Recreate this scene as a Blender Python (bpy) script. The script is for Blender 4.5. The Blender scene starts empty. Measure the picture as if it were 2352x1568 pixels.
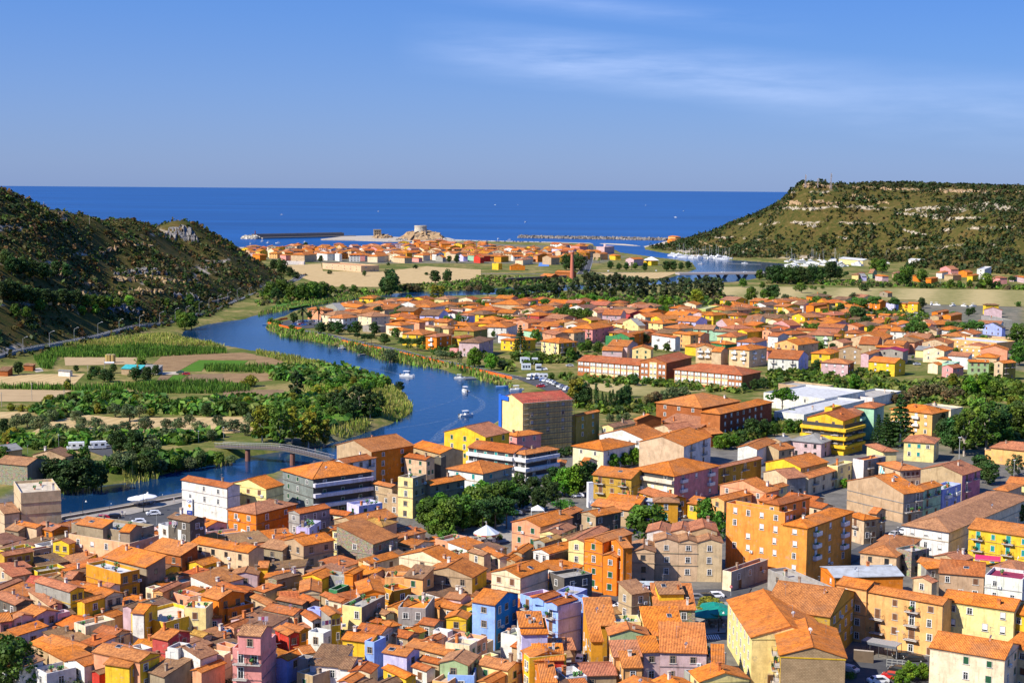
import bpy,math,random
import numpy as np
from mathutils import Vector,Matrix
random.seed(7);RNG=np.random.default_rng(7)
SC=bpy.context.scene;COLL=SC.collection;D_=bpy.data
R_=math.radians
EYE=Vector((0,0,100.0));FP=3500.0
_p=math.atan(354/FP);_r=R_(0.45)
FWD=Vector((0,math.cos(_p),-math.sin(_p)));_u0=Vector((0,math.sin(_p),math.cos(_p)))
RGT=Vector((1,0,0))*math.cos(_r)+_u0*math.sin(_r);UPV=_u0*math.cos(_r)-Vector((1,0,0))*math.sin(_r)
cam=D_.cameras.new('camera');cam.sensor_width=36;cam.lens=36*FP/2352;cam.clip_start=1;cam.clip_end=200000
camo=D_.objects.new('camera',cam);COLL.objects.link(camo)
M=Matrix(((RGT.x,UPV.x,-FWD.x,EYE.x),(RGT.y,UPV.y,-FWD.y,EYE.y),(RGT.z,UPV.z,-FWD.z,EYE.z),(0,0,0,1)))
camo.matrix_world=M;SC.camera=camo
def at(px,py,z=0.0):
 d=FWD+RGT*((px-1176)/FP)-UPV*((py-784)/FP)
 return EYE+d*((z-EYE.z)/d.z)
def atd(px,py,dist):
 d=FWD+RGT*((px-1176)/FP)-UPV*((py-784)/FP)
 return EYE+d*(dist/math.hypot(d.x,d.y))
def proj(v):
 w=Vector(v)-EYE;f=w.dot(FWD)
 return 1176+FP*w.dot(RGT)/f,784-FP*w.dot(UPV)/f
TILE={'A':(0,1176),'B':(588,1176),'C':(1176,1176),'D':(1764,1176),'E':(0,849.8),'F':(588,849.8),'G':(1176,849.8),'H':(1764,849.8),'K':(588,648.9),'M':(1176,574.2),'N':(1764,574.2),'L':(0,574.2),'P':(516.8,459.4),'Q':(1091,367.5),'T':(0,402)}
def tp(t,x,y):
 if t=='Z':return x,y
 o=TILE[t];return o[0]+x/4,o[1]+y/4
def tag(o,label=None,cat=None,group=None,kind=None):
 if label:o['label']=label
 if cat:o['category']=cat
 if group:o['group']=group
 if kind:o['kind']=kind
 return o
def empty(name,loc,rz=0.0):
 o=D_.objects.new(name,None);COLL.objects.link(o);o.location=loc;o.rotation_euler=(0,0,rz);o.empty_display_size=.5
 return o
def link(name,me,parent=None,loc=(0,0,0),rz=0.0,sc=None):
 o=D_.objects.new(name,me);COLL.objects.link(o)
 if parent is not None:o.parent=parent
 o.location=loc;o.rotation_euler=(0,0,rz)
 if sc is not None:o.scale=sc
 return o
class MB:
 """collects faces; one mesh"""
 def __init__(s):s.v=[];s.f=[];s.m=[];s.uv=[];s.c=[];s.hasuv=False
 def face(s,pts,mat=0,uv=None,col=(1,1,1)):
  n=len(s.v);s.v.extend(tuple(p)for p in pts);s.f.append(tuple(range(n,n+len(pts))));s.m.append(mat)
  s.uv.append(uv or[(0,0)]*len(pts));s.c.append(col)
 def box(s,x0,x1,y0,y1,z0,z1,mat=0,col=(1,1,1),bottom=True,M=None):
  P=[(x0,y0,z0),(x1,y0,z0),(x1,y1,z0),(x0,y1,z0),(x0,y0,z1),(x1,y0,z1),(x1,y1,z1),(x0,y1,z1)]
  if M is not None:P=[tuple(M@Vector(p))for p in P]
  for q in((0,1,5,4),(1,2,6,5),(2,3,7,6),(3,0,4,7),(4,5,6,7))+(((3,2,1,0),)if bottom else()):
   s.face([P[i]for i in q],mat,None,col)
 def tube(s,a,b,ra,rb=None,n=6,mat=0,col=(1,1,1),cap=True):
  a=Vector(a);b=Vector(b);rb=ra if rb is None else rb
  d=(b-a).normalized();t=d.orthogonal().normalized();w=d.cross(t)
  A=[a+(t*math.cos(k*2*math.pi/n)+w*math.sin(k*2*math.pi/n))*ra for k in range(n)]
  B=[b+(t*math.cos(k*2*math.pi/n)+w*math.sin(k*2*math.pi/n))*rb for k in range(n)]
  for k in range(n):s.face([A[k],A[(k+1)%n],B[(k+1)%n],B[k]],mat,None,col)
  if cap:s.face(B,mat,None,col);s.face(A[::-1],mat,None,col)
 def mesh(s,name,mats):
  me=D_.meshes.new(name);me.from_pydata(s.v,[],s.f)
  for m in mats:me.materials.append(m)
  if s.m:me.polygons.foreach_set('material_index',np.array(s.m,np.int32))
  uvl=me.uv_layers.new(name='UVMap');uvl.data.foreach_set('uv',np.array([c for u in s.uv for p in u for c in p],np.float32))
  ca=me.color_attributes.new('Col','FLOAT_COLOR','CORNER')
  arr=np.array([ch for f,c in zip(s.f,s.c)for _ in f for ch in(c[0],c[1],c[2],1.0)],np.float32)
  ca.data.foreach_set('color',arr);me.update();return me
 def obj(s,name,mats,parent=None,loc=(0,0,0),rz=0.0):
  return link(name,s.mesh(name,mats),parent,loc,rz)
def quads_mesh(name,V,mats,col=None,smooth=False):
 """V: (n,4,3) numpy quads"""
 n=len(V);me=D_.meshes.new(name)
 me.vertices.add(n*4);me.vertices.foreach_set('co',V.reshape(-1).astype(np.float32))
 me.loops.add(n*4);me.loops.foreach_set('vertex_index',np.arange(n*4,dtype=np.int32))
 me.polygons.add(n);me.polygons.foreach_set('loop_start',np.arange(0,n*4,4,dtype=np.int32))
 for m in mats:me.materials.append(m)
 me.update(calc_edges=True)
 if col is not None:
  ca=me.color_attributes.new('Col','FLOAT_COLOR','CORNER')
  c4=np.concatenate([col,np.ones((n,1))],1).repeat(4,0).astype(np.float32)
  ca.data.foreach_set('color',c4.reshape(-1))
 return me
def newmat(name,rough=.8,spec=.3):
 m=D_.materials.new(name);m.use_nodes=True;nt=m.node_tree;b=nt.nodes['Principled BSDF']
 b.inputs['Roughness'].default_value=rough;b.inputs['Specular IOR Level'].default_value=spec
 return m,nt,b
def N(nt,typ,**kw):
 n=nt.nodes.new('ShaderNode'+typ)
 for k,v in kw.items():
  if k in n.inputs.keys():n.inputs[k].default_value=v
  else:setattr(n,k,v)
 return n
def L(nt,a,b):nt.links.new(a,b)
def ramp(nt,fac,stops):
 r=N(nt,'ValToRGB');e=r.color_ramp.elements
 while len(e)<len(stops):e.new(0.5)
 for el,(p,c)in zip(e,stops):el.position=p;el.color=(*c,1)if len(c)==3 else c
 L(nt,fac,r.inputs[0]);return r.outputs[0]
def mixc(nt,fac,a,b,mode='MIX'):
 n=nt.nodes.new('ShaderNodeMix');n.data_type='RGBA';n.blend_type=mode
 for sock,val in((n.inputs[0],fac),(n.inputs[6],a),(n.inputs[7],b)):
  if hasattr(val,'is_output'):L(nt,val,sock)
  elif isinstance(val,(int,float)):sock.default_value=val
  else:sock.default_value=(*val,1)if len(val)==3 else val
 return n.outputs[2]
def mth(nt,op,a,b=None,c=None,clamp=False):
 n=nt.nodes.new('ShaderNodeMath');n.operation=op;n.use_clamp=clamp
 for i,v in enumerate((a,b,c)):
  if v is None:continue
  if hasattr(v,'is_output'):L(nt,v,n.inputs[i])
  else:n.inputs[i].default_value=v
 return n.outputs[0]
def noise(nt,vec,scale,detail=4,rough=.6,out=0):
 n=N(nt,'TexNoise',Scale=scale,Detail=detail,Roughness=rough)
 if vec is not None:L(nt,vec,n.inputs['Vector'])
 return n.outputs[out]
def bump(nt,b,h,strength=.4,dist=.1):
 n=N(nt,'Bump',Strength=strength,Distance=dist);L(nt,h,n.inputs['Height']);L(nt,n.outputs[0],b.inputs['Normal'])
def plain(name,col,rough=.7,spec=.3,metal=0,var=.25,scale=1.5,emit=0):
 m,nt,b=newmat(name,rough,spec);b.inputs['Metallic'].default_value=metal
 tc=N(nt,'TexCoord').outputs['Object']
 f=noise(nt,tc,scale,5,.65)
 c=ramp(nt,f,[(.25,tuple(x*(1-var)for x in col)),(.75,tuple(min(1,x*(1+var))for x in col))])
 L(nt,c,b.inputs['Base Color']);return m
def pos(nt):return N(nt,'NewGeometry').outputs['Position']
def vcol(nt):return N(nt,'Attribute',attribute_name='Col').outputs['Color']
def scaled(nt,vec,s):
 n=N(nt,'Mapping');L(nt,vec,n.inputs['Vector']);n.inputs['Scale'].default_value=s;return n.outputs[0]
def wall_material():
 m,nt,b=newmat('plaster',.9,.15)
 p=pos(nt);c=vcol(nt)
 big=noise(nt,p,.45,6,.7);fine=noise(nt,p,3.0,4,.7)
 st=noise(nt,scaled(nt,p,(1.6,1.6,.16)),1.0,5,.7)
 f1=ramp(nt,big,[(.3,(.74,.72,.70)),(.62,(1.10,1.10,1.09))])
 f2=ramp(nt,fine,[(.3,(.93,.93,.93)),(.7,(1.04,1.04,1.04))])
 f3=ramp(nt,st,[(.32,(.52,.48,.44)),(.47,(1,1,1))])
 c=mixc(nt,1,mixc(nt,1,c,f1,'MULTIPLY'),f2,'MULTIPLY')
 c=mixc(nt,.55,c,mixc(nt,1,c,f3,'MULTIPLY'))
 pa=ramp(nt,noise(nt,p,.7,5,.7),[(.60,(0,0,0)),(.635,(1,1,1))]);c=mixc(nt,mth(nt,'MULTIPLY',pa,.42),c,(.34,.29,.23))
 L(nt,c,b.inputs['Base Color']);bump(nt,b,fine,.25,.04);return m
def stone_material(name='rubble_stone',s=1.7):
 m,nt,b=newmat(name,.95,.1);p=pos(nt);c=vcol(nt)
 v=N(nt,'TexVoronoi',Scale=s);L(nt,scaled(nt,p,(1,1,1.7)),v.inputs['Vector'])
 e=N(nt,'TexVoronoi',Scale=s,feature='DISTANCE_TO_EDGE');L(nt,scaled(nt,p,(1,1,1.7)),e.inputs['Vector'])
 f=ramp(nt,e.outputs['Distance'],[(.02,(.45,.42,.38)),(.09,(1,1,1))])
 g=mixc(nt,.35,(1,1,1),v.outputs['Color']);c=mixc(nt,1,mixc(nt,1,c,f,'MULTIPLY'),g,'MULTIPLY')
 L(nt,c,b.inputs['Base Color']);bump(nt,b,e.outputs['Distance'],.6,.1);return m
def block_material():
 m,nt,b=newmat('bare_blocks',.95,.1);c=vcol(nt);tc=N(nt,'TexCoord').outputs['UV']
 k=N(nt,'TexBrick',Scale=1.0);k.inputs['Color1'].default_value=(1,1,1,1);k.inputs['Color2'].default_value=(.82,.8,.78,1)
 k.inputs['Mortar'].default_value=(.5,.46,.42,1);k.inputs['Brick Width'].default_value=.55;k.inputs['Row Height'].default_value=.28;k.inputs['Mortar Size'].default_value=.025
 L(nt,tc,k.inputs['Vector']);n=noise(nt,pos(nt),.5,5,.7)
 c=mixc(nt,1,c,k.outputs['Color'],'MULTIPLY');c=mixc(nt,1,c,ramp(nt,n,[(.3,(.75,.74,.72)),(.65,(1.08,1.06,1.04))]),'MULTIPLY')
 L(nt,c,b.inputs['Base Color']);return m
def tile_material():
 """curved clay tiles: UV.x across the slope in metres, UV.y down it"""
 m,nt,b=newmat('clay_tiles',.85,.2);c=vcol(nt);uv=N(nt,'TexCoord').outputs['UV']
 sx=N(nt,'SeparateXYZ');L(nt,uv,sx.inputs[0])
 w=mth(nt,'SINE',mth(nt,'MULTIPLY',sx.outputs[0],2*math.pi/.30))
 col=mth(nt,'FLOOR',mth(nt,'DIVIDE',sx.outputs[0],.30));row=mth(nt,'FLOOR',mth(nt,'DIVIDE',sx.outputs[1],.40))
 cmb=N(nt,'CombineXYZ');L(nt,col,cmb.inputs[0]);L(nt,row,cmb.inputs[1])
 wn=N(nt,'TexWhiteNoise',noise_dimensions='3D');L(nt,cmb.outputs[0],wn.inputs['Vector'])
 p=pos(nt);pn=noise(nt,p,.35,5,.7);pn2=noise(nt,p,1.3,3,.7)
 t=ramp(nt,wn.outputs['Value'],[(0,(.66,.60,.60)),(.45,(1,1,1)),(1,(1.32,1.32,1.2))])
 c=mixc(nt,.75,c,mixc(nt,1,c,t,'MULTIPLY'))
 c=mixc(nt,1,c,ramp(nt,pn,[(.3,(.66,.64,.66)),(.6,(1.12,1.12,1.10))]),'MULTIPLY')
 pl=noise(nt,p,.11,5,.75);c=mixc(nt,mth(nt,'MULTIPLY',ramp(nt,pl,[(.48,(0,0,0)),(.62,(1,1,1))]),.40),c,(.50,.25,.12))
 c=mixc(nt,mth(nt,'MULTIPLY',ramp(nt,pn2,[(.58,(0,0,0)),(.72,(1,1,1))]),.35),c,(.12,.08,.05))
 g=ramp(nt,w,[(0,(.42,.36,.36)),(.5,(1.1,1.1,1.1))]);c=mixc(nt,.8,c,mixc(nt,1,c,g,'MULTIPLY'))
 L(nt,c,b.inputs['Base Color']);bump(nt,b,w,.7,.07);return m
def flat_material():
 m,nt,b=newmat('screed',.9,.2);p=pos(nt);c=vcol(nt)
 c=mixc(nt,1,c,ramp(nt,noise(nt,p,.5,6,.7),[(.3,(.68,.66,.63)),(.6,(1.06,1.06,1.06))]),'MULTIPLY')
 L(nt,c,b.inputs['Base Color']);return m
def painted():
 m,nt,b=newmat('paint',.55,.35);c=vcol(nt)
 c=mixc(nt,1,c,ramp(nt,noise(nt,pos(nt),2.5,4,.6),[(.3,(.85,.85,.85)),(.7,(1.08,1.08,1.08))]),'MULTIPLY')
 L(nt,c,b.inputs['Base Color']);return m
def leaf_material(name):
 m,nt,b=newmat(name,.6,.25);c=vcol(nt);oi=N(nt,'ObjectInfo')
 hs=N(nt,'HueSaturation');L(nt,c,hs.inputs['Color'])
 L(nt,mth(nt,'MULTIPLY_ADD',oi.outputs['Random'],.04,.48),hs.inputs['Hue'])
 wr=N(nt,'TexWhiteNoise',noise_dimensions='1D');L(nt,oi.outputs['Random'],wr.inputs['W'])
 L(nt,mth(nt,'MULTIPLY_ADD',wr.outputs['Value'],.6,.7),hs.inputs['Value'])
 L(nt,hs.outputs[0],b.inputs['Base Color'])
 tr=N(nt,'BsdfTranslucent');L(nt,hs.outputs[0],tr.inputs['Color']);mx=N(nt,'MixShader',Fac=.25)
 L(nt,b.outputs[0],mx.inputs[1]);L(nt,tr.outputs[0],mx.inputs[2]);L(nt,mx.outputs[0],nt.nodes['Material Output'].inputs[0]);return m
def glass_dark():
 m,nt,b=newmat('window_glass',.15,.5);oi=N(nt,'ObjectInfo')
 L(nt,ramp(nt,oi.outputs['Random'],[(0,(.012,.013,.015)),(1,(.05,.055,.06))]),b.inputs['Base Color']);return m
WALL=wall_material();STONE=stone_material();BLOCK=block_material();TILEM=tile_material();FLAT=flat_material();PAINT=painted()
LEAF=leaf_material('leaves');GLASS=glass_dark()
BARK=plain('bark',(.10,.075,.05),.9,.1,scale=3);METAL=plain('galvanised_metal',(.35,.36,.37),.45,.5,.6);DARK=plain('dark_iron',(.03,.03,.032),.6)
WHITE=plain('white_paint',(.8,.8,.78),.5,var=.06);ASPH=plain('asphalt',(.075,.075,.078),.9,.1,scale=.4);CONC=plain('concrete',(.33,.31,.28),.9,.1,scale=.6)
PAVE=plain('paving',(.30,.27,.23),.9,.1,scale=.5,var=.2);RUBBER=plain('rubber',(.015,.015,.015),.8)
def W(*pts):return[at(x,y,0).to_2d()for x,y in pts]
RIVER=W((-60,1228),(20,1213),(147,1191),(300,1166),(422,1143),(560,1112),(700,1078),(880,1045),(1000,1030),(1100,1005),(1150,960),(1185,925),(1200,893),(1176,891),(1113,874),(1050,861),(1018,849),(978,840),(900,826),(870,821),(823,809),(780,796),(728,786),(663,771),(615,759),(610,751),(612,741),(630,733),(659,724),(677,714),(767,699),(842,686),(917,685),(987,683),(1104,679),(1216,676),(1316,668),(1400,661),(1500,655),(1600,651),(1676,650),(1733,641),(1764,620),(1806,615),(1812,606),(1760,602),(1700,598),(1640,595),(1575,589),(1520,580),(1484,573),(1480,566),(1360,559),(1366,566),(1416,575),(1426,581),(1466,586),(1516,593),(1560,598),(1590,603),(1600,618),(1566,630),(1530,640),(1500,645),(1450,650),(1330,653),(1270,656),(1176,660),(1104,664),(1050,668),(950,671),(892,674),(842,680),(767,693),(677,707),(592,723),(560,733),(525,737),(470,746),(425,760),(415,770),(440,783),(520,795),(588,807),(658,819),(725,834),(795,849),(838,854),(880,868),(915,888),(938,912),(945,936),(933,955),(905,970),(850,990),(788,1010),(728,1025),(620,1040),(550,1052),(475,1068),(400,1083),(287,1108),(212,1116),(140,1130),(75,1160),(20,1196),(-60,1225))
SEA=W((480,572),(560,569),(642,572),(742,571),(817,569),(892,564),(967,559),(1010,555),(1045,551),(1091,553),(1180,555),(1266,557),(1340,559),(1390,560),(1440,562),(1480,566),(1500,562),(1530,554),(1570,549.5))+[Vector(p)for p in((420,2760),(620,3000),(1800,3060),(1800,9000),(-3000,9000),(-3000,2100),(-620,2080))]
def sdist(P,poly):
 """signed distance, negative inside poly. P (n,2)"""
 A=np.array([tuple(p)for p in poly]);B=np.roll(A,-1,0);d2=np.full(len(P),1e18);ins=np.zeros(len(P),bool)
 x,y=P[:,0],P[:,1]
 for(ax,ay),(bx,by)in zip(A,B):
  ex,ey=bx-ax,by-ay;l2=ex*ex+ey*ey+1e-12
  t=np.clip(((x-ax)*ex+(y-ay)*ey)/l2,0,1)
  d2=np.minimum(d2,(x-ax-t*ex)**2+(y-ay-t*ey)**2)
  c=((ay>y)!=(by>y));
  if ay!=by:ins^=c&(x<(bx-ax)*(y-ay)/(by-ay)+ax)
 d=np.sqrt(d2);return np.where(ins,-d,d)
def sstep(a,b,x):t=np.clip((x-a)/(b-a),0,1);return t*t*(3-2*t)
def vnoise(P,s,seed=0):
 """smooth value noise (n,2) -> (n,)"""
 q=P/s;i=np.floor(q).astype(np.int64);f=q-i;f=f*f*(3-2*f)
 def h(a,b):
  n=(a*374761393+b*668265263+seed*974634)&0x7fffffff;n=((n^(n>>13))*1274126177)&0x7fffffff;return(n^(n>>16))%10007/10007.0
 a,b=i[:,0],i[:,1]
 return(h(a,b)*(1-f[:,0])+h(a+1,b)*f[:,0])*(1-f[:,1])+(h(a,b+1)*(1-f[:,0])+h(a+1,b+1)*f[:,0])*f[:,1]
def fbm(P,s,o=4,seed=0):return sum(vnoise(P,s/2**k,seed+k)/2**k for k in range(o))/sum(1/2**k for k in range(o))-.5
class TPS:
 def __init__(s,pts):
  s.X=np.array([(p[0],p[1])for p in pts])/500;z=np.array([p[2]for p in pts]);n=len(z)
  A=np.zeros((n+3,n+3));A[:n,:n]=s.k(s.X[:,None]-s.X[None])+np.eye(n)*1e-4;A[:n,n]=1;A[:n,n+1:]=s.X;A[n:,:n]=A[:n,n:].T
  s.w=np.linalg.solve(A,np.concatenate([z,[0,0,0]]))
 @staticmethod
 def k(d):r2=(d**2).sum(-1);return np.where(r2>0,r2*np.log(r2+1e-12)*.5,0)
 def __call__(s,P):
  P=P/500;out=np.full(len(P),s.w[-3])+P@s.w[-2:]
  for x,w in zip(s.X,s.w):out+=w*s.k(P-x)
  return out
def hp(l):return[tuple(atd(*q))for q in l]
LH=hp([(0,430,1150),(60,450,1200),(130,480,1230),(200,487,1280),(290,500,1400),(350,508,1450),(400,500,1520),(440,505,1560),(480,530,1580),(530,560,1600),(560,578,1620),(600,600,1600),(640,630,1580),(668,648,1550),(-200,395,1100),(-500,380,1050),(255,650,1130),(350,645,1160),(455,652,1190),(300,628,1210),(400,625,1240),(400,690,1120),(187,672,980),(287,672,1010),(200,655,1050),(270,708,975),(280,735,1000),(100,600,1000),(0,600,980),(0,700,880),(150,740,950),(50,760,915),(250,560,1250),(320,560,1350),(420,525,1500),(420,568,1470),(420,590,1400),(530,620,1450),(560,640,1400),(480,660,1260),(500,650,1300),(-300,600,900),(-300,790,800),(100,520,1130),(0,500,1080)])
def gp(l):return[(*at(x,y,z).to_2d(),z)for x,y,z in l]
LH+=gp([(0,822,3),(110,801,3),(200,782,3),(350,753,3),(430,731,3),(467,724,3),(527,694,3),(555,684,3),(610,668,3),(677,649,2),(692,632,1),(-300,860,2)])
LH+=gp([(0,880,-8),(200,850,-8),(380,800,-8),(520,760,-8),(600,715,-8),(700,670,-8),(760,640,-10),(0,1000,-14),(400,1000,-14),(700,850,-14),(760,740,-14),(-400,1000,-14),(900,690,-14),(1000,620,-14)])
LH+=[(atd(px,500,d).x,atd(px,500,d).y,z)for px,d,z in((0,1600,72),(300,1900,22),(450,1950,1),(560,1800,0),(650,1700,0),(-300,1700,80),(150,1900,40),(-300,2200,40),(600,2100,-6),(400,2200,-6))]
RH=hp([(1830,425,2400),(1900,420,2400),(2000,424,2400),(2200,425,2370),(2352,430,2330),(1800,455,2430),(1750,485,2480),(1700,505,2530),(1650,528,2580),(1600,545,2620),(1568,553,2650),(1830,449,2375),(2000,449,2365),(2200,452,2310),(2340,457,2260),(1850,480,2335),(2000,490,2300),(2200,490,2220),(2340,490,2150),(1750,530,2400),(1850,540,2280),(2000,545,2240),(2200,545,2150),(2340,545,2050),(1700,568,2300),(1850,574,2215),(2000,578,2175),(2200,582,2070),(2340,590,1950),(2700,430,2300),(2700,560,1950),(1620,566,2450),(1560,562,2560),(1530,566,2530)])
RH+=gp([(1500,578,1),(1560,587,2),(1640,590,2),(1700,592,2),(1760,594,1),(1800,595,1),(1900,597,1),(2000,599,1),(2100,604,1),(2200,610,2),(2352,622,2),(1850,612,-4),(2000,620,-5),(1750,606,-4),(2700,650,2),(1484,569,0)])
RH+=gp([(1700,625,-8),(1850,632,-8),(2000,638,-8),(2200,645,-8),(2400,655,-8),(1500,600,-8),(1420,565,-10),(1600,610,-8),(1600,660,-16),(2300,690,-16)])
RH+=[(atd(px,500,d).x,atd(px,500,d).y,z)for px,d,z in((1860,2800,95),(2352,2800,108),(1700,2900,18),(1600,2850,-4),(1500,2800,-8),(1750,3200,-5),(2352,3300,60),(1540,2680,-2),(1480,2600,-6))]
def back(l,n,ds):
 o=[]
 for x,y,z in l[:n]:
  r=math.hypot(x,y)
  for dd,dz in ds:k=(r+dd)/r;o.append((x*k,y*k,z-dz))
 return o
LH+=back(LH,16,((70,7),(180,22)));RH+=back(RH,11,((60,2),(160,5)))
TL,TR=TPS(LH),TPS(RH)
RDP=np.array([tuple(at(x,y,3.2).to_2d())for x,y in((-500,930),(-60,836),(0,822),(110,801),(200,782),(262,768),(350,752),(390,742),(430,731),(467,724),(500,707),(527,695),(549,685),(582,674),(622,659),(657,649),(677,644),(690,634),(700,630))])
def roaddist(P):
 d2=np.full(len(P),1e18);sg=np.ones(len(P));x,y=P[:,0],P[:,1]
 for(ax,ay),(bx,by)in zip(RDP[:-1],RDP[1:]):
  ex,ey=bx-ax,by-ay;t=np.clip(((x-ax)*ex+(y-ay)*ey)/(ex*ex+ey*ey),0,1);q=(x-ax-t*ex)**2+(y-ay-t*ey)**2;sg=np.where(q<d2,np.sign(ex*(y-ay)-ey*(x-ax)),sg);d2=np.minimum(d2,q)
 return np.sqrt(d2),sg
def hills(P):
 x,y=P[:,0],P[:,1];o=np.full(len(P),-20.0)
 lm=(x<60)&(y>700)&(y<2300);rm=(x>180)&(y>1550)
 if lm.any():
  q=P[lm];h=TL(q);o[lm]=h+np.clip(h/12,0,1)*(fbm(q,90,5,3)*7+fbm(q,22,3,9)*3-3.5)
  rd,sg=roaddist(q);o[lm]=np.minimum(o[lm],np.where(sg>0,2.4+np.maximum(0,rd-6)*.75,2.4-rd*.15))
 if rm.any():
  q=P[rm];h=TR(q);o[rm]=np.maximum(o[rm],h+np.clip(h/12,0,1)*(fbm(q,110,5,5)*11+fbm(q,25,3,8)*3.5)*np.where(h>90,.3,1)-3.0*np.clip(h/40,0,1))
 return o
def plainz(P):
 d=np.hypot(P[:,0],P[:,1]);return 3.0-1.7*sstep(560,700,d)
def waterd(P):return np.minimum(sdist(P,RIVER),sdist(P,SEA))
def landz(P):
 w=waterd(P);pz=plainz(P);far=sstep(900,1500,np.hypot(P[:,0],P[:,1]))
 z=np.where(w<0,-3*sstep(0,8,-w),pz*sstep(0,4,w))
 h=hills(P);hm=np.clip((w-2)/10,0,1);z=np.where(w>0,np.maximum(z,np.minimum(h,3+h*hm)),z)
 return z,w,h
def gz(x,y):return float(np.maximum(landz(np.array([[x,y]]))[0][0],0))
def gzs(P):return landz(np.asarray(P))[0]
def ground_material():
 m,nt,b=newmat('ground',.95,.08);p=pos(nt)
 a=N(nt,'Attribute',attribute_name='Col').outputs['Color'];s=N(nt,'SeparateColor');L(nt,a,s.inputs[0])
 n1=noise(nt,p,.024,7,.7);n2=noise(nt,p,.15,5,.7);n3=noise(nt,p,.008,4,.6)
 grass=ramp(nt,mth(nt,'ADD',mth(nt,'MULTIPLY',n1,.6),mth(nt,'MULTIPLY',n2,.4)),[(.36,(.055,.095,.014)),(.48,(.12,.13,.03)),(.57,(.26,.20,.075)),(.7,(.38,.28,.13))])
 n4=noise(nt,p,.17,7,.78);soil=ramp(nt,mth(nt,'ADD',mth(nt,'MULTIPLY',n2,.45),mth(nt,'MULTIPLY',n4,.55)),[(.34,(.022,.036,.007)),(.43,(.055,.056,.013)),(.50,(.11,.068,.021)),(.57,(.17,.095,.034)),(.66,(.38,.27,.13))])
 scr=ramp(nt,n1,[(.35,(.024,.048,.008)),(.52,(.055,.068,.014)),(.66,(.10,.07,.022))])
 hill=mixc(nt,.55,soil,scr)
 sp=N(nt,'SeparateXYZ');L(nt,p,sp.inputs[0]);zz=mth(nt,'ADD',sp.outputs[2],mth(nt,'MULTIPLY',mth(nt,'SUBTRACT',noise(nt,p,.006,4,.6),.5),46))
 band=mth(nt,'FRACT',mth(nt,'DIVIDE',zz,25.0))
 rk=mth(nt,'MULTIPLY',ramp(nt,band,[(.0,(0,0,0)),(.04,(1,1,1)),(.13,(1,1,1)),(.18,(0,0,0))]),ramp(nt,n1,[(.5,(0,0,0)),(.56,(1,1,1))]))
 gn=N(nt,'NewGeometry').outputs['True Normal'];sn=N(nt,'SeparateXYZ');L(nt,gn,sn.inputs[0])
 steep=ramp(nt,mth(nt,'ADD',sn.outputs[2],mth(nt,'MULTIPLY',mth(nt,'SUBTRACT',n2,.5),.5)),[(.40,(1,1,1)),(.50,(0,0,0))])
 rock=ramp(nt,noise(nt,p,.25,6,.75),[(.3,(.16,.12,.08)),(.5,(.36,.29,.2)),(.7,(.6,.54,.44))])
 hill=mixc(nt,rk,hill,rock);hill=mixc(nt,steep,hill,rock)
 c=mixc(nt,s.outputs[0],grass,hill)
 c=mixc(nt,s.outputs[1],c,ramp(nt,n2,[(.3,(.42,.35,.25)),(.7,(.55,.47,.36))]))
 c=mixc(nt,s.outputs[2],c,ramp(nt,n2,[(.3,(.10,.095,.085)),(.7,(.22,.2,.17))]))
 L(nt,c,b.inputs['Base Color']);bump(nt,b,noise(nt,p,.5,5,.7),.5,.6);return m
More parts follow.
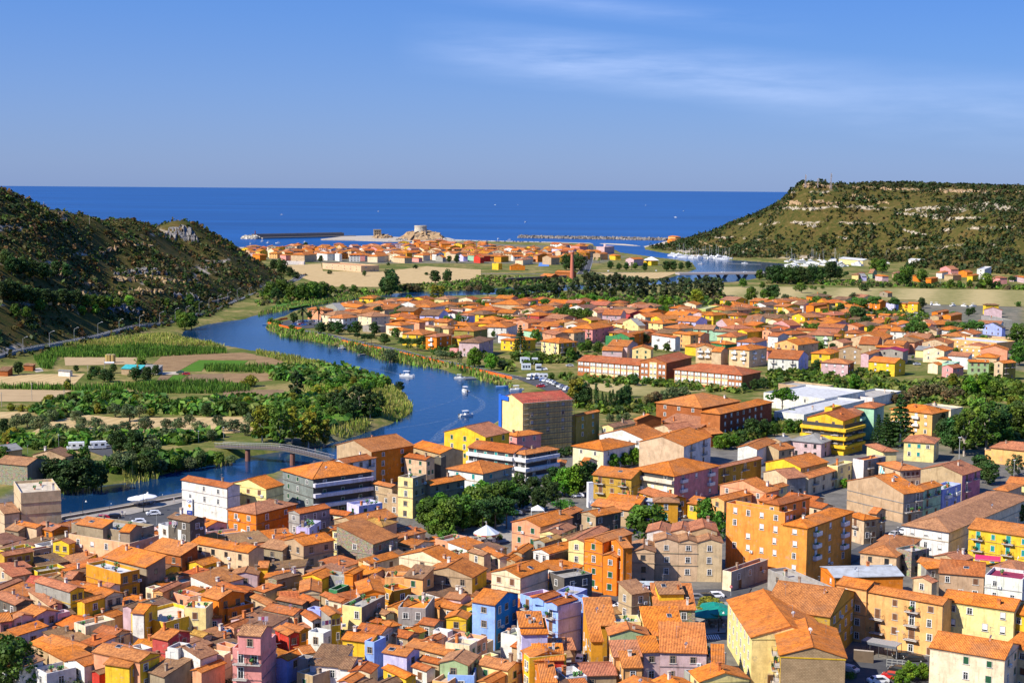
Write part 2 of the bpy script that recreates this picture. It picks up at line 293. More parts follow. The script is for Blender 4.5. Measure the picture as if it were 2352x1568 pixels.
def build_terrain():
 st=5.0;xs=np.arange(-1500,1701,st);ys=np.arange(-60,3301,st);X,Y=np.meshgrid(xs,ys);P=np.stack([X.ravel(),Y.ravel()],1)
 z,w,h=landz(P);nx,ny=len(xs),len(ys)
 dcam=np.hypot(P[:,0],P[:,1]);cs=62*(1-sstep(40,262,dcam+60*sstep(-20,90,P[:,0])+fbm(P,60,3,2)*20));z=np.maximum(z,np.where(w>0,z+cs,z))
 V=np.stack([P[:,0],P[:,1],z],1)
 me=D_.meshes.new('terrain');idx=np.arange(nx*ny).reshape(ny,nx)
 F=np.stack([idx[:-1,:-1],idx[:-1,1:],idx[1:,1:],idx[1:,:-1]],-1).reshape(-1,4)
 F=F[(z[F]>-2.9).any(1)]
 me.vertices.add(len(V));me.vertices.foreach_set('co',V.reshape(-1).astype(np.float32));n=len(F)
 me.loops.add(n*4);me.loops.foreach_set('vertex_index',F.reshape(-1).astype(np.int32));me.polygons.add(n);me.polygons.foreach_set('loop_start',np.arange(0,n*4,4,dtype=np.int32))
 me.polygons.foreach_set('use_smooth',np.ones(n,bool));me.update(calc_edges=True)
 hm=np.clip((h-plainz(P))/2,0,1);hm=np.maximum(hm,np.clip(cs/3,0,1))
 d=np.hypot(P[:,0],P[:,1]);sea=sdist(P,SEA);beach=(1-sstep(10,60,sea))*(1-hm)*(P[:,0]<420)
 a,b=(P[:,0]/np.maximum(d,1)),d
 px=1176+FP*P[:,0]/np.maximum(P[:,1],1)
 town=(1-sstep(560,640,d))*sstep(-2,2,w)*((P[:,0]>-160)|(d<490))*(1-sstep(0.2,1,hm))
 town=np.where((px<640)&(d>505),0,town)
 MID=[at(x,y,1.5).to_2d()for x,y in((716,722),(860,694),(1120,692),(1300,700),(1600,704),(1800,690),(2352,694),(2352,850),(1900,806),(1700,806),(1330,786),(1240,796),(1000,776),(860,756))]
 town=np.maximum(town,.75*(1-sstep(-6,6,sdist(P,MID))));SEAT=[at(x,y,1.5).to_2d()for x,y in((556,572),(900,566),(1040,556),(1200,562),(1360,566),(1440,590),(1380,604),(1250,606),(1000,604),(780,606),(560,590))]
 town=np.maximum(town,.7*(1-sstep(-10,10,sdist(P,SEAT))))
 col=np.stack([hm,beach,town,np.ones_like(hm)],1).astype(np.float32)
 ca=me.color_attributes.new('Col','FLOAT_COLOR','POINT');ca.data.foreach_set('color',col.reshape(-1))
 me.materials.append(ground_material());o=link('terrain',me);tag(o,'dry plain and scrub hills around the river mouth',kind='structure')
build_terrain()
def water_material(name,c0,c1,rough,bs,ripple):
 m,nt,b=newmat(name,rough,.22 if 'sea' in name else.35);b.inputs['IOR'].default_value=1.33;p=pos(nt)
 n=noise(nt,scaled(nt,p,(1,.35,1)),bs,3,.6)
 n2=ramp(nt,noise(nt,scaled(nt,p,(.25,1,1)),.0022,5,.65),[(.38,(0,0,0)),(.62,(1,1,1))])
 c=mixc(nt,n2,c0,c1)
 L(nt,c,b.inputs['Base Color']);bump(nt,b,n,ripple,.3);return m
def disc(name,r,z,mat,n=128):
 b=MB();ring=[0,3000,12000,r]
 for a,c in zip(ring[:-1],ring[1:]):
  for k in range(n):
   t0,t1=2*math.pi*k/n,2*math.pi*(k+1)/n
   q=[(c*math.cos(t0),c*math.sin(t0),z),(c*math.cos(t1),c*math.sin(t1),z)]
   b.face(([(0,0,z)]if a==0 else[(a*math.cos(t0),a*math.sin(t0),z)])+q+([]if a==0 else[(a*math.cos(t1),a*math.sin(t1),z)]))
 return b.obj(name,[mat])
sea=disc('sea',58000,0.0,water_material('sea_water',(.002,.042,.16),(.005,.070,.245),.30,.12,.5));tag(sea,'deep blue open sea reaching to the horizon',kind='structure')
rb=MB();rb.face([(-400,300,.05),(600,300,.05),(600,2200,.05),(-400,2200,.05)])
riv=rb.obj('river',[water_material('river_water',(.004,.022,.06),(.006,.042,.12),.14,.35,.35)]);tag(riv,'blue river bending through the plain to the sea',kind='structure')
SUN_AZ,SUN_EL=-122.0,42.0
sd=Vector((math.sin(R_(SUN_AZ))*math.cos(R_(SUN_EL)),math.cos(R_(SUN_AZ))*math.cos(R_(SUN_EL)),math.sin(R_(SUN_EL))))
sl=D_.lights.new('sun','SUN');sl.energy=5.0;sl.angle=R_(.5);sl.color=(1,.94,.84)
so=D_.objects.new('sun',sl);COLL.objects.link(so);so.rotation_euler=(-sd).to_track_quat('-Z','Y').to_euler();so.location=(0,0,400)
wd=D_.worlds.new('World');SC.world=wd;wd.use_nodes=True;nt=wd.node_tree;bg=nt.nodes['Background']
sky=N(nt,'TexSky',sky_type='NISHITA',sun_disc=False,sun_elevation=R_(SUN_EL),sun_rotation=R_(SUN_AZ),altitude=100,air_density=1.0,dust_density=.4,ozone_density=2.5)
tc=N(nt,'TexCoord').outputs['Generated'];sx=N(nt,'SeparateXYZ');L(nt,tc,sx.inputs[0])
hs=N(nt,'HueSaturation',Saturation=1.25,Value=1.0);L(nt,sky.outputs[0],hs.inputs['Color'])
skyc=mixc(nt,1,hs.outputs[0],(.62,.80,1.20),'MULTIPLY')
grad=ramp(nt,mth(nt,'ADD',sx.outputs[2],mth(nt,'MULTIPLY',sx.outputs[0],.05)),[(-.02,(1.45,2.2,4.6)),(.03,(1.3,2.12,4.75)),(.10,(.82,1.9,5.0)),(.2,(.28,1.35,5.0)),(1,(.35,1.3,5))])
skyc=mixc(nt,.72,skyc,grad)
def cloud(z0,zw,x0,x1,sc,seed):
 zb=mth(nt,'SUBTRACT',1.0,mth(nt,'ABSOLUTE',mth(nt,'DIVIDE',mth(nt,'SUBTRACT',mth(nt,'ADD',sx.outputs[2],mth(nt,'MULTIPLY',sx.outputs[0],.10)),z0),zw)),clamp=True)
 xb=mth(nt,'MULTIPLY',mth(nt,'SMOOTHSTEP' if False else 'MULTIPLY',mth(nt,'DIVIDE',mth(nt,'SUBTRACT',sx.outputs[0],x0),.1,clamp=True),1.0),mth(nt,'DIVIDE',mth(nt,'SUBTRACT',x1,sx.outputs[0]),.1,clamp=True))
 mp=N(nt,'Mapping');L(nt,tc,mp.inputs['Vector']);mp.inputs['Scale'].default_value=sc;mp.inputs['Location'].default_value=(seed,seed*2,0)
 n=noise(nt,mp.outputs[0],1.0,6,.6)
 return mth(nt,'MULTIPLY',mth(nt,'MULTIPLY',zb,xb),ramp(nt,n,[(.3,(0,0,0)),(.75,(1,1,1))]))
c1=cloud(.085,.022,-.08,.24,(7,7,60),3.0);c2=cloud(.080,.028,.12,.6,(8,8,50),9.0);c3=cloud(.121,.010,-.1,.2,(9,9,70),5.0)
cl=mth(nt,'ADD',mth(nt,'ADD',mth(nt,'MULTIPLY',c1,.75),mth(nt,'MULTIPLY',c2,.38)),mth(nt,'MULTIPLY',c3,.3),clamp=True)
skyc=mixc(nt,cl,skyc,mixc(nt,.45,skyc,(8.5,9.4,12)))
L(nt,skyc,bg.inputs['Color']);bg.inputs['Strength'].default_value=.095
SC.view_settings.view_transform='Standard';SC.view_settings.look='None';SC.view_settings.exposure=0.55;SC.view_settings.gamma=1
SC.cycles.max_bounces=5;SC.cycles.diffuse_bounces=2;SC.cycles.glossy_bounces=2;SC.cycles.transparent_max_bounces=4
HOUSES='''
#A
55,150 170,167 320,130 7 gu gb tn d11|two-storey grey plaster house with a mottled tan roof and one railed window
325,145 480,166 640,135 7.5 gu or pk d20|orange house with pink-brown gabled roof and railed window
145,100 335,138 412,88 8 gu be or n00|beige house under a bright orange roof against the blank side wall
487,265 632,284 668,240 8 gv yl pk d20|narrow yellow house squeezed against the salmon palace
630,195 1190,285 1460,235 9.5 f ap fl w42|long salmon palace with a weathered attic storey and white shutters *the long salmon palace
+642,100 1190,180 1430,143 11.7 f gb fl d41|
+690,100 945,140 1050,100 12.4 su gb or n00|
+1090,160 1195,178 1320,125 12.2 gu gb or n00|
1455,150 1665,165 1890,125 9 f wh fl d21|peeling white house with laundry on its roof terrace *the peeling white laundry house
+1545,40 1745,82 1880,40 12 gu dk br n00|
1895,205 1912,215 2265,172 5 f wh ob n00|low white-walled yard building with dark stained parapet
1885,125 1900,132 2085,98 6 gu lp or d02|small lilac house with a white cistern beside it
945,403 1345,500 1520,388 10 su gb or o01|huge stained barn-like house with a single sweeping orange roof *the big orange-roofed barn
1335,330 1662,394 1815,362 8 su bk ob n02|brick house with brown-orange roof behind a tall pale flue
790,470 1106,560 1282,530 10 f oc wh d02|tall ochre house with a white roof terrace *the ochre house with white terrace
-20,385 40,397 305,352 8.5 gv ys pk b03|mustard house with pink-tiled roof and brown-framed windows
280,335 308,347 470,318 7.5 f tn rd d02|stained tan house with a red painted terrace
270,520 345,546 605,505 5 f yl fl n00|roofless yellow-walled ruin
-60,680 -10,700 192,618 7 gv ys pk d01|shaded yellow house with broad pink roof at the edge
322,625 645,722 772,690 10 gu yl/gr pk d02|tall yellow house with a bare grey side wall and patched roof *the tall yellow house with grey side
735,800 776,826 965,770 8.5 gv yl or b01|yellow house with a brown-framed window over an air conditioner
730,690 967,772 1128,735 8.5 gu cr or d02|stained cream house with a plant-filled balcony
680,1040 785,1046 1058,980 7 f cr cr n01|cream house with walled roof terrace
868,1085 1042,1132 1195,1086 6.5 gu yp/gr ru n00|grey plaster cottage with a bright rust roof and dark flue
260,705 465,852 572,828 7 gu pk/be pk o10|long beige house with steep narrow orange-pink roof and skylight
-60,760 150,842 306,810 7 gu dk pk n00|dark-walled house with faded orange roof left of the lilac houses
70,905 115,985 322,945 7.5 gu lp ob d02|lilac house with twin gables and peeling dark top *the lilac twin-gabled house
+190,880 322,950 532,903 7.5 gu lp ob d02|
480,900 530,930 642,905 7 f lp lp d01|narrow lilac-pink house with flat terrace
-60,960 0,1000 110,985 7.5 gv pk or d01|pink house with bright orange roof and white chimney
395,1172 720,1278 886,1240 5.5 gu gb ob o02|brown stone barn with long orange-pink roof near the hillside olives *the brown barn by the olives
285,1190 545,1322 642,1265 4.8 su tn or n00|low tan shed with bright orange roof in front of the brown barn
860,1270 1285,1362 1465,1262 8.5 gu yl/sa ob x12|yellow house with pink side and stepped twin gables *the stepped yellow house
+965,1382 1188,1413 1288,1362 7.5 gu yl ob x01|
845,1450 912,1478 1132,1412 5 gv rd br n00|low bright red house with mottled brown roof
1205,900 1510,1012 1895,905 7.5 f yl cr d02|yellow house with white roof terrace and dark green pergola *the yellow terrace house with pergola
+1215,893 1320,922 1447,850 10 gu yl/wh or n00|
+1560,845 1690,872 1890,880 9.4 f yp wh n00|
1850,768 2010,796 2246,735 10 gu or ob n10|bright orange house with a tan roof and open roof loggia *the bright orange loggia house
+1862,860 2092,882 2330,830 7.5 f or fl d12|
1400,1128 1545,1166 1745,1095 9.5 gu cm ob d02|crimson house with rust roof and loggia *the crimson house
1520,1258 1838,1337 1992,1212 8.5 gv wh tn d20|white house with tan gabled roof and dark drain pipe *the white gabled house with drain pipe
+1520,1225 1640,1257 1762,1200 9.8 f wh fl n00|
1775,1425 1850,1462 2066,1375 6.5 gv sa or n00|windowless pink house with a striped orange roof
1500,1495 1512,1502 1785,1420 6 su gb br n00|brown-grey house with plain weathered wall
1845,1285 2060,1312 2122,1250 7 f cr cr n01|low cream terrace house beside the pink balcony house
1345,690 1405,702 1482,678 7 f cr ru d11|tiny cream house with an air conditioner
1440,690 1492,724 1662,648 7 gv pe pk d11|pale peach house with red-tiled roof below the big barn
1590,735 1745,778 1862,720 6 f sa ru n00|pink house with a tiled roof terrace under a metal awning
1685,850 1692,862 1842,878 6 gv sa pk n00|low pink-roofed house behind the yellow terrace
2000,655 2245,747 2312,668 7.5 gu dk ru n00|dark house with a big rust roof beside the long beige house
1860,900 1897,966 2036,953 6 gv pk or x01|small pink house with one white window
2065,1005 2150,1052 2292,1000 6 gv sa ru n00|house with corrugated rust roof behind the pink balcony house
2010,1060 2090,1082 2186,1040 5.5 f bb bb n00|tiny deep blue rooftop room
1750,1105 1870,1137 1946,1085 6 gu cr yt n00|house with a yellow-tiled roof and closed parasol
1208,1225 1310,1262 1382,1215 7 f wh wh n00|white terrace with railing and small table
1000,1220 1205,1267 1276,1205 6.5 gu pe pk n00|peach house with orange-pink roof behind the stepped yellow house
600,580 665,604 770,550 6.5 gu gb pk n00|courtyard house with orange-pink roof and skylight
240,625 320,652 420,590 6 gu rb rd n00|little house with bright red roof
935,672 1000,694 1102,660 7.5 gu cr pk n00|small house with pink-orange roof below the ochre terrace
1155,850 1205,872 1302,835 8.5 gv lp br n00|narrow pale pink tower house with brown roof
1990,1205 2115,1242 2168,1160 6 f sa or n00|salmon terrace house
#Z
524,1163 588,1179 680,1156 9.5 h or pk x22|large orange house with brown-pink hipped roof *the large orange hipped house
+672,1176 690,1184 749,1171 8 f or fl n00|
+663,1172 688,1178 757,1164 10.5 gv gr ru n00|
440,1243.5 571,1267 606,1250 8.5 gu be or o40|long beige house with eight dark openings and an orange roof *the long beige house with dark openings
534,1487 600,1490 647,1463 10 f pk pk x20B|tall pink house with a balcony and a rooftop room *the tall pink balcony house
+543,1455 600,1459 628,1440 13 gu pk tn d10|
1129,1313 1195,1324 1259,1302 10 gv cr or b20|pale pink house with brown door, long balcony and dark grey flank *the pale pink house by the lavender house
1085,1372 1137,1387 1190,1362 10 gu bb/bl or n00|tall blue house with light blue side and deep blue wall *the tall blue house
1669,1153 1803,1176 1822,1168 17 f oa ru w42|big orange apartment block of five storeys with white shutters *the orange apartment block
+1799,1200 1854,1211 1958,1174 14.5 h oa or w13b|
+1755,1150 1790,1158 1860,1140 18.5 h oa ru n00|
529,1109 611,1121 651,1089 9.5 gv yp/yp or b30|pale yellow house with twin orange roofs on the quay *the pale yellow quay house
1131,698 1196,700 1214,696 8 h be or n40|long beige house with flat orange hipped roof by the pine belt
#B
45,310 245,342 420,312 8.5 gu gb tn d11|grey-brown house with patched tan roof and rooftop panels
262,265 436,302 714,248 10.5 gv tn/tn or n02|tall grey-brown house with a broad bright orange roof *the tall grey-brown house
185,212 270,266 482,205 9 gv be or n00|house with smooth orange roof behind the tall grey-brown house
370,135 490,142 598,118 11 f lv fl n00|flat lilac-grey penthouse with metal roof
550,105 625,182 786,130 8 gv or or n00|orange wing with shiny tiled roof
708,150 770,157 792,140 10 h yp ru d11|tiny cream lookout turret with tiled cap
720,92 928,110 1292,35 9 gv tn or x10|tan gabled house with laundry at its window
932,90 1163,124 1292,98 9 h be yt d20|beige house with yellow-tan hipped roof and peeling plaster
742,230 1075,285 1302,248 9.5 sv st/st ob d12|tall rubble stone house with scattered putlog holes *the rubble stone house
1200,170 1290,236 1556,170 7.5 gv yp or b02|long pale yellow house with orange roof by the park
1315,392 1748,464 1896,400 9 gv cr or d30|broad cream house with three small attic windows *the broad cream gabled house
1000,440 1045,468 1316,398 7 sv cr or b02|low cream wing with a single window
1958,352 2095,390 2156,350 9 gu be tn x10|narrow beige tower house with tan roof
2085,330 2240,413 2322,363 8 gu cr or n00|house with glossy orange roof behind the beige tower house
2240,435 2330,442 2420,385 7 gv tn or n00|tan house with corrugated orange roof
1183,592 1533,598 1548,540 9 f pe ob d20|pale pink house with brown corrugated roof pieces *the pale pink patched-roof house
+1362,580 1532,604 1548,535 9.8 su pe br n00|
1535,545 1985,592 2118,543 9 gv yl/tn or d32|bright yellow double-gabled house with rows of tiny windows *the bright yellow double-gabled house
1985,806 2116,817 2165,778 9.5 sv pg ob d10|pale green house with a tiled lean-to roof terrace *the green terrace house
+1932,922 2123,946 2165,912 7 f pg pg n00|
1765,1150 2020,1192 2125,988 8 f sa wh d02|salmon-walled tall narrow house with white terrace
792,840 970,872 1186,762 10.5 f gb/yp fl x22|tall pale yellow house with a bamboo-screened roof terrace *the bamboo-terrace house
+840,705 960,745 1182,735 11 gu or or n00|
1150,708 1265,722 1426,692 8 f oc ru n01|ochre box-shaped house with brown flat roof
430,580 602,602 722,560 8 gv yl or x20|yellow house with curved gable top
115,580 190,614 412,558 8 gv gb/st br n01|stone house with mottled brown roof and dark flank
605,560 850,602 936,528 8 f gr fl n00|grey concrete terrace with lilac room
+815,505 890,562 982,515 10 gv or or n00|
855,612 1185,667 1242,600 6.5 gv sa ob n00|low salmon house with fanned tan roofs
405,732 590,728 732,660 7 gv ol/be or n00|house with blank beige gable and green flank
725,700 745,713 852,665 7 f gn gn n00|small green terrace with white laundry rack
195,790 430,837 472,800 7 gu dk ru n00|dark grey house with rust-striped roof
75,885 345,937 462,885 7.5 gu cr ru n10|cream house with wide rust-coloured roof
-60,760 110,844 192,795 7 gu be ob n00|beige house with mottled orange roof by the tan-roofed house
470,880 590,902 652,850 7.5 f pb fl n00|blue-grey flat-roofed box house
600,875 685,942 776,905 11 gu yl/gr or b02|tall narrow yellow house with grey side and rust-orange roof *the tall narrow yellow house
410,915 520,990 594,965 7.5 gu wh ru d01|white house with rust roof in front of the blue-grey box
480,1090 618,1112 692,1022 8.5 f wh wh d12|white corner house with laundry and a roof terrace *the white laundry corner house
240,1040 400,1087 482,1060 7 gu oc or d01|ochre cottage with orange roof
175,1062 300,1122 396,1090 7 gu rd or d01|deep red cottage with orange roof
185,1300 285,1352 436,1280 5.5 gv pb or n00|lavender-blue house with an awning and orange roof
355,1235 440,1292 492,1260 6 gv be or n00|small house with orange roof and orange chimney
495,1387 780,1412 888,1285 5.5 su wh br d20|low house with a wide striped brown roof and skylight *the wide brown-striped roof
785,1410 870,1432 980,1330 5.5 gu wh br n00|house with dark striped roof and blue skylight
795,1155 1060,1187 1152,1115 8 gu yl or d20|yellow peeling house with bright rust roof and tiny windows *the peeling yellow house
1060,1180 1086,1192 1192,1140 8.5 f bl wh d10|narrow sky blue house
920,1080 1150,1110 1182,1060 9 gu cr ru n00|cream house with corrugated rust roof behind the peeling yellow house
1170,1275 1385,1312 1502,1250 7.5 gu lv ob d01|lavender white house with striped rust roof *the lavender white house
1385,1215 1765,1307 1902,1240 6.5 gu tn ob n00|long house with striped brown-orange roof
1305,870 1558,882 1652,775 9.5 f gr or x20|bare grey concrete house with two white windows and orange terrace *the bare grey concrete house
1205,870 1305,882 1480,815 9 gv pe or d10|narrow peach gabled house
1750,960 1930,972 1972,892 7 gv yl or d10|small bright yellow gabled house
1690,855 1850,887 1937,850 7.5 gu tn or n00|house with smooth orange roof by the yellow gables
1690,1372 1945,1397 2037,1330 7 gv pg tn n01|pale green gabled house with mottled tan roof *the pale green gabled house
2040,1382 2315,1442 2340,1395 6 gu yp ob n00|pale yellow house with pinkish sheet roof
1760,1490 2005,1497 2022,1470 5 f bl ru x10|pale blue house with rust flat roof
1170,1420 1380,1517 1442,1440 5.5 gu yl or n00|bright yellow house with orange roof and skylight
760,1510 870,1562 987,1490 5 gv lp or n00|pink-white house with orange-pink roof
930,1560 1060,1592 1132,1520 4.5 gv tn br n00|stone cottage with lichen brown roof
1080,1562 1200,1605 1342,1540 4.5 gv tn br n00|stone cottage with wide brown roof
380,1330 480,1347 507,1308 6 f gr fl n00|grey-white flat-roofed box with plastic chairs
375,1470 520,1502 782,1410 4.5 f tn fl n00|tan terrace with grey pergola and planter
1440,1405 1570,1447 1622,1395 5.5 gu wh ru n00|white house with rust-striped roof beside the pale green gable
1500,1340 1680,1382 1722,1320 6 gu tn ru n00|house with deep rust roof behind the green gable
1625,1080 1760,1102 1787,1060 8 f wh wh n00|white walled roof terrace
1740,1190 1960,1222 2032,1120 8.5 f cr fl n00|cream roof terrace with pushchair and chairs
1500,1010 1640,1032 1722,985 8 gu st ru n10|grey rubble house with red-brown roof
1262,1120 1395,1147 1497,1105 7.5 gu tn ru n00|tan house with corrugated rust roof
1540,1165 1610,1187 1732,1130 7.5 gv cr ru n00|cream house with narrow rust roof
1350,1070 1495,1102 1512,1040 6.5 gv lm or n00|lime green house with orange roof
1032,990 1130,1007 1157,965 7 gu yl ru n00|little yellow house with rust lid roof
1160,1000 1230,1042 1267,990 8 h gr or n00|grey house with steep orange roof
1095,900 1190,937 1232,880 8 gu yp tn d10|pale yellow house with tan roof
600,750 720,792 792,740 7 gu tn ru n00|house with old rust roof by the green flank
670,790 785,817 802,790 7.5 gu cr ru n10|small cream house with rust roof
395,770 500,822 572,790 7 gu gb ru n00|dark-eaved house with rust roof
1620,1540 1760,1562 1772,1500 4.5 f pe pe n00|peach terrace with white rail
2050,1492 2140,1562 2292,1480 5 gv pe or n00|peach house with orange sheet roof
480,1170 545,1182 560,1150 6 f or or n00|orange box house behind white chimney
2110,1320 2150,1330 2228,1305 6 f yp yp n00|pale yellow roof room
0,480 20,500 100,500 7 gv yl or n00|yellow house with bright orange roof by the beige house
0,1070 5,1095 100,1060 9 gv pk tn n00|house with lichen tan roof behind the pink balcony house
'''
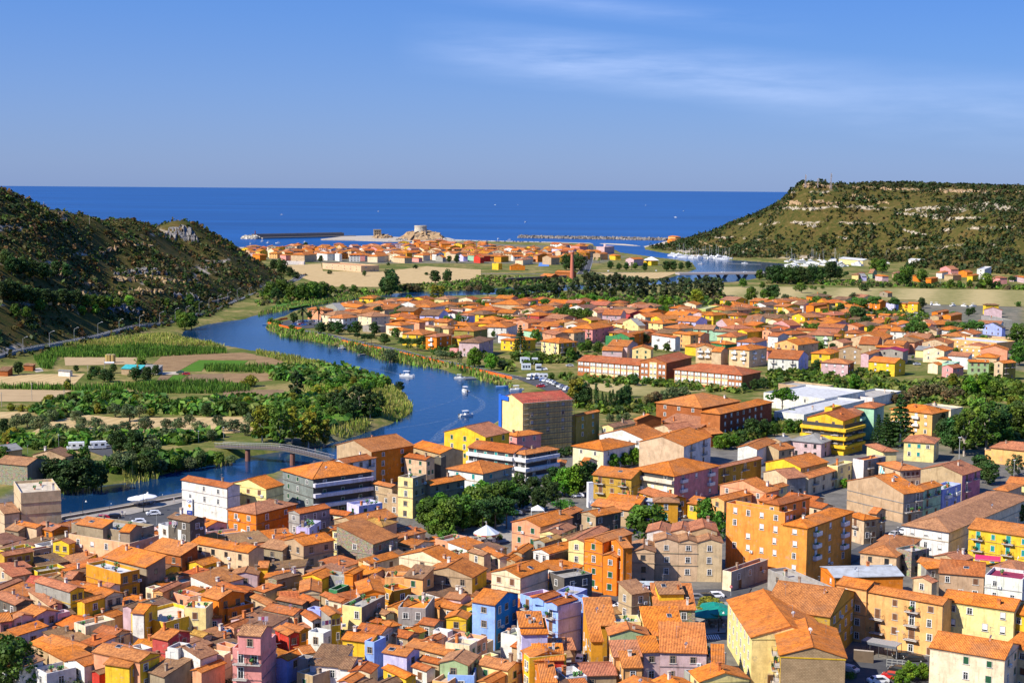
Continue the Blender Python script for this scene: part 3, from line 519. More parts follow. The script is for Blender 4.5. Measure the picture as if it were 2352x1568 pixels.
HOUSES+='''
#C
0,90 260,128 556,40 8 gv sa or g20|salmon house with green shutters and orange roofs by the square *the salmon house with green shutters
258,192 420,202 582,130 8.5 gv yp pk n10|pale yellow house with pinkish-tan ribbed roof
440,202 515,242 762,160 8.5 gv yp tn n10|yellow house with fanned tan roof
520,242 660,267 882,150 10.5 gv yp pk x10|pale yellow house beside the orange corner house
200,252 300,272 457,225 8.5 gv gr yt n00|grey house with ochre roof
197,302 340,374 602,300 8 gv dk/wh or x20|white-fronted house with dark flank and bright orange roof
0,342 90,372 197,300 7 gv tn or d10|tan house with thin orange roof
-60,430 30,442 87,400 6.5 gv tn or n00|house with a scrap of orange roof by the pale pink house
75,747 425,862 637,778 10.5 f lv/bl ru b30B|tall light blue house with lavender flank and balconies *the light blue house
+170,777 292,803 452,745 11 gv bl ru n00|
+300,812 416,850 607,790 11 gv bl ru n00|
400,722 580,752 692,640 9 f pb fl n00|lavender terrace house with rubble-strewn roof
575,760 690,817 764,790 9 f bl wh n00|pale blue annexe with white flat roof
340,562 480,602 737,560 9 f dk fl n00|dark unfinished grey building
668,238 832,270 1102,188 12.5 gv or ob g10|deep orange corner house of three storeys with green shutters *the deep orange corner house
+835,370 965,407 1100,345 9.8 gv or ob g10|
+668,350 830,385 1090,330 9 f or ob g20|
+895,252 1020,322 1104,280 12.3 gv or ob n00|
1312,262 1530,268 1545,240 10.05 gv be tn x10@12|long beige palazzo of three gables with brown-stained cornices *the three-gabled palazzo
+1532,268 1705,271 1715,240 10.05 gv be tn x10@12|
+1707,271 1932,275 1945,240 10.05 gv be tn x10@12|
+1105,352 1310,358 1330,330 8.5 gv be tn o10@10|
1240,178 1465,188 1475,150 10.5 gv wh pk n00@9|pinkish roof of a white-sided house behind the palazzo
1467,170 1650,178 1660,150 11 gv be pk n00@9|rear gabled house with faded pink roof
1652,165 1885,170 1900,150 11.5 gv tn pk n00@10|rear gabled house with weedy pinkish roof
1935,540 2015,547 2351,432 5 f gr/cr ru n00|low white shop building with awnings and sunken roof *the low white shop
1262,762 1308,882 1682,886 8 sv st or n10|rubble stone house with orange roof and yellow terrace *the stone house with yellow terrace
+1262,690 1275,780 1640,782 9 f yl ru n00|
+1320,682 1345,747 1592,742 10.5 sv yl tn n00|
+1083,702 1100,747 1262,722 10.5 sv tn tn n10|
650,962 700,1032 952,1030 9 sv oc ob x20|mustard house with rust-striped roof at the street corner
+930,915 945,1005 1186,1003 9.4 f yp wh n00|
915,1052 900,1122 1250,1120 9.5 gu pg/yp or n00|olive-yellow gabled house with orange roof *the olive-yellow gabled house
1160,1047 1240,1123 1583,1120 8.5 sv yp or n02|house with long bright orange tiled roof and chimney
1345,1165 1362,1274 1787,1286 8 sv lp or n00|long pink plastered house with deep orange tiled roof *the long pink plastered house
+1190,1217 1200,1277 1360,1272 8 sv lp or n00|
905,1247 935,1318 1190,1312 7.5 sv pe pk x20|peach house with pink-brown striped roof and skylight
+990,1302 1020,1418 1195,1414 6.5 sv pe or n00|
1072,1497 1105,1645 1400,1595 7 gu cr or n00|house with smooth orange gable roof at the near edge
1345,1500 1365,1640 1692,1592 7 gu cr or n00|house with smooth orange roof and white dormer
1640,1477 1735,1547 2175,1522 8.5 gu yp or n00|house with large smooth orange gable roof *the large smooth orange roof
50,966 70,1044 286,1040 10.5 sv wh or x20|white house with orange striped roof beside the light blue house
65,1056 92,1112 326,1106 9.5 sv lv or x20|lavender white house with small striped roof
110,1232 160,1335 500,1300 8.5 f yl yl x20|bright yellow house with parapet and balcony *the bright yellow parapet house
+150,1250 175,1332 482,1302 8.4 gu or or n00|
190,1274 205,1350 476,1347 8 sv rd or n00|red house with smooth orange lean-to roof
212,1382 270,1553 406,1522 7.5 gv or or n00|orange house with glossy orange tiled roof
380,1450 500,1522 690,1500 6.5 f wh wh n00|white roof terrace with plastic table and chairs *the white terrace with plastic chairs
310,1562 335,1605 545,1590 6.5 gu tn br n00|house with brown striped roof at the near edge
530,1532 560,1605 702,1592 6.5 sv tn ru n00|house with rust striped roof at the near edge
700,1107 730,1177 797,1162 8.5 sv oc or d20|narrow ochre house on the street
1790,1182 1805,1332 1972,1290 6.5 f wh fl n00|white flat-roofed house with stained parapet
1580,1352 1632,1482 1836,1462 6 f gr fl n00|grey flat-roofed house with stained parapet
1833,1287 1838,1369 1893,1366 7 sv wh or n00|tiny house with narrow orange roof
1985,800 2205,1142 2560,1060 10 gu yp or x60@15|long cream-yellow house with a grey gutter along the side street *the long cream-yellow street house
#Z
1730,1436 1793.5,1502 1942,1508 10.5 gu bk2/yl or d50B@19|bright yellow house with bare block gable wall *the yellow house with block gable
#D
-40,870 570,952 808,843 10.5 gu ys ob x24|mustard house with broad tan roof and grey barge boards *the mustard house with grey barge boards
1845,140 2450,228 2480,160 9 gu yl ob t40B@11|bright yellow house with teal shutters and striped awnings *the yellow house with awnings
1490,1228 2175,1342 2200,1300 9 gu cr or g32@11|cream house with green shutters and orange roof in the near corner *the cream house with green shutters
905,717 1605,842 1642,702 11.5 gu pe or b40B|long peach-yellow house with brown shutters and balconies *the long peach balcony house
+635,652 905,702 1025,592 12 gu pe or n20B|
1605,800 2262,897 2351,792 11 gu yp or w40|pale yellow house with magenta pilasters and roof terrace *the pale yellow house with magenta pilasters
2190,1207 2500,1292 2520,1240 8.5 gu cr or b30B@10|cream house with balconies at the frame edge
2262,915 2450,962 2470,910 10 gu yl or b20@8|yellow house with orange roof behind the magenta pilasters
380,442 612,592 1242,577 6.5 gv or mt w20|orange-red hall with grey ribbed metal roof *the hall with grey metal roof
0,520 470,722 642,640 5 f gr fl n00|grey flat roof with big ventilation units *the grey roof with ventilation units
850,362 1180,404 1396,312 5.5 h be ob n00|low house with hipped tan roof carrying solar panels *the low house with solar panels
1175,352 1320,362 1482,330 6.5 f st wh n00|rubble stone house with white flat roof
1378,447 1588,480 1642,420 6.5 gu cr ob n00|house with narrow brown-orange roof
1525,397 1745,447 1887,372 6 gv tn pk n00|house with wide pink-orange roof below the yellow house with awnings
1575,547 1985,582 2072,510 6.5 gu tn ru n20|house with long rust-brown roof and satellite dish
+1455,512 1575,502 1600,470 6.5 su gr or x10|
1190,542 1330,602 1505,640 5.5 gu be pk n00|house with faded pink tiled roof beside the metal hall
1995,572 2340,617 2351,580 7 f wh mr n00@9|white building with maroon flat roof and a row of ventilators *the white building with maroon roof
2055,497 2300,542 2452,440 6.5 h be pk n00|building with faded pink hipped roof
#H
1250,1395 1662,1478 2400,1165 8.5 h cr/wh tn w30|long white institute with huge tan hipped roof *the white institute with tan roof
730,1322 885,1367 1002,1305 8.5 h tn/be or b12B|ornate beige corner house with dark cornice *the ornate beige corner house
950,1305 1000,1312 1082,1280 8.5 gu tn or b01b|tan house with orange roof beside the ornate corner house
730,1012 1245,1130 1422,1086 10.5 gv gr/tn or x02b|house with a great blank tan brick gable *the great blank tan gable
1280,1012 1420,1097 1592,1048 10.5 gv mi or b02b|white house with maroon window surrounds
1585,1092 1602,1098 1776,1040 8.5 f pb wh w02b|periwinkle blue house with white flat roof
1405,905 1785,957 1952,892 10 gv mg/tn pk b02b|magenta-pink house with blank tan gable *the magenta-pink house
1018,852 1215,914 1402,860 8.5 h be or b24|house with teal striped awning and bright orange roof *the house with teal awning
780,800 880,827 1082,790 10 f gr/wh or d02b|white house with parasol roof terrace *the white house with parasol terrace
545,842 640,882 787,840 8.5 f yp yp d12|pale yellow house with crenellated parapet
910,682 1060,742 1182,715 8 h yp pk n00|cream house with orange-pink roof by the great conifer
1250,647 1525,667 1667,635 8.5 h yp pk t32|cream-yellow villa with teal shutters and pink pilasters *the cream villa with teal shutters
205,637 490,667 637,630 6.5 h lp gy o32|pinkish house with grey slate hipped roof *the slate-roofed house
0,632 130,652 227,570 6.5 gv tn gy n00|house with steep grey slate roof
-60,702 100,730 242,695 6.5 gv tn or o02|tan house with orange roof beside the slate roofs
310,487 700,532 872,477 12 f yl yl d33Bb|yellow apartment block with stacked balconies and rooftop turret *the yellow balcony block
+360,432 690,462 847,430 14.5 gv yl ru d22|
+520,338 590,347 677,325 17.8 f yl cr n10|
680,392 835,402 962,350 13 h mi pk d12b|mint green apartment block behind the yellow balcony block
+800,332 975,347 1067,340 15 h mi ru n02|
1130,352 1510,397 1662,355 11.5 h pe or w40B|peach apartment block with long orange hipped roof *the peach hipped block
1395,322 1680,357 1792,320 6.5 f cr fl d20|cream hall with dark flat roof
55,377 330,407 887,272 6.5 f wh wh w23|white school with long flat roofs *the white flat-roofed school
+-40,217 520,277 892,255 7 f wh wh w50|
710,232 960,252 1227,190 5.5 f wh fl n00|low grey-white hall with dark parapet roof
95,122 460,162 602,115 6 f tn fl n00|ribbed brown concrete hall with flat roof *the ribbed brown hall
-20,842 300,892 547,820 8 gv pe/yl or w02|yellow-gabled row house with three orange roofs
-40,932 175,990 347,940 8.5 gv gr/be pk d02b|house with faded brown-pink roof and grey front
340,957 372,987 652,905 7 gv cr or d03b|cream row house with dark red-orange roof and long balcony
-80,1062 0,1097 177,1050 7 gv yp or x02|pale yellow house with orange roof at the lane
150,1157 420,1202 512,1140 5.5 gu be ru n00|low house with rust roof and stub chimney
160,1192 500,1262 542,1220 5 gu be ru n00|long low rust-roofed outbuilding
2050,702 2450,742 2470,690 7 h pe pk n40@12|pink-cream villa with columned porch *the villa with columned porch
+1995,732 2330,772 2350,750 3.8 f pe be n00@8|
2195,1027 2420,1052 2440,1000 6.5 gu yp or n00@8|house with orange roof at the road bend
2085,1082 2200,1102 2332,1050 7 h be or n00|house with tan-orange hipped roof beside the long institute
-80,1172 20,1202 132,1165 9.5 gu or ru n00|orange house with rust roof behind the apartment block
#G
-108,250 100,302 553,266 18 gv yp/yp rd w03|tall pale yellow tower block wrapped in scaffolding *the scaffolded yellow tower
550,402 590,418 802,372 13 gv ol or t02|olive-yellow block with teal windows beside the scaffolded tower
-60,577 45,602 267,575 9.5 h pk or x12|pink house with orange hipped roof below the scaffolded tower
20,722 125,770 417,720 12 h wh ob w12Bb|white corner block with open top loggia and balconies *the white corner block
560,712 840,732 1132,672 8.5 h wh/cr or x24|cream-white house with wavy orange roof *the cream-white hipped house
805,587 1210,632 1402,582 10 gv wh or x50|white gabled house with a row of square windows *the white gabled house
1170,652 1580,692 1827,640 11 gv wh/be or d02b|house with tall blank beige gable and grey balconies *the blank beige gable house
745,952 1097,992 1242,880 9 gu ys or b30B|mustard house with brown shutters and balconies by the avenue
1100,907 1490,967 1897,872 10.5 h pk/cr or w33Bb|long pink house with cream front and wide balcony *the long pink balcony house
1830,852 1888,897 2292,805 8.5 gv ys pk b04b|long mustard house with pink-brown roof and dark balconies *the long mustard house
1735,374 1912,399 2388,290 11 h rb/bk or w08|red-brown institute with white window bands *the red-brown institute
+1325,302 1745,352 2092,272 9.5 h bk ob x30|
1150,452 1372,437 1587,392 6.5 gv bk/bk or n00|brick chapel-like hall with white-edged gable
1385,467 1740,522 1862,490 4.5 su bk pk n00|low brick wing with pinkish lean-to roof
825,492 930,522 1132,480 7 gv yp br x20|cream house with brown roof
1310,532 1480,552 1702,525 8.5 gv be pk n00|house with orange-pink roof and two skylights
1690,547 1830,582 1932,570 6 gv bk or n00|brick house with rust roof by the institute
2075,697 2250,722 2422,650 7.5 gv wh or n00|white house with thin orange roof
1912,1047 2330,1117 2452,1062 8 gv sa or x40|salmon house with wide orange-pink roof
+1825,1142 1950,1192 2202,1130 7 gv pe or n00|
1310,1202 1525,1207 1642,1160 9 h oc tn t12b|ochre house with balustraded loggia beneath the tan hipped roof *the ochre loggia house
735,1232 1075,1277 1182,1220 6 gu tn or n00|long house with deep orange ribbed roof by the white pillar
860,1202 1170,1232 1267,1195 6 gu tn or n00|second long ribbed orange roof behind the white pillar
950,1152 1290,1202 1347,1170 6.5 gu pb mt n00|lavender rooftop house with a bank of solar panels
1170,1112 1440,1192 1602,1150 7 gu oc ru n00|house with pinkish rust roof beside the solar panels
1600,1177 1700,1227 1852,1190 5.5 gu yl or n00|yellow house with orange roof between the trees
400,872 470,874 517,840 5 h wh or n00|small white house with bright orange hipped roof
620,882 660,892 782,830 5 gu cr or n00|garden house with orange roof under the avenue trees
640,1317 770,1334 1000,1290 8 gv dk/tn or n10|soot-stained stone house with orange roof by the large round tree
390,1264 510,1327 642,1275 7.5 gv dk or n00|dark-flanked house with orange roof behind the salmon house
#E
125,1117 190,1126 558,1100 13 f be cr n00|tall beige building with a blank side wall beside the river *the blank beige river building
1670,1002 2085,1077 2140,1040 10.5 gu wh/wh ru x30|white three-storey house on the quay with a rust roof *the white quay house
-40,847 250,872 432,802 7 gu gb/st tn n00|old stone house with tan roof smothered in ivy *the ivy-covered stone house
300,772 600,792 702,740 5 gv tn br n00|shed with striped brown roof by the campers
-60,722 60,740 202,722 4 gv tn gy n00|low shed with grey sheet roof
-100,1252 40,1314 178,1254 8 gv be tn n00|beige house with tan roof below the blank beige building
#F
245,967 525,992 1062,922 11.5 h dk/gr2 or n23b|grey apartment block with white balcony bands *the grey block with white bands
700,792 820,850 1102,797 9.5 gv wh ru d03b|white house with rust roof and laundry by the footbridge
742,702 1060,744 1447,684 11.5 gv or/tn ob x02|big house with tan gable and dark orange flank *the big tan and orange river house
1363,787 1565,817 1640,750 8.5 gu be ru g22|beige house with rust roof and green shutters *the beige house with green shutters
+1640,775 1700,800 1817,760 8 f dk fl n00|
1430,692 1700,762 1902,722 9 gu tn or n02|long tan house with orange roof on the river
1730,562 2108,610 2327,570 11 gv yl/yl pk g32|bright yellow gabled house with green shutters on the river *the bright yellow river house
1765,897 2085,944 2352,887 8.5 h be/wh or t22|white house with orange hipped roof and teal shutters *the white house with teal shutters
1062,1027 1250,1067 1306,1030 8 gu tn or n00|old tan hall with arched windows and orange roof
+1305,977 1440,992 1563,960 12 f tn/yp fl n00|
+1560,1042 1600,1052 1917,994 9 gv gb or n00|
+1205,1127 1340,1147 1440,1115 6 f tn fl x11|
835,1232 945,1247 1162,1215 8 f lv lv n00|lavender house with white lattice roof terrace *the lavender house with lattice terrace
645,1302 840,1327 902,1290 7 gu cr ru n00|cream house with rust roof behind the lavender terrace
1950,702 2372,757 2395,720 10.5 gu wh ru t40B@10|white house with rust roof and long flowered balcony *the white flowered-balcony house
'''  # right walls of low shop, grey block, ornate corner house: shade painted in
HOUSES+="""
#L
535,1105 640,1112 660,1100 3 gu wh gy n10|low white farm shed with a flat grey roof *the white farm shed
1115,1085 1290,1092 1310,1075 3.4 su tn tq n20|long farm shed with a turquoise sheet roof *the turquoise-roofed farm shed
1300,1085 1450,1092 1470,1080 3 su gr gy n10|grey farm shed with sheet roof beside the turquoise one
-20,1105 70,1108 82,1100 3 su bk br n00|low ruined brick shed at the field edge
215,1055 300,1060 314,1048 3 su bk br n10|small brown shed by the farm path
"""
HOUSES+='''
#K
475,237 620,252 712,237 9 h sa or d22|salmon house with orange hipped roof on the river point *the salmon house on the river point
595,277 720,302 942,287 8 h cr tn d22|cream house with tan roof
665,312 800,327 937,312 9 h wh or d33|white three-storey house with orange roof by the car park
930,302 1060,312 1232,302 8 h cr tn x22|cream house with white awning
980,392 1120,402 1192,387 5 f gr fl n10|grey flat-roofed garage
740,207 930,230 1042,217 8 gu be or n10
825,247 950,260 1002,242 7 h gr or n10
640,207 765,252 832,227 6 gv gr gy n00
1025,190 1180,197 1262,190 8 h wh or d20
1190,177 1260,202 1352,190 8 gv pk tn n11
1010,237 1180,247 1282,237 7 h be or n20
1315,202 1480,207 1652,187 8 gv wh or x30
1480,217 1600,227 1737,207 10 h wh or d22
1640,147 1770,152 1862,142 10 h yp tn d22|pale yellow three-storey villa with tan hipped roof
1835,187 1890,192 1942,182 6 h yp tn n10
1245,347 1400,337 1517,287 8 gu rb or n00|dark red-brown house with a long steep orange roof
1375,347 1500,362 1557,347 8 h sa or n11
1195,382 1330,392 1452,380 8 h cr or n20
1225,427 1350,442 1452,427 5 h cr or n10
1345,467 1530,477 1662,452 8.5 h yl or d21|bright yellow house with orange hipped roof near the riverside road *the yellow riverside house
1560,492 1660,497 1797,480 9.5 h or pk w12B|red-orange house with white-railed balconies *the red-orange balcony house
1800,497 1880,507 1997,492 7.5 h yl ru d11
1865,542 2050,550 2180,540 10 h lp br b22|pale pink villa with brown hipped roof and brown shutters *the pale pink villa
1820,432 2000,442 2127,437 8 h ol or d21
1635,357 1960,380 1992,352 6 gu wh or d40|long low white house with bright orange roof
1960,282 2090,292 2217,282 8 h yl br d21
1505,297 1680,302 1767,292 7.5 gu lv br d20
1865,292 1950,302 2012,292 9 h lv pk n11
1775,232 1900,242 1922,227 7 gu lp br n20
1900,222 1980,234 2057,224 7 h cr or n10
2010,247 2200,257 2302,242 7 h or ru n20
2045,332 2200,342 2292,330 6.5 h rb or n20
2075,402 2300,410 2402,400 8 h wh or x30
1555,397 1640,410 1692,392 6 h yp tn n10
1650,414 1770,422 1842,412 5 h yp tn n10
2225,477 2340,492 2402,482 6 h wh or n10
2250,522 2380,532 2432,517 7.5 h yl or d20
1750,287 1850,302 1902,282 6 f wh wh n00
1780,602 1850,607 1872,597 4 f pk pk n00
2000,367 2170,377 2262,367 7.5 h yl or n20
2260,347 2390,357 2422,342 7.5 h pk or n20
2170,197 2290,202 2330,192 8 h tn or n20
#M
80,552 260,562 432,557 7 gv be or n30
130,592 250,602 357,582 9 h cm or d22|dark crimson house with orange hipped roof
0,622 75,637 152,622 9 h pk pk w12|rose pink house with three white-framed windows
180,692 320,707 352,652 8.5 gu rb ob x20|brown house with dormered rust roof
360,697 420,702 470,692 8 gu wh ru n10
545,712 740,724 932,707 10.5 h pk or d33B|large pink apartment house with orange hipped roof *the large pink apartment house
105,732 220,747 307,732 7 h mi or n10
280,762 400,777 527,772 9 gu sa pk d20
430,747 570,757 672,742 9.5 h be or d22
270,842 430,852 594,840 11 h ys/yp or x33Bb|yellow apartment house with white balconies and bright orange roof *the yellow house with white balconies
0,812 100,827 217,817 8 h yl or d11
925,782 1078,797 1094,782 8.5 gv gn ru d10|deep green gabled house *the deep green house
+860,787 925,792 940,775 6.5 f gn ru n00|
1020,757 1090,777 1207,752 9.5 h or or d12|orange house with orange hipped roof beside the deep green house
1020,657 1160,692 1224,682 10 gv yp gy d20|pale yellow house with grey sheet roof *the pale yellow house with grey roof
+920,682 1010,692 1025,670 8 f yp yp n00|
1255,670 1385,674 1527,662 10.5 h pg/yp or d22|pale green house with orange roof and drawn shutters
1520,682 1600,692 1664,674 8 gu lm or n01|lime green house with orange roof
1285,772 1500,802 1547,762 10 gu wh ru w20B|modern white house with double balconies *the modern white house
1480,757 1640,777 1712,767 10 h pe or d11
880,872 1060,882 1157,877 9 gu lp or d10|lilac-pink house with orange roof behind the school
+830,917 1010,922 1087,907 6.5 gu lp or x10|
1105,907 1275,912 1387,897 8.5 gv yp or g20|cream gabled house with bright green shutters *the cream house with bright green shutters
1690,892 1840,897 1967,882 10.5 gv be or w20B|beige apartment house with gabled roof behind the school
+1835,927 1920,932 1987,917 9.5 gu be or n10|
1995,902 2180,917 2342,902 11.5 h be or w22Bb|beige brick apartment block with white balconies *the beige block with white balconies
1590,877 1700,887 1832,872 6.5 h yl or n10
1830,847 1960,864 2067,852 7.5 h gn or n10|green-walled house with orange hipped roof
965,562 1085,582 1217,577 9 gu cm pk x11|crimson pink house with pale pink roof and solar panel *the crimson pink house
830,592 1000,597 1047,577 9.5 gu lp ru x20
740,547 860,557 952,547 7.5 gu wh pk d10
1405,592 1600,602 1662,577 7.5 gu wh or n20|long white house with orange roof near the meadow
1480,562 1680,582 1727,572 7 gu be or n10
1510,647 1690,657 1792,627 9 gu lv or d20
1675,517 1780,542 1902,512 8 f lm lm d11|lime green flat-roofed house *the lime green flat-roofed house
1835,542 1960,554 2067,547 9 h lm or d11|yellow-green house with orange roof beside the lime green flat roof
1740,592 1850,600 1967,587 9.5 h yl or d22|yellow ochre house with bright orange roof
2045,512 2165,532 2282,517 9 h yl ru d11
1985,647 2120,657 2227,632 7 h rb ru n10
2135,657 2270,662 2332,642 7 gu wh br n10
1665,722 1850,730 1902,702 8.5 gu mi tn d20|mint green house with tan roof *the mint green house
1845,742 2060,752 2082,717 7.5 gu mi br n10
1875,662 1980,692 2082,682 7 gv lp or n11
2000,682 2120,697 2197,682 7 gv cr or n10
2060,732 2160,752 2332,737 8 gv yl or d10|yellow house with gabled orange roof
1885,787 2060,797 2162,782 8 h yp ru d20
2065,837 2230,847 2342,827 8.5 h lv ru d20
790,642 910,652 962,612 7 f bk fl n10|roofless brick shell of a house
1050,642 1180,657 1262,642 7 h sa pk n10
415,582 590,577 657,547 7.5 gu or ob n10
0,582 60,607 132,592 7 h yl tn n10
2240,892 2351,917 2422,882 7 h pk or n10
#N
62,852 275,870 462,840 11 gv be/pe or b32B|peach-cream apartment house with three rows of balconies *the peach apartment house with balconies
0,987 280,1002 372,992 8.5 gu lv/wh ru x32B|white house with brown-rust roof and balconies *the white house with rust roof
400,942 570,952 652,932 9.5 h yl or d11|yellow house with orange roof beside the white rust-roofed house
650,907 855,912 977,892 10 gv tn or w20|tan gabled house with orange shutters
+855,942 925,957 1032,922 8.5 gv lp or n01|
490,1027 735,1042 922,1022 8.5 h bk/lp ob w32|pinkish brick house with laundry on the balcony *the brick house with laundry
925,1017 1165,1037 1262,1007 8.5 gu yl or w21|orange-yellow house with four skylights *the orange-yellow house with skylights
1010,917 1240,930 1287,912 9 gv gr mr o20|unfinished grey house under a maroon metal roof *the house with maroon metal roof
1000,887 1240,892 1352,887 10 h tn or n12
1355,912 1510,922 1562,897 5.5 gu yp gy n10|pale yellow pavilion with grey metal roof *the pale yellow pavilion
1612,807 2100,852 2272,842 8.5 f pe wh w60|long peach school hall with saw-tooth white roof *the saw-tooth school hall
+1745,887 1975,902 2022,872 7 f pe wh w40|
1955,907 2200,917 2272,897 7.5 gv sa or n30
1655,962 1840,977 1862,912 8.5 su wh pk n20
1915,977 2100,987 2242,977 6.5 h be or n20
1600,1027 1710,1042 1817,1002 7.5 f mi mt n11|mint green house with solar panels *the mint house with solar panels
1600,1067 1700,1080 1797,1072 6.5 gv pk ru x11|small pink house beside the mint solar house
1845,1022 2030,1027 2042,992 8.5 gu pg or d30|greenish-grey house with solar strip on its roof
2080,1022 2160,1037 2277,1027 11 gv ol/be or d12b|tall olive-beige house with orange gable among trees *the tall olive-beige house
1550,992 1660,1002 1702,982 6 h cr or n10
1470,1042 1560,1052 1612,1032 6 gv cr or n10
460,702 690,714 737,692 8.5 gu be/wh ru x41|long beige-white house with red-orange roof *the long beige-white house
255,732 430,742 462,717 6.5 gu yp ru n20
360,774 590,782 647,774 9.5 h pg pk w20B
555,840 690,852 777,832 5.5 gv be pk n20
765,802 1060,817 1147,807 6.5 gv be or n30|broad beige house with wide orange gable
835,860 1000,867 1052,852 6.5 gu tn ru n00
525,917 640,922 742,887 7 gv be pk n00
130,547 190,557 242,547 8 gv yp or n20
180,572 230,582 312,557 8 gv sa or n10
350,502 420,512 542,492 8 gv or ru n10
435,527 480,537 552,527 8 gv yl or n10
560,467 620,477 712,487 8 gv yl or n20
480,562 500,567 592,562 6 gv yl or n01
220,602 340,617 462,612 9.5 gv yl ob w22|yellow-orange townhouse with a big fanned roof
375,492 440,497 470,482 8 gv or or n10
450,467 530,482 562,467 8 gv oc or n10
590,577 670,582 692,562 8 gu wh pk x20
690,582 750,587 767,567 8 gu cm pk n10
875,592 975,602 997,582 9 gu sa or w20
1015,592 1110,600 1122,582 6 gu sa or n20
1145,592 1235,600 1247,582 6 gu yl or n20
890,467 1030,477 1087,462 8 gu or or w20
1085,477 1170,482 1202,467 8 gu lv br n20
1200,487 1265,492 1277,472 8 gu yl or n10
1285,487 1375,492 1387,472 9 gu yl or w10
1255,522 1340,527 1412,517 5 gu yl or n10
1505,562 1560,572 1662,552 8 gv or ob n11
1600,592 1680,602 1782,582 8 gv or ob n11
1490,602 1570,612 1652,602 7 gv tn tn n10
1560,652 1640,662 1702,647 6 gv yl tn n11
1640,657 1700,667 1782,652 6 gv yl tn n11
1385,662 1480,682 1547,672 8 gv cr pk x11
1985,547 2150,552 2172,522 7 gv lp pk n00
1960,602 2160,642 2242,592 7 f gr gy n00|large grey flat-roofed warehouse
1925,667 2140,677 2167,647 6 gu wh pk n30
1975,692 2150,712 2182,692 7 gv pb dk d30|dark-roofed blue-white workshop
1990,802 2210,817 2272,762 4.5 f be tn n00
2000,502 2120,502 2207,492 9 h yl br n20
0,632 80,652 162,642 7.5 gv cr or n10
50,672 200,692 302,667 8 gv pk ru x20
100,762 220,772 362,762 8 h tn ru n20
0,782 90,792 192,782 8.5 gu wh ru w10
770,217 830,227 892,207 8 h yp tn n11
810,232 860,240 907,227 6 gv lv gy n10
920,207 960,214 1002,192 7 gu pg tn n10
985,232 1050,240 1107,230 7 h lp or n10
1545,197 1600,207 1657,197 8 h wh or n11
1580,167 1680,177 1752,167 7 gv pk pk n11
1620,227 1700,232 1777,227 7 h tn tn n11
1830,227 1880,234 1937,224 8 h yl or n11
2060,247 2130,254 2197,242 8 h pk pk n11
1920,162 1990,177 2102,132 13 f wh wh d12|white cubic apartment block at the foot of the headland *the white block below the headland
2290,242 2351,252 2402,242 7 h lp or n10
1330,232 1385,242 1422,232 7 h or or n10
1450,252 1500,260 1562,252 7 h or or n10
1795,117 1840,124 1897,112 7 gv mi mi n10
1750,197 1830,202 1882,187 7 gv or or n10
2220,242 2260,247 2312,237 6 gv lp pk n10
1140,207 1180,214 1222,197 6 h tn tn n00
650,77 870,97 952,77 8 gu yp wh n40|long boatyard shed with white metal roof *the boatyard shed
1290,87 1440,97 1492,82 6 gu wh wh n20
1025,387 1100,392 1142,377 5 gv st or o10|lonely stone ruin in the dry meadow *the stone ruin in the meadow
'''
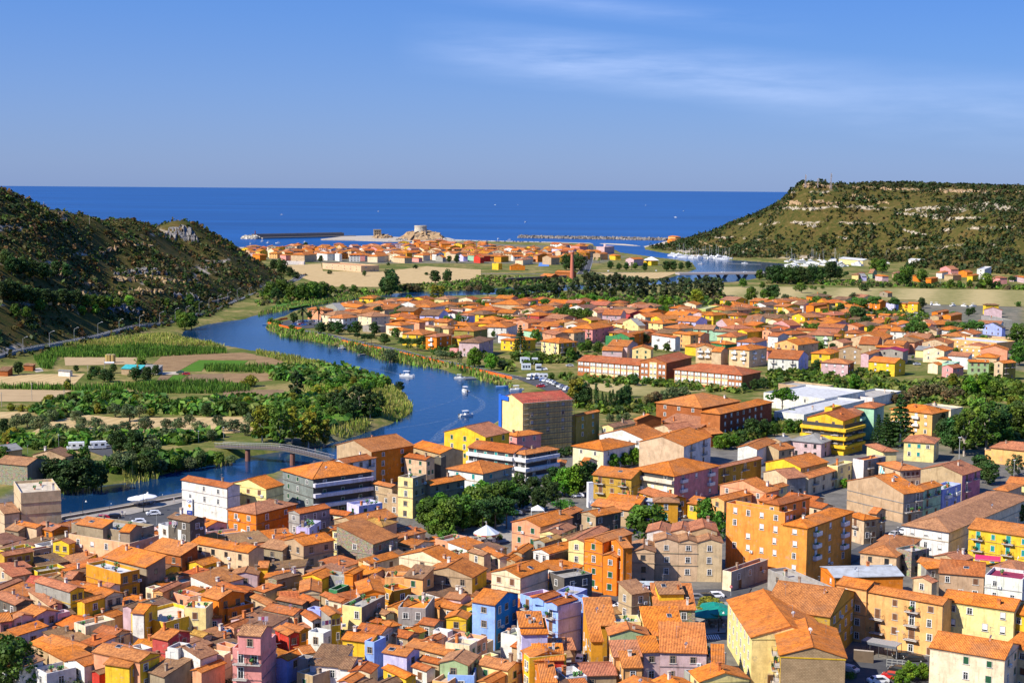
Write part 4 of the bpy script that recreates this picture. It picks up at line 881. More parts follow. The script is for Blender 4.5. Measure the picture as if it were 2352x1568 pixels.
SEASIDE='''
#P
465,432 500,434 553,427 12 h yl or
305,452 340,457 375,447 9 gv tn or
250,497 320,504 378,497 9 h or or
395,462 450,467 500,457 11 gv cr or
505,502 560,507 605,497 10 h pk or
605,502 730,505 840,502 11 h be or n60|grey-beige block with orange roof on the edge of the seaside town *the beige seaside block
535,562 725,564 735,557 5 f wh wh n00|long low white shed on the edge of the seaside town
630,457 690,462 710,452 9 h pk ru
710,467 770,472 820,462 9 gv tn or
845,482 940,492 1010,482 11 h wh or n30
1010,492 1050,497 1075,487 11 f wh wh n11
1030,427 1070,432 1100,432 12 gv be or n10
1090,432 1120,442 1160,437 11 gv gr or
1095,497 1180,502 1285,502 10 h pk or w40|pink seaside apartment house with recessed balconies
1235,437 1300,442 1340,434 9 gu wh or
1325,447 1400,452 1460,447 10 gv pk or n20
1310,512 1400,517 1505,507 9.5 h cr or n22
1470,502 1560,507 1635,492 9 gv tn or n20
1545,522 1650,530 1715,522 8.5 h be or n32
1735,502 1820,507 1885,497 9 h cr or n20
1720,527 1780,532 1815,527 6.5 h pk or
1610,442 1690,447 1740,440 8 gv tn ob
1750,452 1830,457 1880,452 9 gv cr or n20
1920,397 1990,402 2080,402 13 h or or n22|tall red-orange house at the beach end *the tall red-orange beach house
1985,477 2060,482 2130,472 9 h yl or n20
1935,522 2000,527 2030,522 7 gv gr or
2145,512 2190,517 2230,510 8 gv lv or n10
2230,502 2290,507 2351,502 9 h mi or n20
2285,522 2345,527 2380,517 9 gv rd or n11
895,577 1250,605 1415,597 8.5 f be tn b62b|long beige resort with terracotta balconies in the dry plain *the beige resort
170,467 230,470 270,462 8 gv tn or
#Q
0,877 80,882 140,877 9 gv rd or n20|red seaside house with orange roof
175,882 240,887 310,882 9 h oc or n22
65,837 140,842 200,837 9 gv cr or
255,792 310,797 362,792 12 h lp pk n22|pinkish tower-like house with flat hipped roof
415,837 500,842 555,832 8 gv sa or
370,912 440,917 530,907 8 h cr pk n20
620,832 670,837 705,827 10 gv gr or
705,812 800,817 900,814 10 h lv or n40
620,892 700,897 775,882 11 gv tn ob n22|big brown-tan gabled house by the straight avenue
835,872 890,882 925,872 8 h pk or
885,787 960,792 1030,787 13 h pk or n22
935,827 980,832 1020,827 9 gu yl or n20
1115,792 1190,797 1280,792 13 f lp wh n42|pinkish-white modern block with a stair tower by the harbour mouth *the pink modern harbour block
+1180,772 1195,774 1208,771 17 f lp wh n00|
1085,857 1150,862 1220,857 10 gv tn or n20
1235,872 1290,877 1340,870 7.5 h yl or n20
1385,897 1460,912 1550,907 10 gv lp or n21|lilac house with slatted flank by the harbour
1550,922 1620,927 1680,917 7 h yl tn n20
1775,702 1840,707 1890,702 14 h pe or n22|orange villa on the rocky harbour point *the orange villa on the point
+1765,737 1820,742 1865,737 9 gv or or n20|
735,1027 880,1034 930,1032 7 gu bk or n40|long old brick tannery hall beside a tall chimney *the old brick tannery
600,1062 700,1067 770,1057 6 gu bk or n20
158,947 215,950 250,942 9 f yl wh n00|plain yellow cube-shaped building
250,962 330,972 460,972 6 gu or ob n20
'''
WC=dict(yl=(.80,.50,.035),ys=(.50,.30,.045),yp=(.82,.66,.28),oc=(.62,.29,.025),pe=(.80,.42,.15),sa=(.74,.33,.18),pk=(.72,.30,.27),lp=(.60,.42,.42),wh=(.72,.69,.63),oa=(.76,.30,.055),ap=(.76,.44,.24),cr=(.80,.65,.42),be=(.62,.45,.27),tn=(.47,.33,.19),gb=(.32,.245,.16),gr=(.33,.31,.27),gr2=(.20,.225,.22),dk=(.13,.115,.095),st=(.40,.34,.24),bl=(.27,.42,.80),bb=(.02,.20,.46),pb=(.33,.39,.76),lv=(.56,.54,.82),gn=(.05,.22,.08),mi=(.36,.60,.40),pg=(.36,.48,.24),lm=(.50,.56,.15),ol=(.30,.25,.06),rd=(.58,.05,.03),cm=(.48,.075,.07),bk=(.42,.14,.045),bk2=(.40,.29,.16),mg=(.56,.22,.32),rb=(.28,.075,.035))
WC['or']=(.72,.21,.02)
WN=dict(yl='yellow',ys='mustard',yp='pale yellow',oc='ochre',pe='peach',sa='salmon',pk='pink',lp='pinkish white',wh='white',oa='orange',ap='salmon',cr='cream',be='beige',tn='tan',gb='grey-brown',gr='grey',gr2='grey',dk='dark grey',st='stone',bl='light blue',bb='blue',pb='blue-grey',lv='lavender',gn='green',mi='mint green',pg='pale green',lm='lime green',ol='olive',rd='red',cm='crimson',bk='brick',bk2='block',mg='magenta',rb='red-brown');WN['or']='orange'
RC=dict(ru=(.60,.17,.035),tn=(.50,.26,.12),br=(.29,.17,.09),pk=(.60,.235,.11),ob=(.68,.25,.06),gy=(.24,.235,.22),mr=(.26,.03,.07),mt=(.42,.44,.46),yt=(.62,.36,.07),tq=(.05,.35,.36),wh=(.50,.50,.49),fl=(.36,.33,.28),rd=(.56,.12,.07))
RC['or']=(.80,.25,.03)
RN=dict(ru='rust',tn='tan',br='brown',pk='pinkish',ob='brown-orange',gy='grey',mr='maroon',mt='metal',yt='ochre',wh='white',fl='grey',rd='red',tq='turquoise');RN['or']='bright orange'
TERR={'cr':(.62,.52,.38),'lv':(.5,.48,.6),'pk':(.5,.3,.25),'be':(.45,.36,.25),'pe':(.6,.4,.25),'lp':(.5,.4,.4),'lm':(.4,.4,.2),'pg':(.35,.4,.25),'yl':(.6,.42,.1),'yp':(.6,.5,.3),'gn':(.1,.25,.1),'bb':(.05,.2,.4),'bl':(.3,.4,.7),'mi':(.4,.5,.4),'tn':(.36,.27,.18)}
STONEC,WOODC,BROWN=(.30,.21,.14),(.16,.07,.03),(.20,.09,.045)
SH={'g':(.02,.10,.045),'b':BROWN,'t':(.02,.30,.28),'w':(.78,.78,.76)}
def window_mesh(kind):
 b=MB();fr={'d':STONEC,'o':(.22,.18,.14),'x':(.75,.72,.66),'g':(.5,.45,.38),'b':(.4,.33,.25),'t':(.6,.55,.4),'w':(.45,.4,.34)}[kind]
 t=.06 if kind=='o' else.12;d=.07
 b.box(-.5-t,-.5,-d,0,-.75,.75,1,fr);b.box(.5,.5+t,-d,0,-.75,.75,1,fr);b.box(-.5-t,.5+t,-d,0,.75,.75+t,1,fr);b.box(-.62-t,.62+t,-d-.08,0,-.75-t,-.75,1,(.6,.56,.5)if kind!='o' else fr)
 if kind in 'dox':b.box(-.5,.5,-.025,0,-.75,.75,0)
 if kind in 'dx':
  c=(.75,.73,.70)if kind=='x' else(.35,.28,.2)
  b.box(-.03,.03,-.05,-.025,-.75,.75,1,c);b.box(-.5,.5,-.048,-.025,.25,.30,1,c)
  b.box(-.5,-.44,-.05,-.025,-.75,.75,1,c);b.box(.44,.5,-.05,-.025,-.75,.75,1,c)
 if kind in 'gbtw':
  c=SH[kind]
  if kind=='w':b.box(-.5,.5,-.04,0,-.45,.75,1,c);b.box(-.5,.5,-.025,0,-.75,-.45,0)
  else:
   for s in(-1,1):
    b.box(min(0,s*.49)+.01,max(0,s*.49)-.01,-.06,0,-.74,.74,1,c)
    for k in range(7):b.box(min(0,s*.42)+.04,max(0,s*.42)-.04,-.075,-.06,-.66+k*.2,-.58+k*.2,1,tuple(x*.7 for x in c))
 return b.mesh('window',[GLASS,PAINT])
WIN={k:window_mesh(k)for k in 'doxgbtw'}
def door_mesh(c=WOODC):
 b=MB();b.box(-.55,.55,-.04,0,0,2.3,0,c);b.box(-.68,-.55,-.09,0,0,2.45,0,STONEC);b.box(.55,.68,-.09,0,0,2.45,0,STONEC);b.box(-.68,.68,-.09,0,2.3,2.45,0,STONEC)
 for k in range(3):b.box(-.4,.4,-.055,-.04,.2+k*.7,.75+k*.7,0,tuple(x*.7 for x in c))
 return b.mesh('door',[PAINT])
DOOR=door_mesh()
def balcony_meshes():
 s=MB();s.box(-1.5,1.5,-1.05,0,-.16,0,0,(.55,.5,.44));s.box(-1.3,-1.1,-.7,0,-.4,-.16,0,(.5,.45,.4));s.box(1.1,1.3,-.7,0,-.4,-.16,0,(.5,.45,.4))
 r=MB()
 for x0,y0,x1,y1 in((-1.45,-1,1.45,-1),(-1.45,-1,-1.45,0),(1.45,-1,1.45,0)):
  r.tube((x0,y0,1),(x1,y1,1),.03,n=4);r.tube((x0,y0,.12),(x1,y1,.12),.02,n=4)
  n=max(2,int(math.hypot(x1-x0,y1-y0)/.22))
  for k in range(n+1):r.tube((x0+(x1-x0)*k/n,y0+(y1-y0)*k/n,0),(x0+(x1-x0)*k/n,y0+(y1-y0)*k/n,1),.014,n=3,cap=False)
 p=MB();c=(.78,.76,.72)
 p.box(-1.5,1.5,-1.05,-.95,0,.95,0,c);p.box(-1.5,-1.4,-.95,0,0,.95,0,c);p.box(1.4,1.5,-.95,0,0,.95,0,c)
 return s.mesh('balcony',[PAINT]),r.mesh('railing',[DARK]),p.mesh('parapet',[PAINT])
BALC,RAIL,BPAR=balcony_meshes()
def chimney_mesh(c,cap):
 b=MB();b.box(-.3,.3,-.3,.3,-.8,1.0,0,c);b.box(-.38,.38,-.38,.38,1.0,1.1,0,cap)
 for s in(-1,1):b.box(s*.24-.08,s*.24+.08,-.26,.26,1.1,1.35,0,cap)
 b.box(-.42,.42,-.36,.36,1.35,1.45,0,cap);return b.mesh('chimney',[PAINT])
CHIM=[chimney_mesh((.55,.46,.36),(.5,.2,.08)),chimney_mesh((.72,.68,.62),(.55,.45,.35)),chimney_mesh((.35,.26,.18),(.3,.2,.13)),chimney_mesh((.62,.2,.05),(.5,.16,.05))]
def aerial_mesh():
 b=MB();b.tube((0,0,-.5),(0,0,2.6),.03,n=4);b.tube((-.1,0,2.4),(1.0,0,2.4),.02,n=4)
 for k in range(5):b.tube((k*.2,-.35+k*.04,2.4),(k*.2,.35-k*.04,2.4),.015,n=3)
 b.tube((0,-.4,1.9),(0,.4,1.9),.02,n=4);return b.mesh('antenna',[METAL])
AERIAL=aerial_mesh()
def skylight_mesh():
 b=MB();b.box(-.5,.5,-.65,.65,0,.12,0,(.4,.4,.38));b.box(-.42,.42,-.56,.56,.12,.14,1);return b.mesh('skylight',[PAINT,GLASS])
SKYL=skylight_mesh()
def dish_mesh():
 b=MB();b.tube((0,0,-.3),(0,0,.8),.03,n=4);n=10
 for k in range(n):
  a,c=2*math.pi*k/n,2*math.pi*(k+1)/n
  b.face([(0,-.22,.9),(.42*math.cos(a),-.1-.1*math.sin(a),.9+.4*math.sin(a)),(.42*math.cos(c),-.1-.1*math.sin(c),.9+.4*math.sin(c))],0,None,(.7,.7,.7))
 b.tube((0,-.2,.9),(0,-.6,.8),.015,n=3);return b.mesh('satellite_dish',[PAINT])
DISH=dish_mesh()
def aircon_mesh():
 b=MB();b.box(-.42,.42,-.42,-.06,-.3,.3,0,(.75,.75,.73));b.tube((-.08,-.44,0),(-.08,-.42,0),.23,n=12,mat=0,col=(.25,.25,.25));b.box(-.4,.4,-.2,0,-.36,-.3,0,(.3,.3,.3));return b.mesh('air_conditioner',[PAINT])
AIRC=aircon_mesh()
SOLM,_nt,_b=newmat('solar_glass',.25,.6);_b.inputs['Base Color'].default_value=(.02,.035,.10,1)
def solar_mesh():
 b=MB()
 for i in range(6):
  for j in range(2):b.box(i*1.05-3.1,i*1.05-2.1,j*1.65-1.6,j*1.65,.10,.15,0)
 b.box(-3.2,3.2,-1.7,1.75,.04,.09,1,(.6,.6,.62));return b.mesh('solar_panel',[SOLM,PAINT])
SOLAR=solar_mesh()
def pot_mesh():
 b=MB();b.tube((0,0,0),(0,0,.5),.2,.28,n=8,col=(.5,.18,.07))
 for k in range(26):
  a=RNG.uniform(0,6.28);r=RNG.uniform(.1,.45);z=RNG.uniform(.5,1.2);q=Vector((math.cos(a)*r,math.sin(a)*r,z));u=Vector(RNG.normal(size=3)).normalized()*.14;w=u.orthogonal().normalized()*.14
  b.face([q-u-w,q+u-w,q+u+w,q-u+w],0,None,(.05,.12+RNG.uniform(0,.08),.03))
 return b.mesh('potted_plant',[PAINT])
POT=pot_mesh()
LAB=[]
def roof_z(t,w,d,h,x,y,rise):
 hx,hy=w/2,d/2
 if t=='gu':return h+rise*(1-abs(x)/hx)
 if t=='gv':return h+rise*(1-abs(y)/hy)
 if t=='su':return h+rise*(x+hx)/w
 if t=='sv':return h+rise*(y+hy)/d
 if t=='h':m=min(hx,hy);return h+rise*min(1,min(hx-abs(x),hy-abs(y))/m)
 return h-.6
def slab(b,P,th,col,ax,mat=0):
 """sloped roof slab: polygon P (top, CCW), thickness th, UV x along axis ax"""
 ax=Vector(ax).normalized();n=(Vector(P[1])-Vector(P[0])).cross(Vector(P[2])-Vector(P[0])).normalized();dn=n.cross(ax)
 uv=[(Vector(p).dot(ax),Vector(p).dot(dn))for p in P];b.face(P,mat,uv,col)
 Q=[(p[0],p[1],p[2]-th)for p in P];b.face(Q[::-1],mat,None,col);k=len(P)
 for i in range(k):j=(i+1)%k;b.face([Q[i],Q[j],P[j],P[i]],mat,None,tuple(c*.8 for c in col))
def volume(w,d,h,t,rise,cl,cr,rcol,lvl0=-1.5,ov=.38,wallmat=0,stonef=None):
 hx,hy=w/2,d/2;wb,rbm=MB(),MB()
 def wf(p,col,left):
  p=[Vector(q)for q in p];e=(p[1]-p[0]).normalized();wb.face(p,(1 if stonef=='l' and left else 1 if stonef=='r' and not left else 0)if stonef else 0,[((q-p[0]).dot(e),q.z)for q in p],col)
 a,b_,c,e=(-hx,-hy),(hx,-hy),(hx,hy),(-hx,hy)
 zt={q:h for q in(a,b_,c,e)}
 if t=='su':zt[b_]=zt[c]=h+rise
 if t=='sv':zt[c]=zt[e]=h+rise
 for p,q,left in((a,b_,0),(b_,c,0),(c,e,0),(e,a,1)):
  P=[(*p,lvl0),(*q,lvl0),(*q,zt[q]),(*p,zt[p])]
  if t=='gu' and p[1]==q[1]:P.insert(3,(0,p[1],h+rise))
  if t=='gv' and p[0]==q[0]:P.insert(3,(p[0],0,h+rise))
  wf(P,cl if left else cr,left)
 th=.16;g=.22;cc=rcol
 if t=='f':
  k=.22;zr=h-.75
  O=[a,b_,c,e];I=[(-hx+k,-hy+k),(hx-k,-hy+k),(hx-k,hy-k),(-hx+k,hy-k)]
  for i in range(4):
   j=(i+1)%4;col=cl if i==3 else cr
   wb.face([(*O[i],h),(*O[j],h),(*I[j],h),(*I[i],h)],0,None,tuple(x*.5+.5*y for x,y in zip(col,(.6,.58,.54))))
   wb.face([(*I[i],h),(*I[j],h),(*I[j],zr),(*I[i],zr)],0,None,col)
  rbm.face([(*q,zr)for q in I],0,None,rcol)
 elif t=='gu':
  s=rise/hx;ze=h-s*ov;X=hx+ov;Y=hy+g;o=.03
  slab(rbm,[(-X,-Y,ze+o),(0,-Y,h+rise+o),(0,Y,h+rise+o),(-X,Y,ze+o)],th,cc,(0,1,0));slab(rbm,[(0,-Y,h+rise+o),(X,-Y,ze+o),(X,Y,ze+o),(0,Y,h+rise+o)],th,cc,(0,1,0))
  rbm.tube((0,-Y,h+rise+.04),(0,Y,h+rise+.04),.13,n=6,col=tuple(x*.95 for x in cc))
 elif t=='gv':
  s=rise/hy;ze=h-s*ov;X=hx+g;Y=hy+ov;o=.03
  slab(rbm,[(-X,-Y,ze+o),(X,-Y,ze+o),(X,0,h+rise+o),(-X,0,h+rise+o)],th,cc,(1,0,0));slab(rbm,[(-X,0,h+rise+o),(X,0,h+rise+o),(X,Y,ze+o),(-X,Y,ze+o)],th,cc,(1,0,0))
  rbm.tube((-X,0,h+rise+.04),(X,0,h+rise+.04),.13,n=6,col=tuple(x*.95 for x in cc))
 elif t=='su':
  s=rise/w;X=hx+ov;Y=hy+g;o=.03;slab(rbm,[(-X,-Y,h-s*ov+o),(X,-Y,h+rise+s*ov+o),(X,Y,h+rise+s*ov+o),(-X,Y,h-s*ov+o)],th,cc,(0,1,0))
 elif t=='sv':
  s=rise/d;X=hx+g;Y=hy+ov;o=.03;slab(rbm,[(-X,-Y,h-s*ov+o),(X,-Y,h-s*ov+o),(X,Y,h+rise+s*ov+o),(-X,Y,h+rise+s*ov+o)],th,cc,(1,0,0))
 elif t=='h':
  m=min(hx,hy);s=rise/m;X,Y=hx+ov,hy+ov;ze=h-s*ov+.02;zr=h+rise+.02
  if hx>=hy:r0,r1=(-(hx-hy),0,zr),(hx-hy,0,zr)
  else:r0,r1=(0,-(hy-hx),zr),(0,hy-hx,zr)
  A,B,C_,E=(-X,-Y,ze),(X,-Y,ze),(X,Y,ze),(-X,Y,ze)
  if hx>hy*1.02:polys=(([A,B,r1,r0],(1,0,0)),([B,C_,r1],(0,1,0)),([C_,E,r0,r1],(1,0,0)),([E,A,r0],(0,1,0)))
  elif hy>hx*1.02:polys=(([A,B,r0],(1,0,0)),([B,C_,r1,r0],(0,1,0)),([C_,E,r1],(1,0,0)),([E,A,r0,r1],(0,1,0)))
  else:polys=(([A,B,r0],(1,0,0)),([B,C_,r0],(0,1,0)),([C_,E,r0],(1,0,0)),([E,A,r0],(0,1,0)))
  for P,ax in polys:slab(rbm,P,.14,cc,ax)
  for P,q in((A,r0 if hx>hy or True else 0),(B,r1 if hx>hy*1.02 else r0),(C_,r1),(E,r0 if hx>hy*1.02 else r1)):rbm.tube((P[0],P[1],P[2]+.03),(q[0],q[1],q[2]+.03),.1,n=5,col=tuple(x*.95 for x in cc))
 return wb,rbm
def ground_of(p,z0=3.0):
 d=math.hypot(p[0],p[1]);t=min(1,max(0,(d-560)/140));return 3.0-1.7*t*t*(3-2*t)
def place(tile,Lp,Cp,Rp,h,dep=None):
 l,c,r=(tp(tile,*q)for q in(Lp,Cp,Rp));zg=3.0
 for _ in range(4):
  pc=at(*c,zg+h)
  if pc.y<0:break
  zg=ground_of(pc)
 pl,pr=at(*l,zg+h),at(*r,zg+h);pc=pc.to_2d();u,v=pl.to_2d()-pc,pr.to_2d()-pc
 def solve(dirv,xpx):
  k=(xpx-1176)/FP;n=RGT-FWD*k;base=Vector((pc.x,pc.y,zg+h))-EYE;dv=Vector((dirv.x,dirv.y,0));q=dv.dot(n)
  return-base.dot(n)/q if abs(q)>1e-4 else 8
 wl,wr=c[0]-l[0],r[0]-c[0]
 if math.hypot(wl,c[1]-l[1])>=math.hypot(wr,c[1]-r[1]):
  ud=u.normalized();vd=Vector((ud.y,-ud.x));du=u.length;dv=dep or solve(vd,r[0])
  if not dep and(wr<.14*wl or abs(vd.x)<.2):dv=min(max(dv,5),10)
 else:
  vd=v.normalized();ud=Vector((-vd.y,vd.x));dv=v.length;du=dep or solve(ud,l[0])
  if not dep and(wl<.14*wr or abs(ud.x)<.2):du=min(max(du,5),10)
 if not dep and du>22 and du>2.6*dv and wl<wr:du=12
 if not dep and dv>22 and dv>2.6*du and wr<wl:dv=12
 du,dv=min(max(du,2.2),90),min(max(dv,2.2),70)
 cen=pc+ud*du/2+vd*dv/2
 return cen,dv,du,math.atan2(vd.y,vd.x),zg
KIND={'A':'town_house','B':'town_house','C':'town_house','D':'town_house','E':'town_house','F':'riverside_house','G':'avenue_house','H':'quarter_house','Z':'town_house','K':'riverbank_house','M':'suburb_house','N':'suburb_house','P':'seaside_house','Q':'seaside_house','L':'farm_shed'}
def parse(txt):
 tile=None;out=[]
 for ln in txt.strip().split('\n'):
  ln=ln.strip()
  if not ln:continue
  if ln[0]=='#':tile=ln[1:].strip();continue
  main,_,desc=ln.partition('|');desc,_,mark=desc.partition('*');wing=main[0]=='+';f=main.lstrip('+').split()
  pts=[tuple(float(q)for q in s.split(','))for s in f[:3]];win=f[7]if len(f)>7 else 'n00';dep=None
  if '@' in win:win,dep=win.split('@');dep=float(dep)
  out.append((tile,pts,float(f[3]),f[4],f[5],f[6],win,dep,desc.strip(),mark.strip(),wing))
 return out
CUR=None;FOOT=[]
BANDS={'grey apartment block with white':('r',(1.6,4.7,7.8),(.62,.60,.68)),'yellow apartment block with stacked':('rl',(.3,3.4,6.5),(.78,.48,.03)),'white corner block':('rl',(1.5,4.6,7.7),(.74,.73,.72)),'mint green apartment':('r',(2,5,8),(.42,.62,.46)),'long pink house with cream':('l',(1.6,),(.7,.6,.45)),'white flowered':('l',(1.6,4.6),(.74,.72,.70)),'white house with rust roof and long flowered':('l',(1.6,4.6),(.74,.72,.70)),'peach-yellow house with brown':('l',(),(0,0,0))}
def put_windows(parent,ox,oy,w,d,h,zbase,win,rise,t,near):
 kind=win[0]
 if kind=='n':return
 nl,nr=int(win[1]),int(win[2]);balL,balR='B' in win,'b' in win[1:]
 for face,n,ln,bal in((0,nr,w,balR),(1,nl,d,balL)):
  if not n:continue
  for k in range(5):
   z=h-(1.75 if t in 'f' else 1.6)-3.0*k
   if z<zbase+.9:break
   for i in range(n):
    s=((i+.5)/n-.5)*ln*.92+random.uniform(-.15,.15)
    if ln/n<1.1:continue
    kk=kind
    if kind=='d' and random.random()<.25:kk=random.choice('xb')
    if kind in 'gbtw' and random.random()<.2:kk='x'
    if random.random()<(.12 if n>1 else 0):continue
    sx=min(1.0,ln/n*.5)*random.uniform(.9,1.1);sz=random.uniform(.85,1.05)if k else random.uniform(.75,1.0)
    P,rz=(((ox+s,oy-d/2,z),0)if face==0 else((ox-w/2,oy-s,z),-math.pi/2))
    if bal and(i%2==0 or n<3)and z-1.2>zbase+1.5:
     o=link('window',WIN[kk],parent,P,rz,(sx*1.1,1,1.35));q=link('balcony',BALC,parent,(P[0],P[1],z-1.1),rz,(min(1,ln/n/3.0),1,1));link('railing',BPAR if kind=='w' else RAIL,q)
     if near and random.random()<.5:link('potted_plant',POT,q,(random.uniform(-1,1),-.7,0))
    else:
     link('window',WIN[kk],parent,P,rz,(sx,1,sz))
     if near and random.random()<.10:link('air_conditioner',AIRC,parent,(P[0]+(1.1 if face==0 else 0),P[1]-(0 if face==0 else 1.1),z-.8),rz)
def roof_extras(roof,ox,oy,w,d,h,t,rise,dist,rcol):
 near=dist<480
 n=random.choice([0,0,1,1])if dist<900 else random.choice([0,0,1])
 if t=='f':n=min(n,1)
 if w*d<18:n=0
 for _ in range(n):
  x,y=random.uniform(-.38,.38)*w,random.uniform(-.38,.38)*d
  link('chimney',random.choice(CHIM),roof,(ox+x,oy+y,roof_z(t,w,d,h,x,y,rise)+(.5 if t=='f' else.1)),random.choice([0,math.pi/2]),(random.uniform(.7,1.1),)*2+(random.uniform(.6,1.1),))
 if near and w*d>20:
  if random.random()<.8:x,y=random.uniform(-.3,.3)*w,random.uniform(-.3,.3)*d;link('antenna',AERIAL,roof,(ox+x,oy+y,roof_z(t,w,d,h,x,y,rise)),random.uniform(0,6))
  if random.random()<.35:x,y=random.uniform(-.3,.3)*w,random.uniform(-.4,.0)*d;link('satellite_dish',DISH,roof,(ox+x,oy+y,roof_z(t,w,d,h,x,y,rise)),random.uniform(-.6,.6))
  if t in('gu','gv','su','sv')and random.random()<.3:
   x,y=random.uniform(-.3,.3)*w,random.uniform(-.3,.3)*d
   o=link('skylight',SKYL,roof,(ox+x,oy+y,roof_z(t,w,d,h,x,y,rise)+.05))
   if t in('gu','su'):s=(rise/(w/2))*(1 if x<0 else-1)if t=='gu' else rise/w;o.rotation_euler=(0,-math.atan(s),0)
   else:s=(rise/(d/2))*(1 if y<0 else-1)if t=='gv' else rise/d;o.rotation_euler=(math.atan(s),0,0)
  if t=='f' and min(w,d)>3:
   for _ in range(random.randint(1,4)):link('potted_plant',POT,roof,(ox+random.uniform(-.38,.38)*w,oy+random.uniform(-.38,.38)*d,h-.75))
def build_house(rec,seaside=False):
 global CUR
 tile,pts,h,t,wall,rc,win,dep,desc,mark,wing=rec
 if h<17.9:h*={'K':.86,'M':.86,'N':.86,'G':.87,'H':.85,'A':.93,'B':.90,'P':.85,'Q':.85}.get(tile,1)
 cen,w,d,ang,zg=place(tile,*pts,h,dep);dist=cen.length
 lv=-1.5
 if wing:
  zg=CUR[2];_,mw,md,mh,ma,mc=MAIN
  def ins(sx,sy):
   q=cen+Matrix.Rotation(ang,2)@Vector((sx*w/2,sy*d/2))-mc;q=Matrix.Rotation(-ma,2)@q;return abs(q.x)<mw/2+2 and abs(q.y)<md/2+2
  if h>mh and all(ins(a,b)for a in(-.9,.9)for b in(-.9,.9)):lv=mh-.9;w-=.5;d-=.5
 wr,_,wl=wall.partition('/');wl=wl or wr
 j=lambda c:tuple(min(.85,x*random.uniform(.96,1.04))for x in c)
 cr,cl=j(WC[wr]),j(WC[wl]);rcol=RC.get(rc)or TERR.get(rc)or WC[rc]
 k=random.choice([0,0,.08,.18,.32])if t!='f' and rc in RC and rc not in('mt','gy','wh','mr','tq')else 0;q=random.uniform(.92,1.18);rcol=tuple((x*(1-k)+y*k)*q for x,y in zip(rcol,random.choice([(.48,.25,.13),(.58,.26,.14),(.40,.22,.11)])))
 span=w if t in('gu',)else d if t=='gv' else 2*w if t=='su' else 2*d if t=='sv' else min(w,d)
 rise=0 if t=='f' else min(.30*span/2,3.4)
 if t in('su','sv'):rise=min(.28*span/2,3.2)
 if rc=='mt' or rc=='mr':rise*=.6
 stonef=None
 wm=[WALL]
 if 'st' in(wr,wl):wm=[WALL,STONE];stonef='l' if wl=='st' and wr!='st' else 'r' if wr=='st' and wl!='st' else None;wm=wm if stonef else[STONE]
 if 'bk2' in(wr,wl):wm=[WALL,BLOCK];stonef='r'
 if wr=='bk' and wl=='bk':wm=[BLOCK]
 wb,rbm=volume(w,d,h,t,rise,cl,cr,rcol,lv,stonef=stonef,ov=.6 if tile in 'KMNPQ' else.55 if tile in 'GHF' else.38)
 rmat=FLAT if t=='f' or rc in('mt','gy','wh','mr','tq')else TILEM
 near=dist<480
 if wing:
  root,ang0,zg0,P0=CUR;rel=Matrix.Rotation(-ang0,2)@(cen-P0)
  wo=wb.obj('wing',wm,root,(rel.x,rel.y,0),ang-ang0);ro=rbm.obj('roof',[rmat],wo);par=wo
 else:
  name=KIND[tile]
  if tile in 'MNK' and w*d>260 and h>9:name='apartment_house'
  if any(k in desc for k in('apartment','block','school','institute','hall','shed','warehouse','tannery'))and tile in 'FGHZMNPQC':name='large_building' if 'apart' not in desc and 'block' not in desc else 'apartment_block'
  root=empty(name,(cen.x,cen.y,zg),ang);CUR=(root,ang,zg,cen.copy())
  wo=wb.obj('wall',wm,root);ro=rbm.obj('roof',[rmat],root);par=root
  cat={'apartment_block':'apartment block','large_building':'building','apartment_house':'apartment house'}.get(name,'house')
  tag(root,None,cat,{'A':'houses of the old town'}.get(tile if tile not in 'BCDEZ' else 'A',{'P':'seaside houses','Q':'seaside houses'}.get(tile,'houses of the lower town')))
  base=desc or f"{WN[wr]} house with {RN.get(rc, 'flat')} {'flat' if t == 'f' else 'hipped' if t == 'h' else 'gabled' if t[0] == 'g' else 'lean-to'} roof"
  LAB.append((root,base,Vector((cen.x,cen.y,zg+h)),mark or None,bool(desc)))
 if not wing:globals()['MAIN']=(root,w,d,h,ang,cen.copy())
 FOOT.append((root.name,cen.copy(),w,d,ang,rec))
 for key,(fac,zs,col)in BANDS.items():
  if key in desc:
   for z in zs:
    b=MB();q=MB();e=1.25
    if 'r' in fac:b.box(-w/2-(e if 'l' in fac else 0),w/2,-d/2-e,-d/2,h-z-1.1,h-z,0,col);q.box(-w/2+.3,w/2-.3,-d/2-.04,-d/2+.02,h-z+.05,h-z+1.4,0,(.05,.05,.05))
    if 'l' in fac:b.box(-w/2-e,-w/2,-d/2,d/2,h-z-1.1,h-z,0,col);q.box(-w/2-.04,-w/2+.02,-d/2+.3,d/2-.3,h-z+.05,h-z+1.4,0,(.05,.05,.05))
    b.obj('balcony',[WALL],par);q.obj('recess',[PAINT],par)  # flat dark strip stands in for the shaded recess above each balcony
 if win[0]=='n' and near and lv<0 and not any(k in desc for k in('blank','plain','windowless','roofless','barn')):
  win=random.choice('ddoxxbg')+str(min(3,int(d/3.2)))+str(min(3,int(w/3.2)))
 if near and h>6.5 and lv<0 and random.random()<.45:
  b=MB();c=tuple(x*.55+.05 for x in cr)
  for z in(h-3.05,h-6.1)if h>8.5 else(h-3.05,):b.box(-w/2-.13,w/2+.13,-d/2-.13,d/2+.13,z,z+.2,0,c)
  b.obj('cornice',[WALL],par)
 if near and h>5 and t!='f' and t[0]!='s' and lv<0 and random.random()<.5:
  b=MB();b.box(-w/2-.1,w/2+.1,-d/2-.1,d/2+.1,h-.62,h-.38,0,tuple(x*.7 for x in cl));b.obj('eaves_band',[WALL],par)
 put_windows(par,0,0,w,d,h,lv if lv>0 else max(0,h-12),win,rise,t,near)
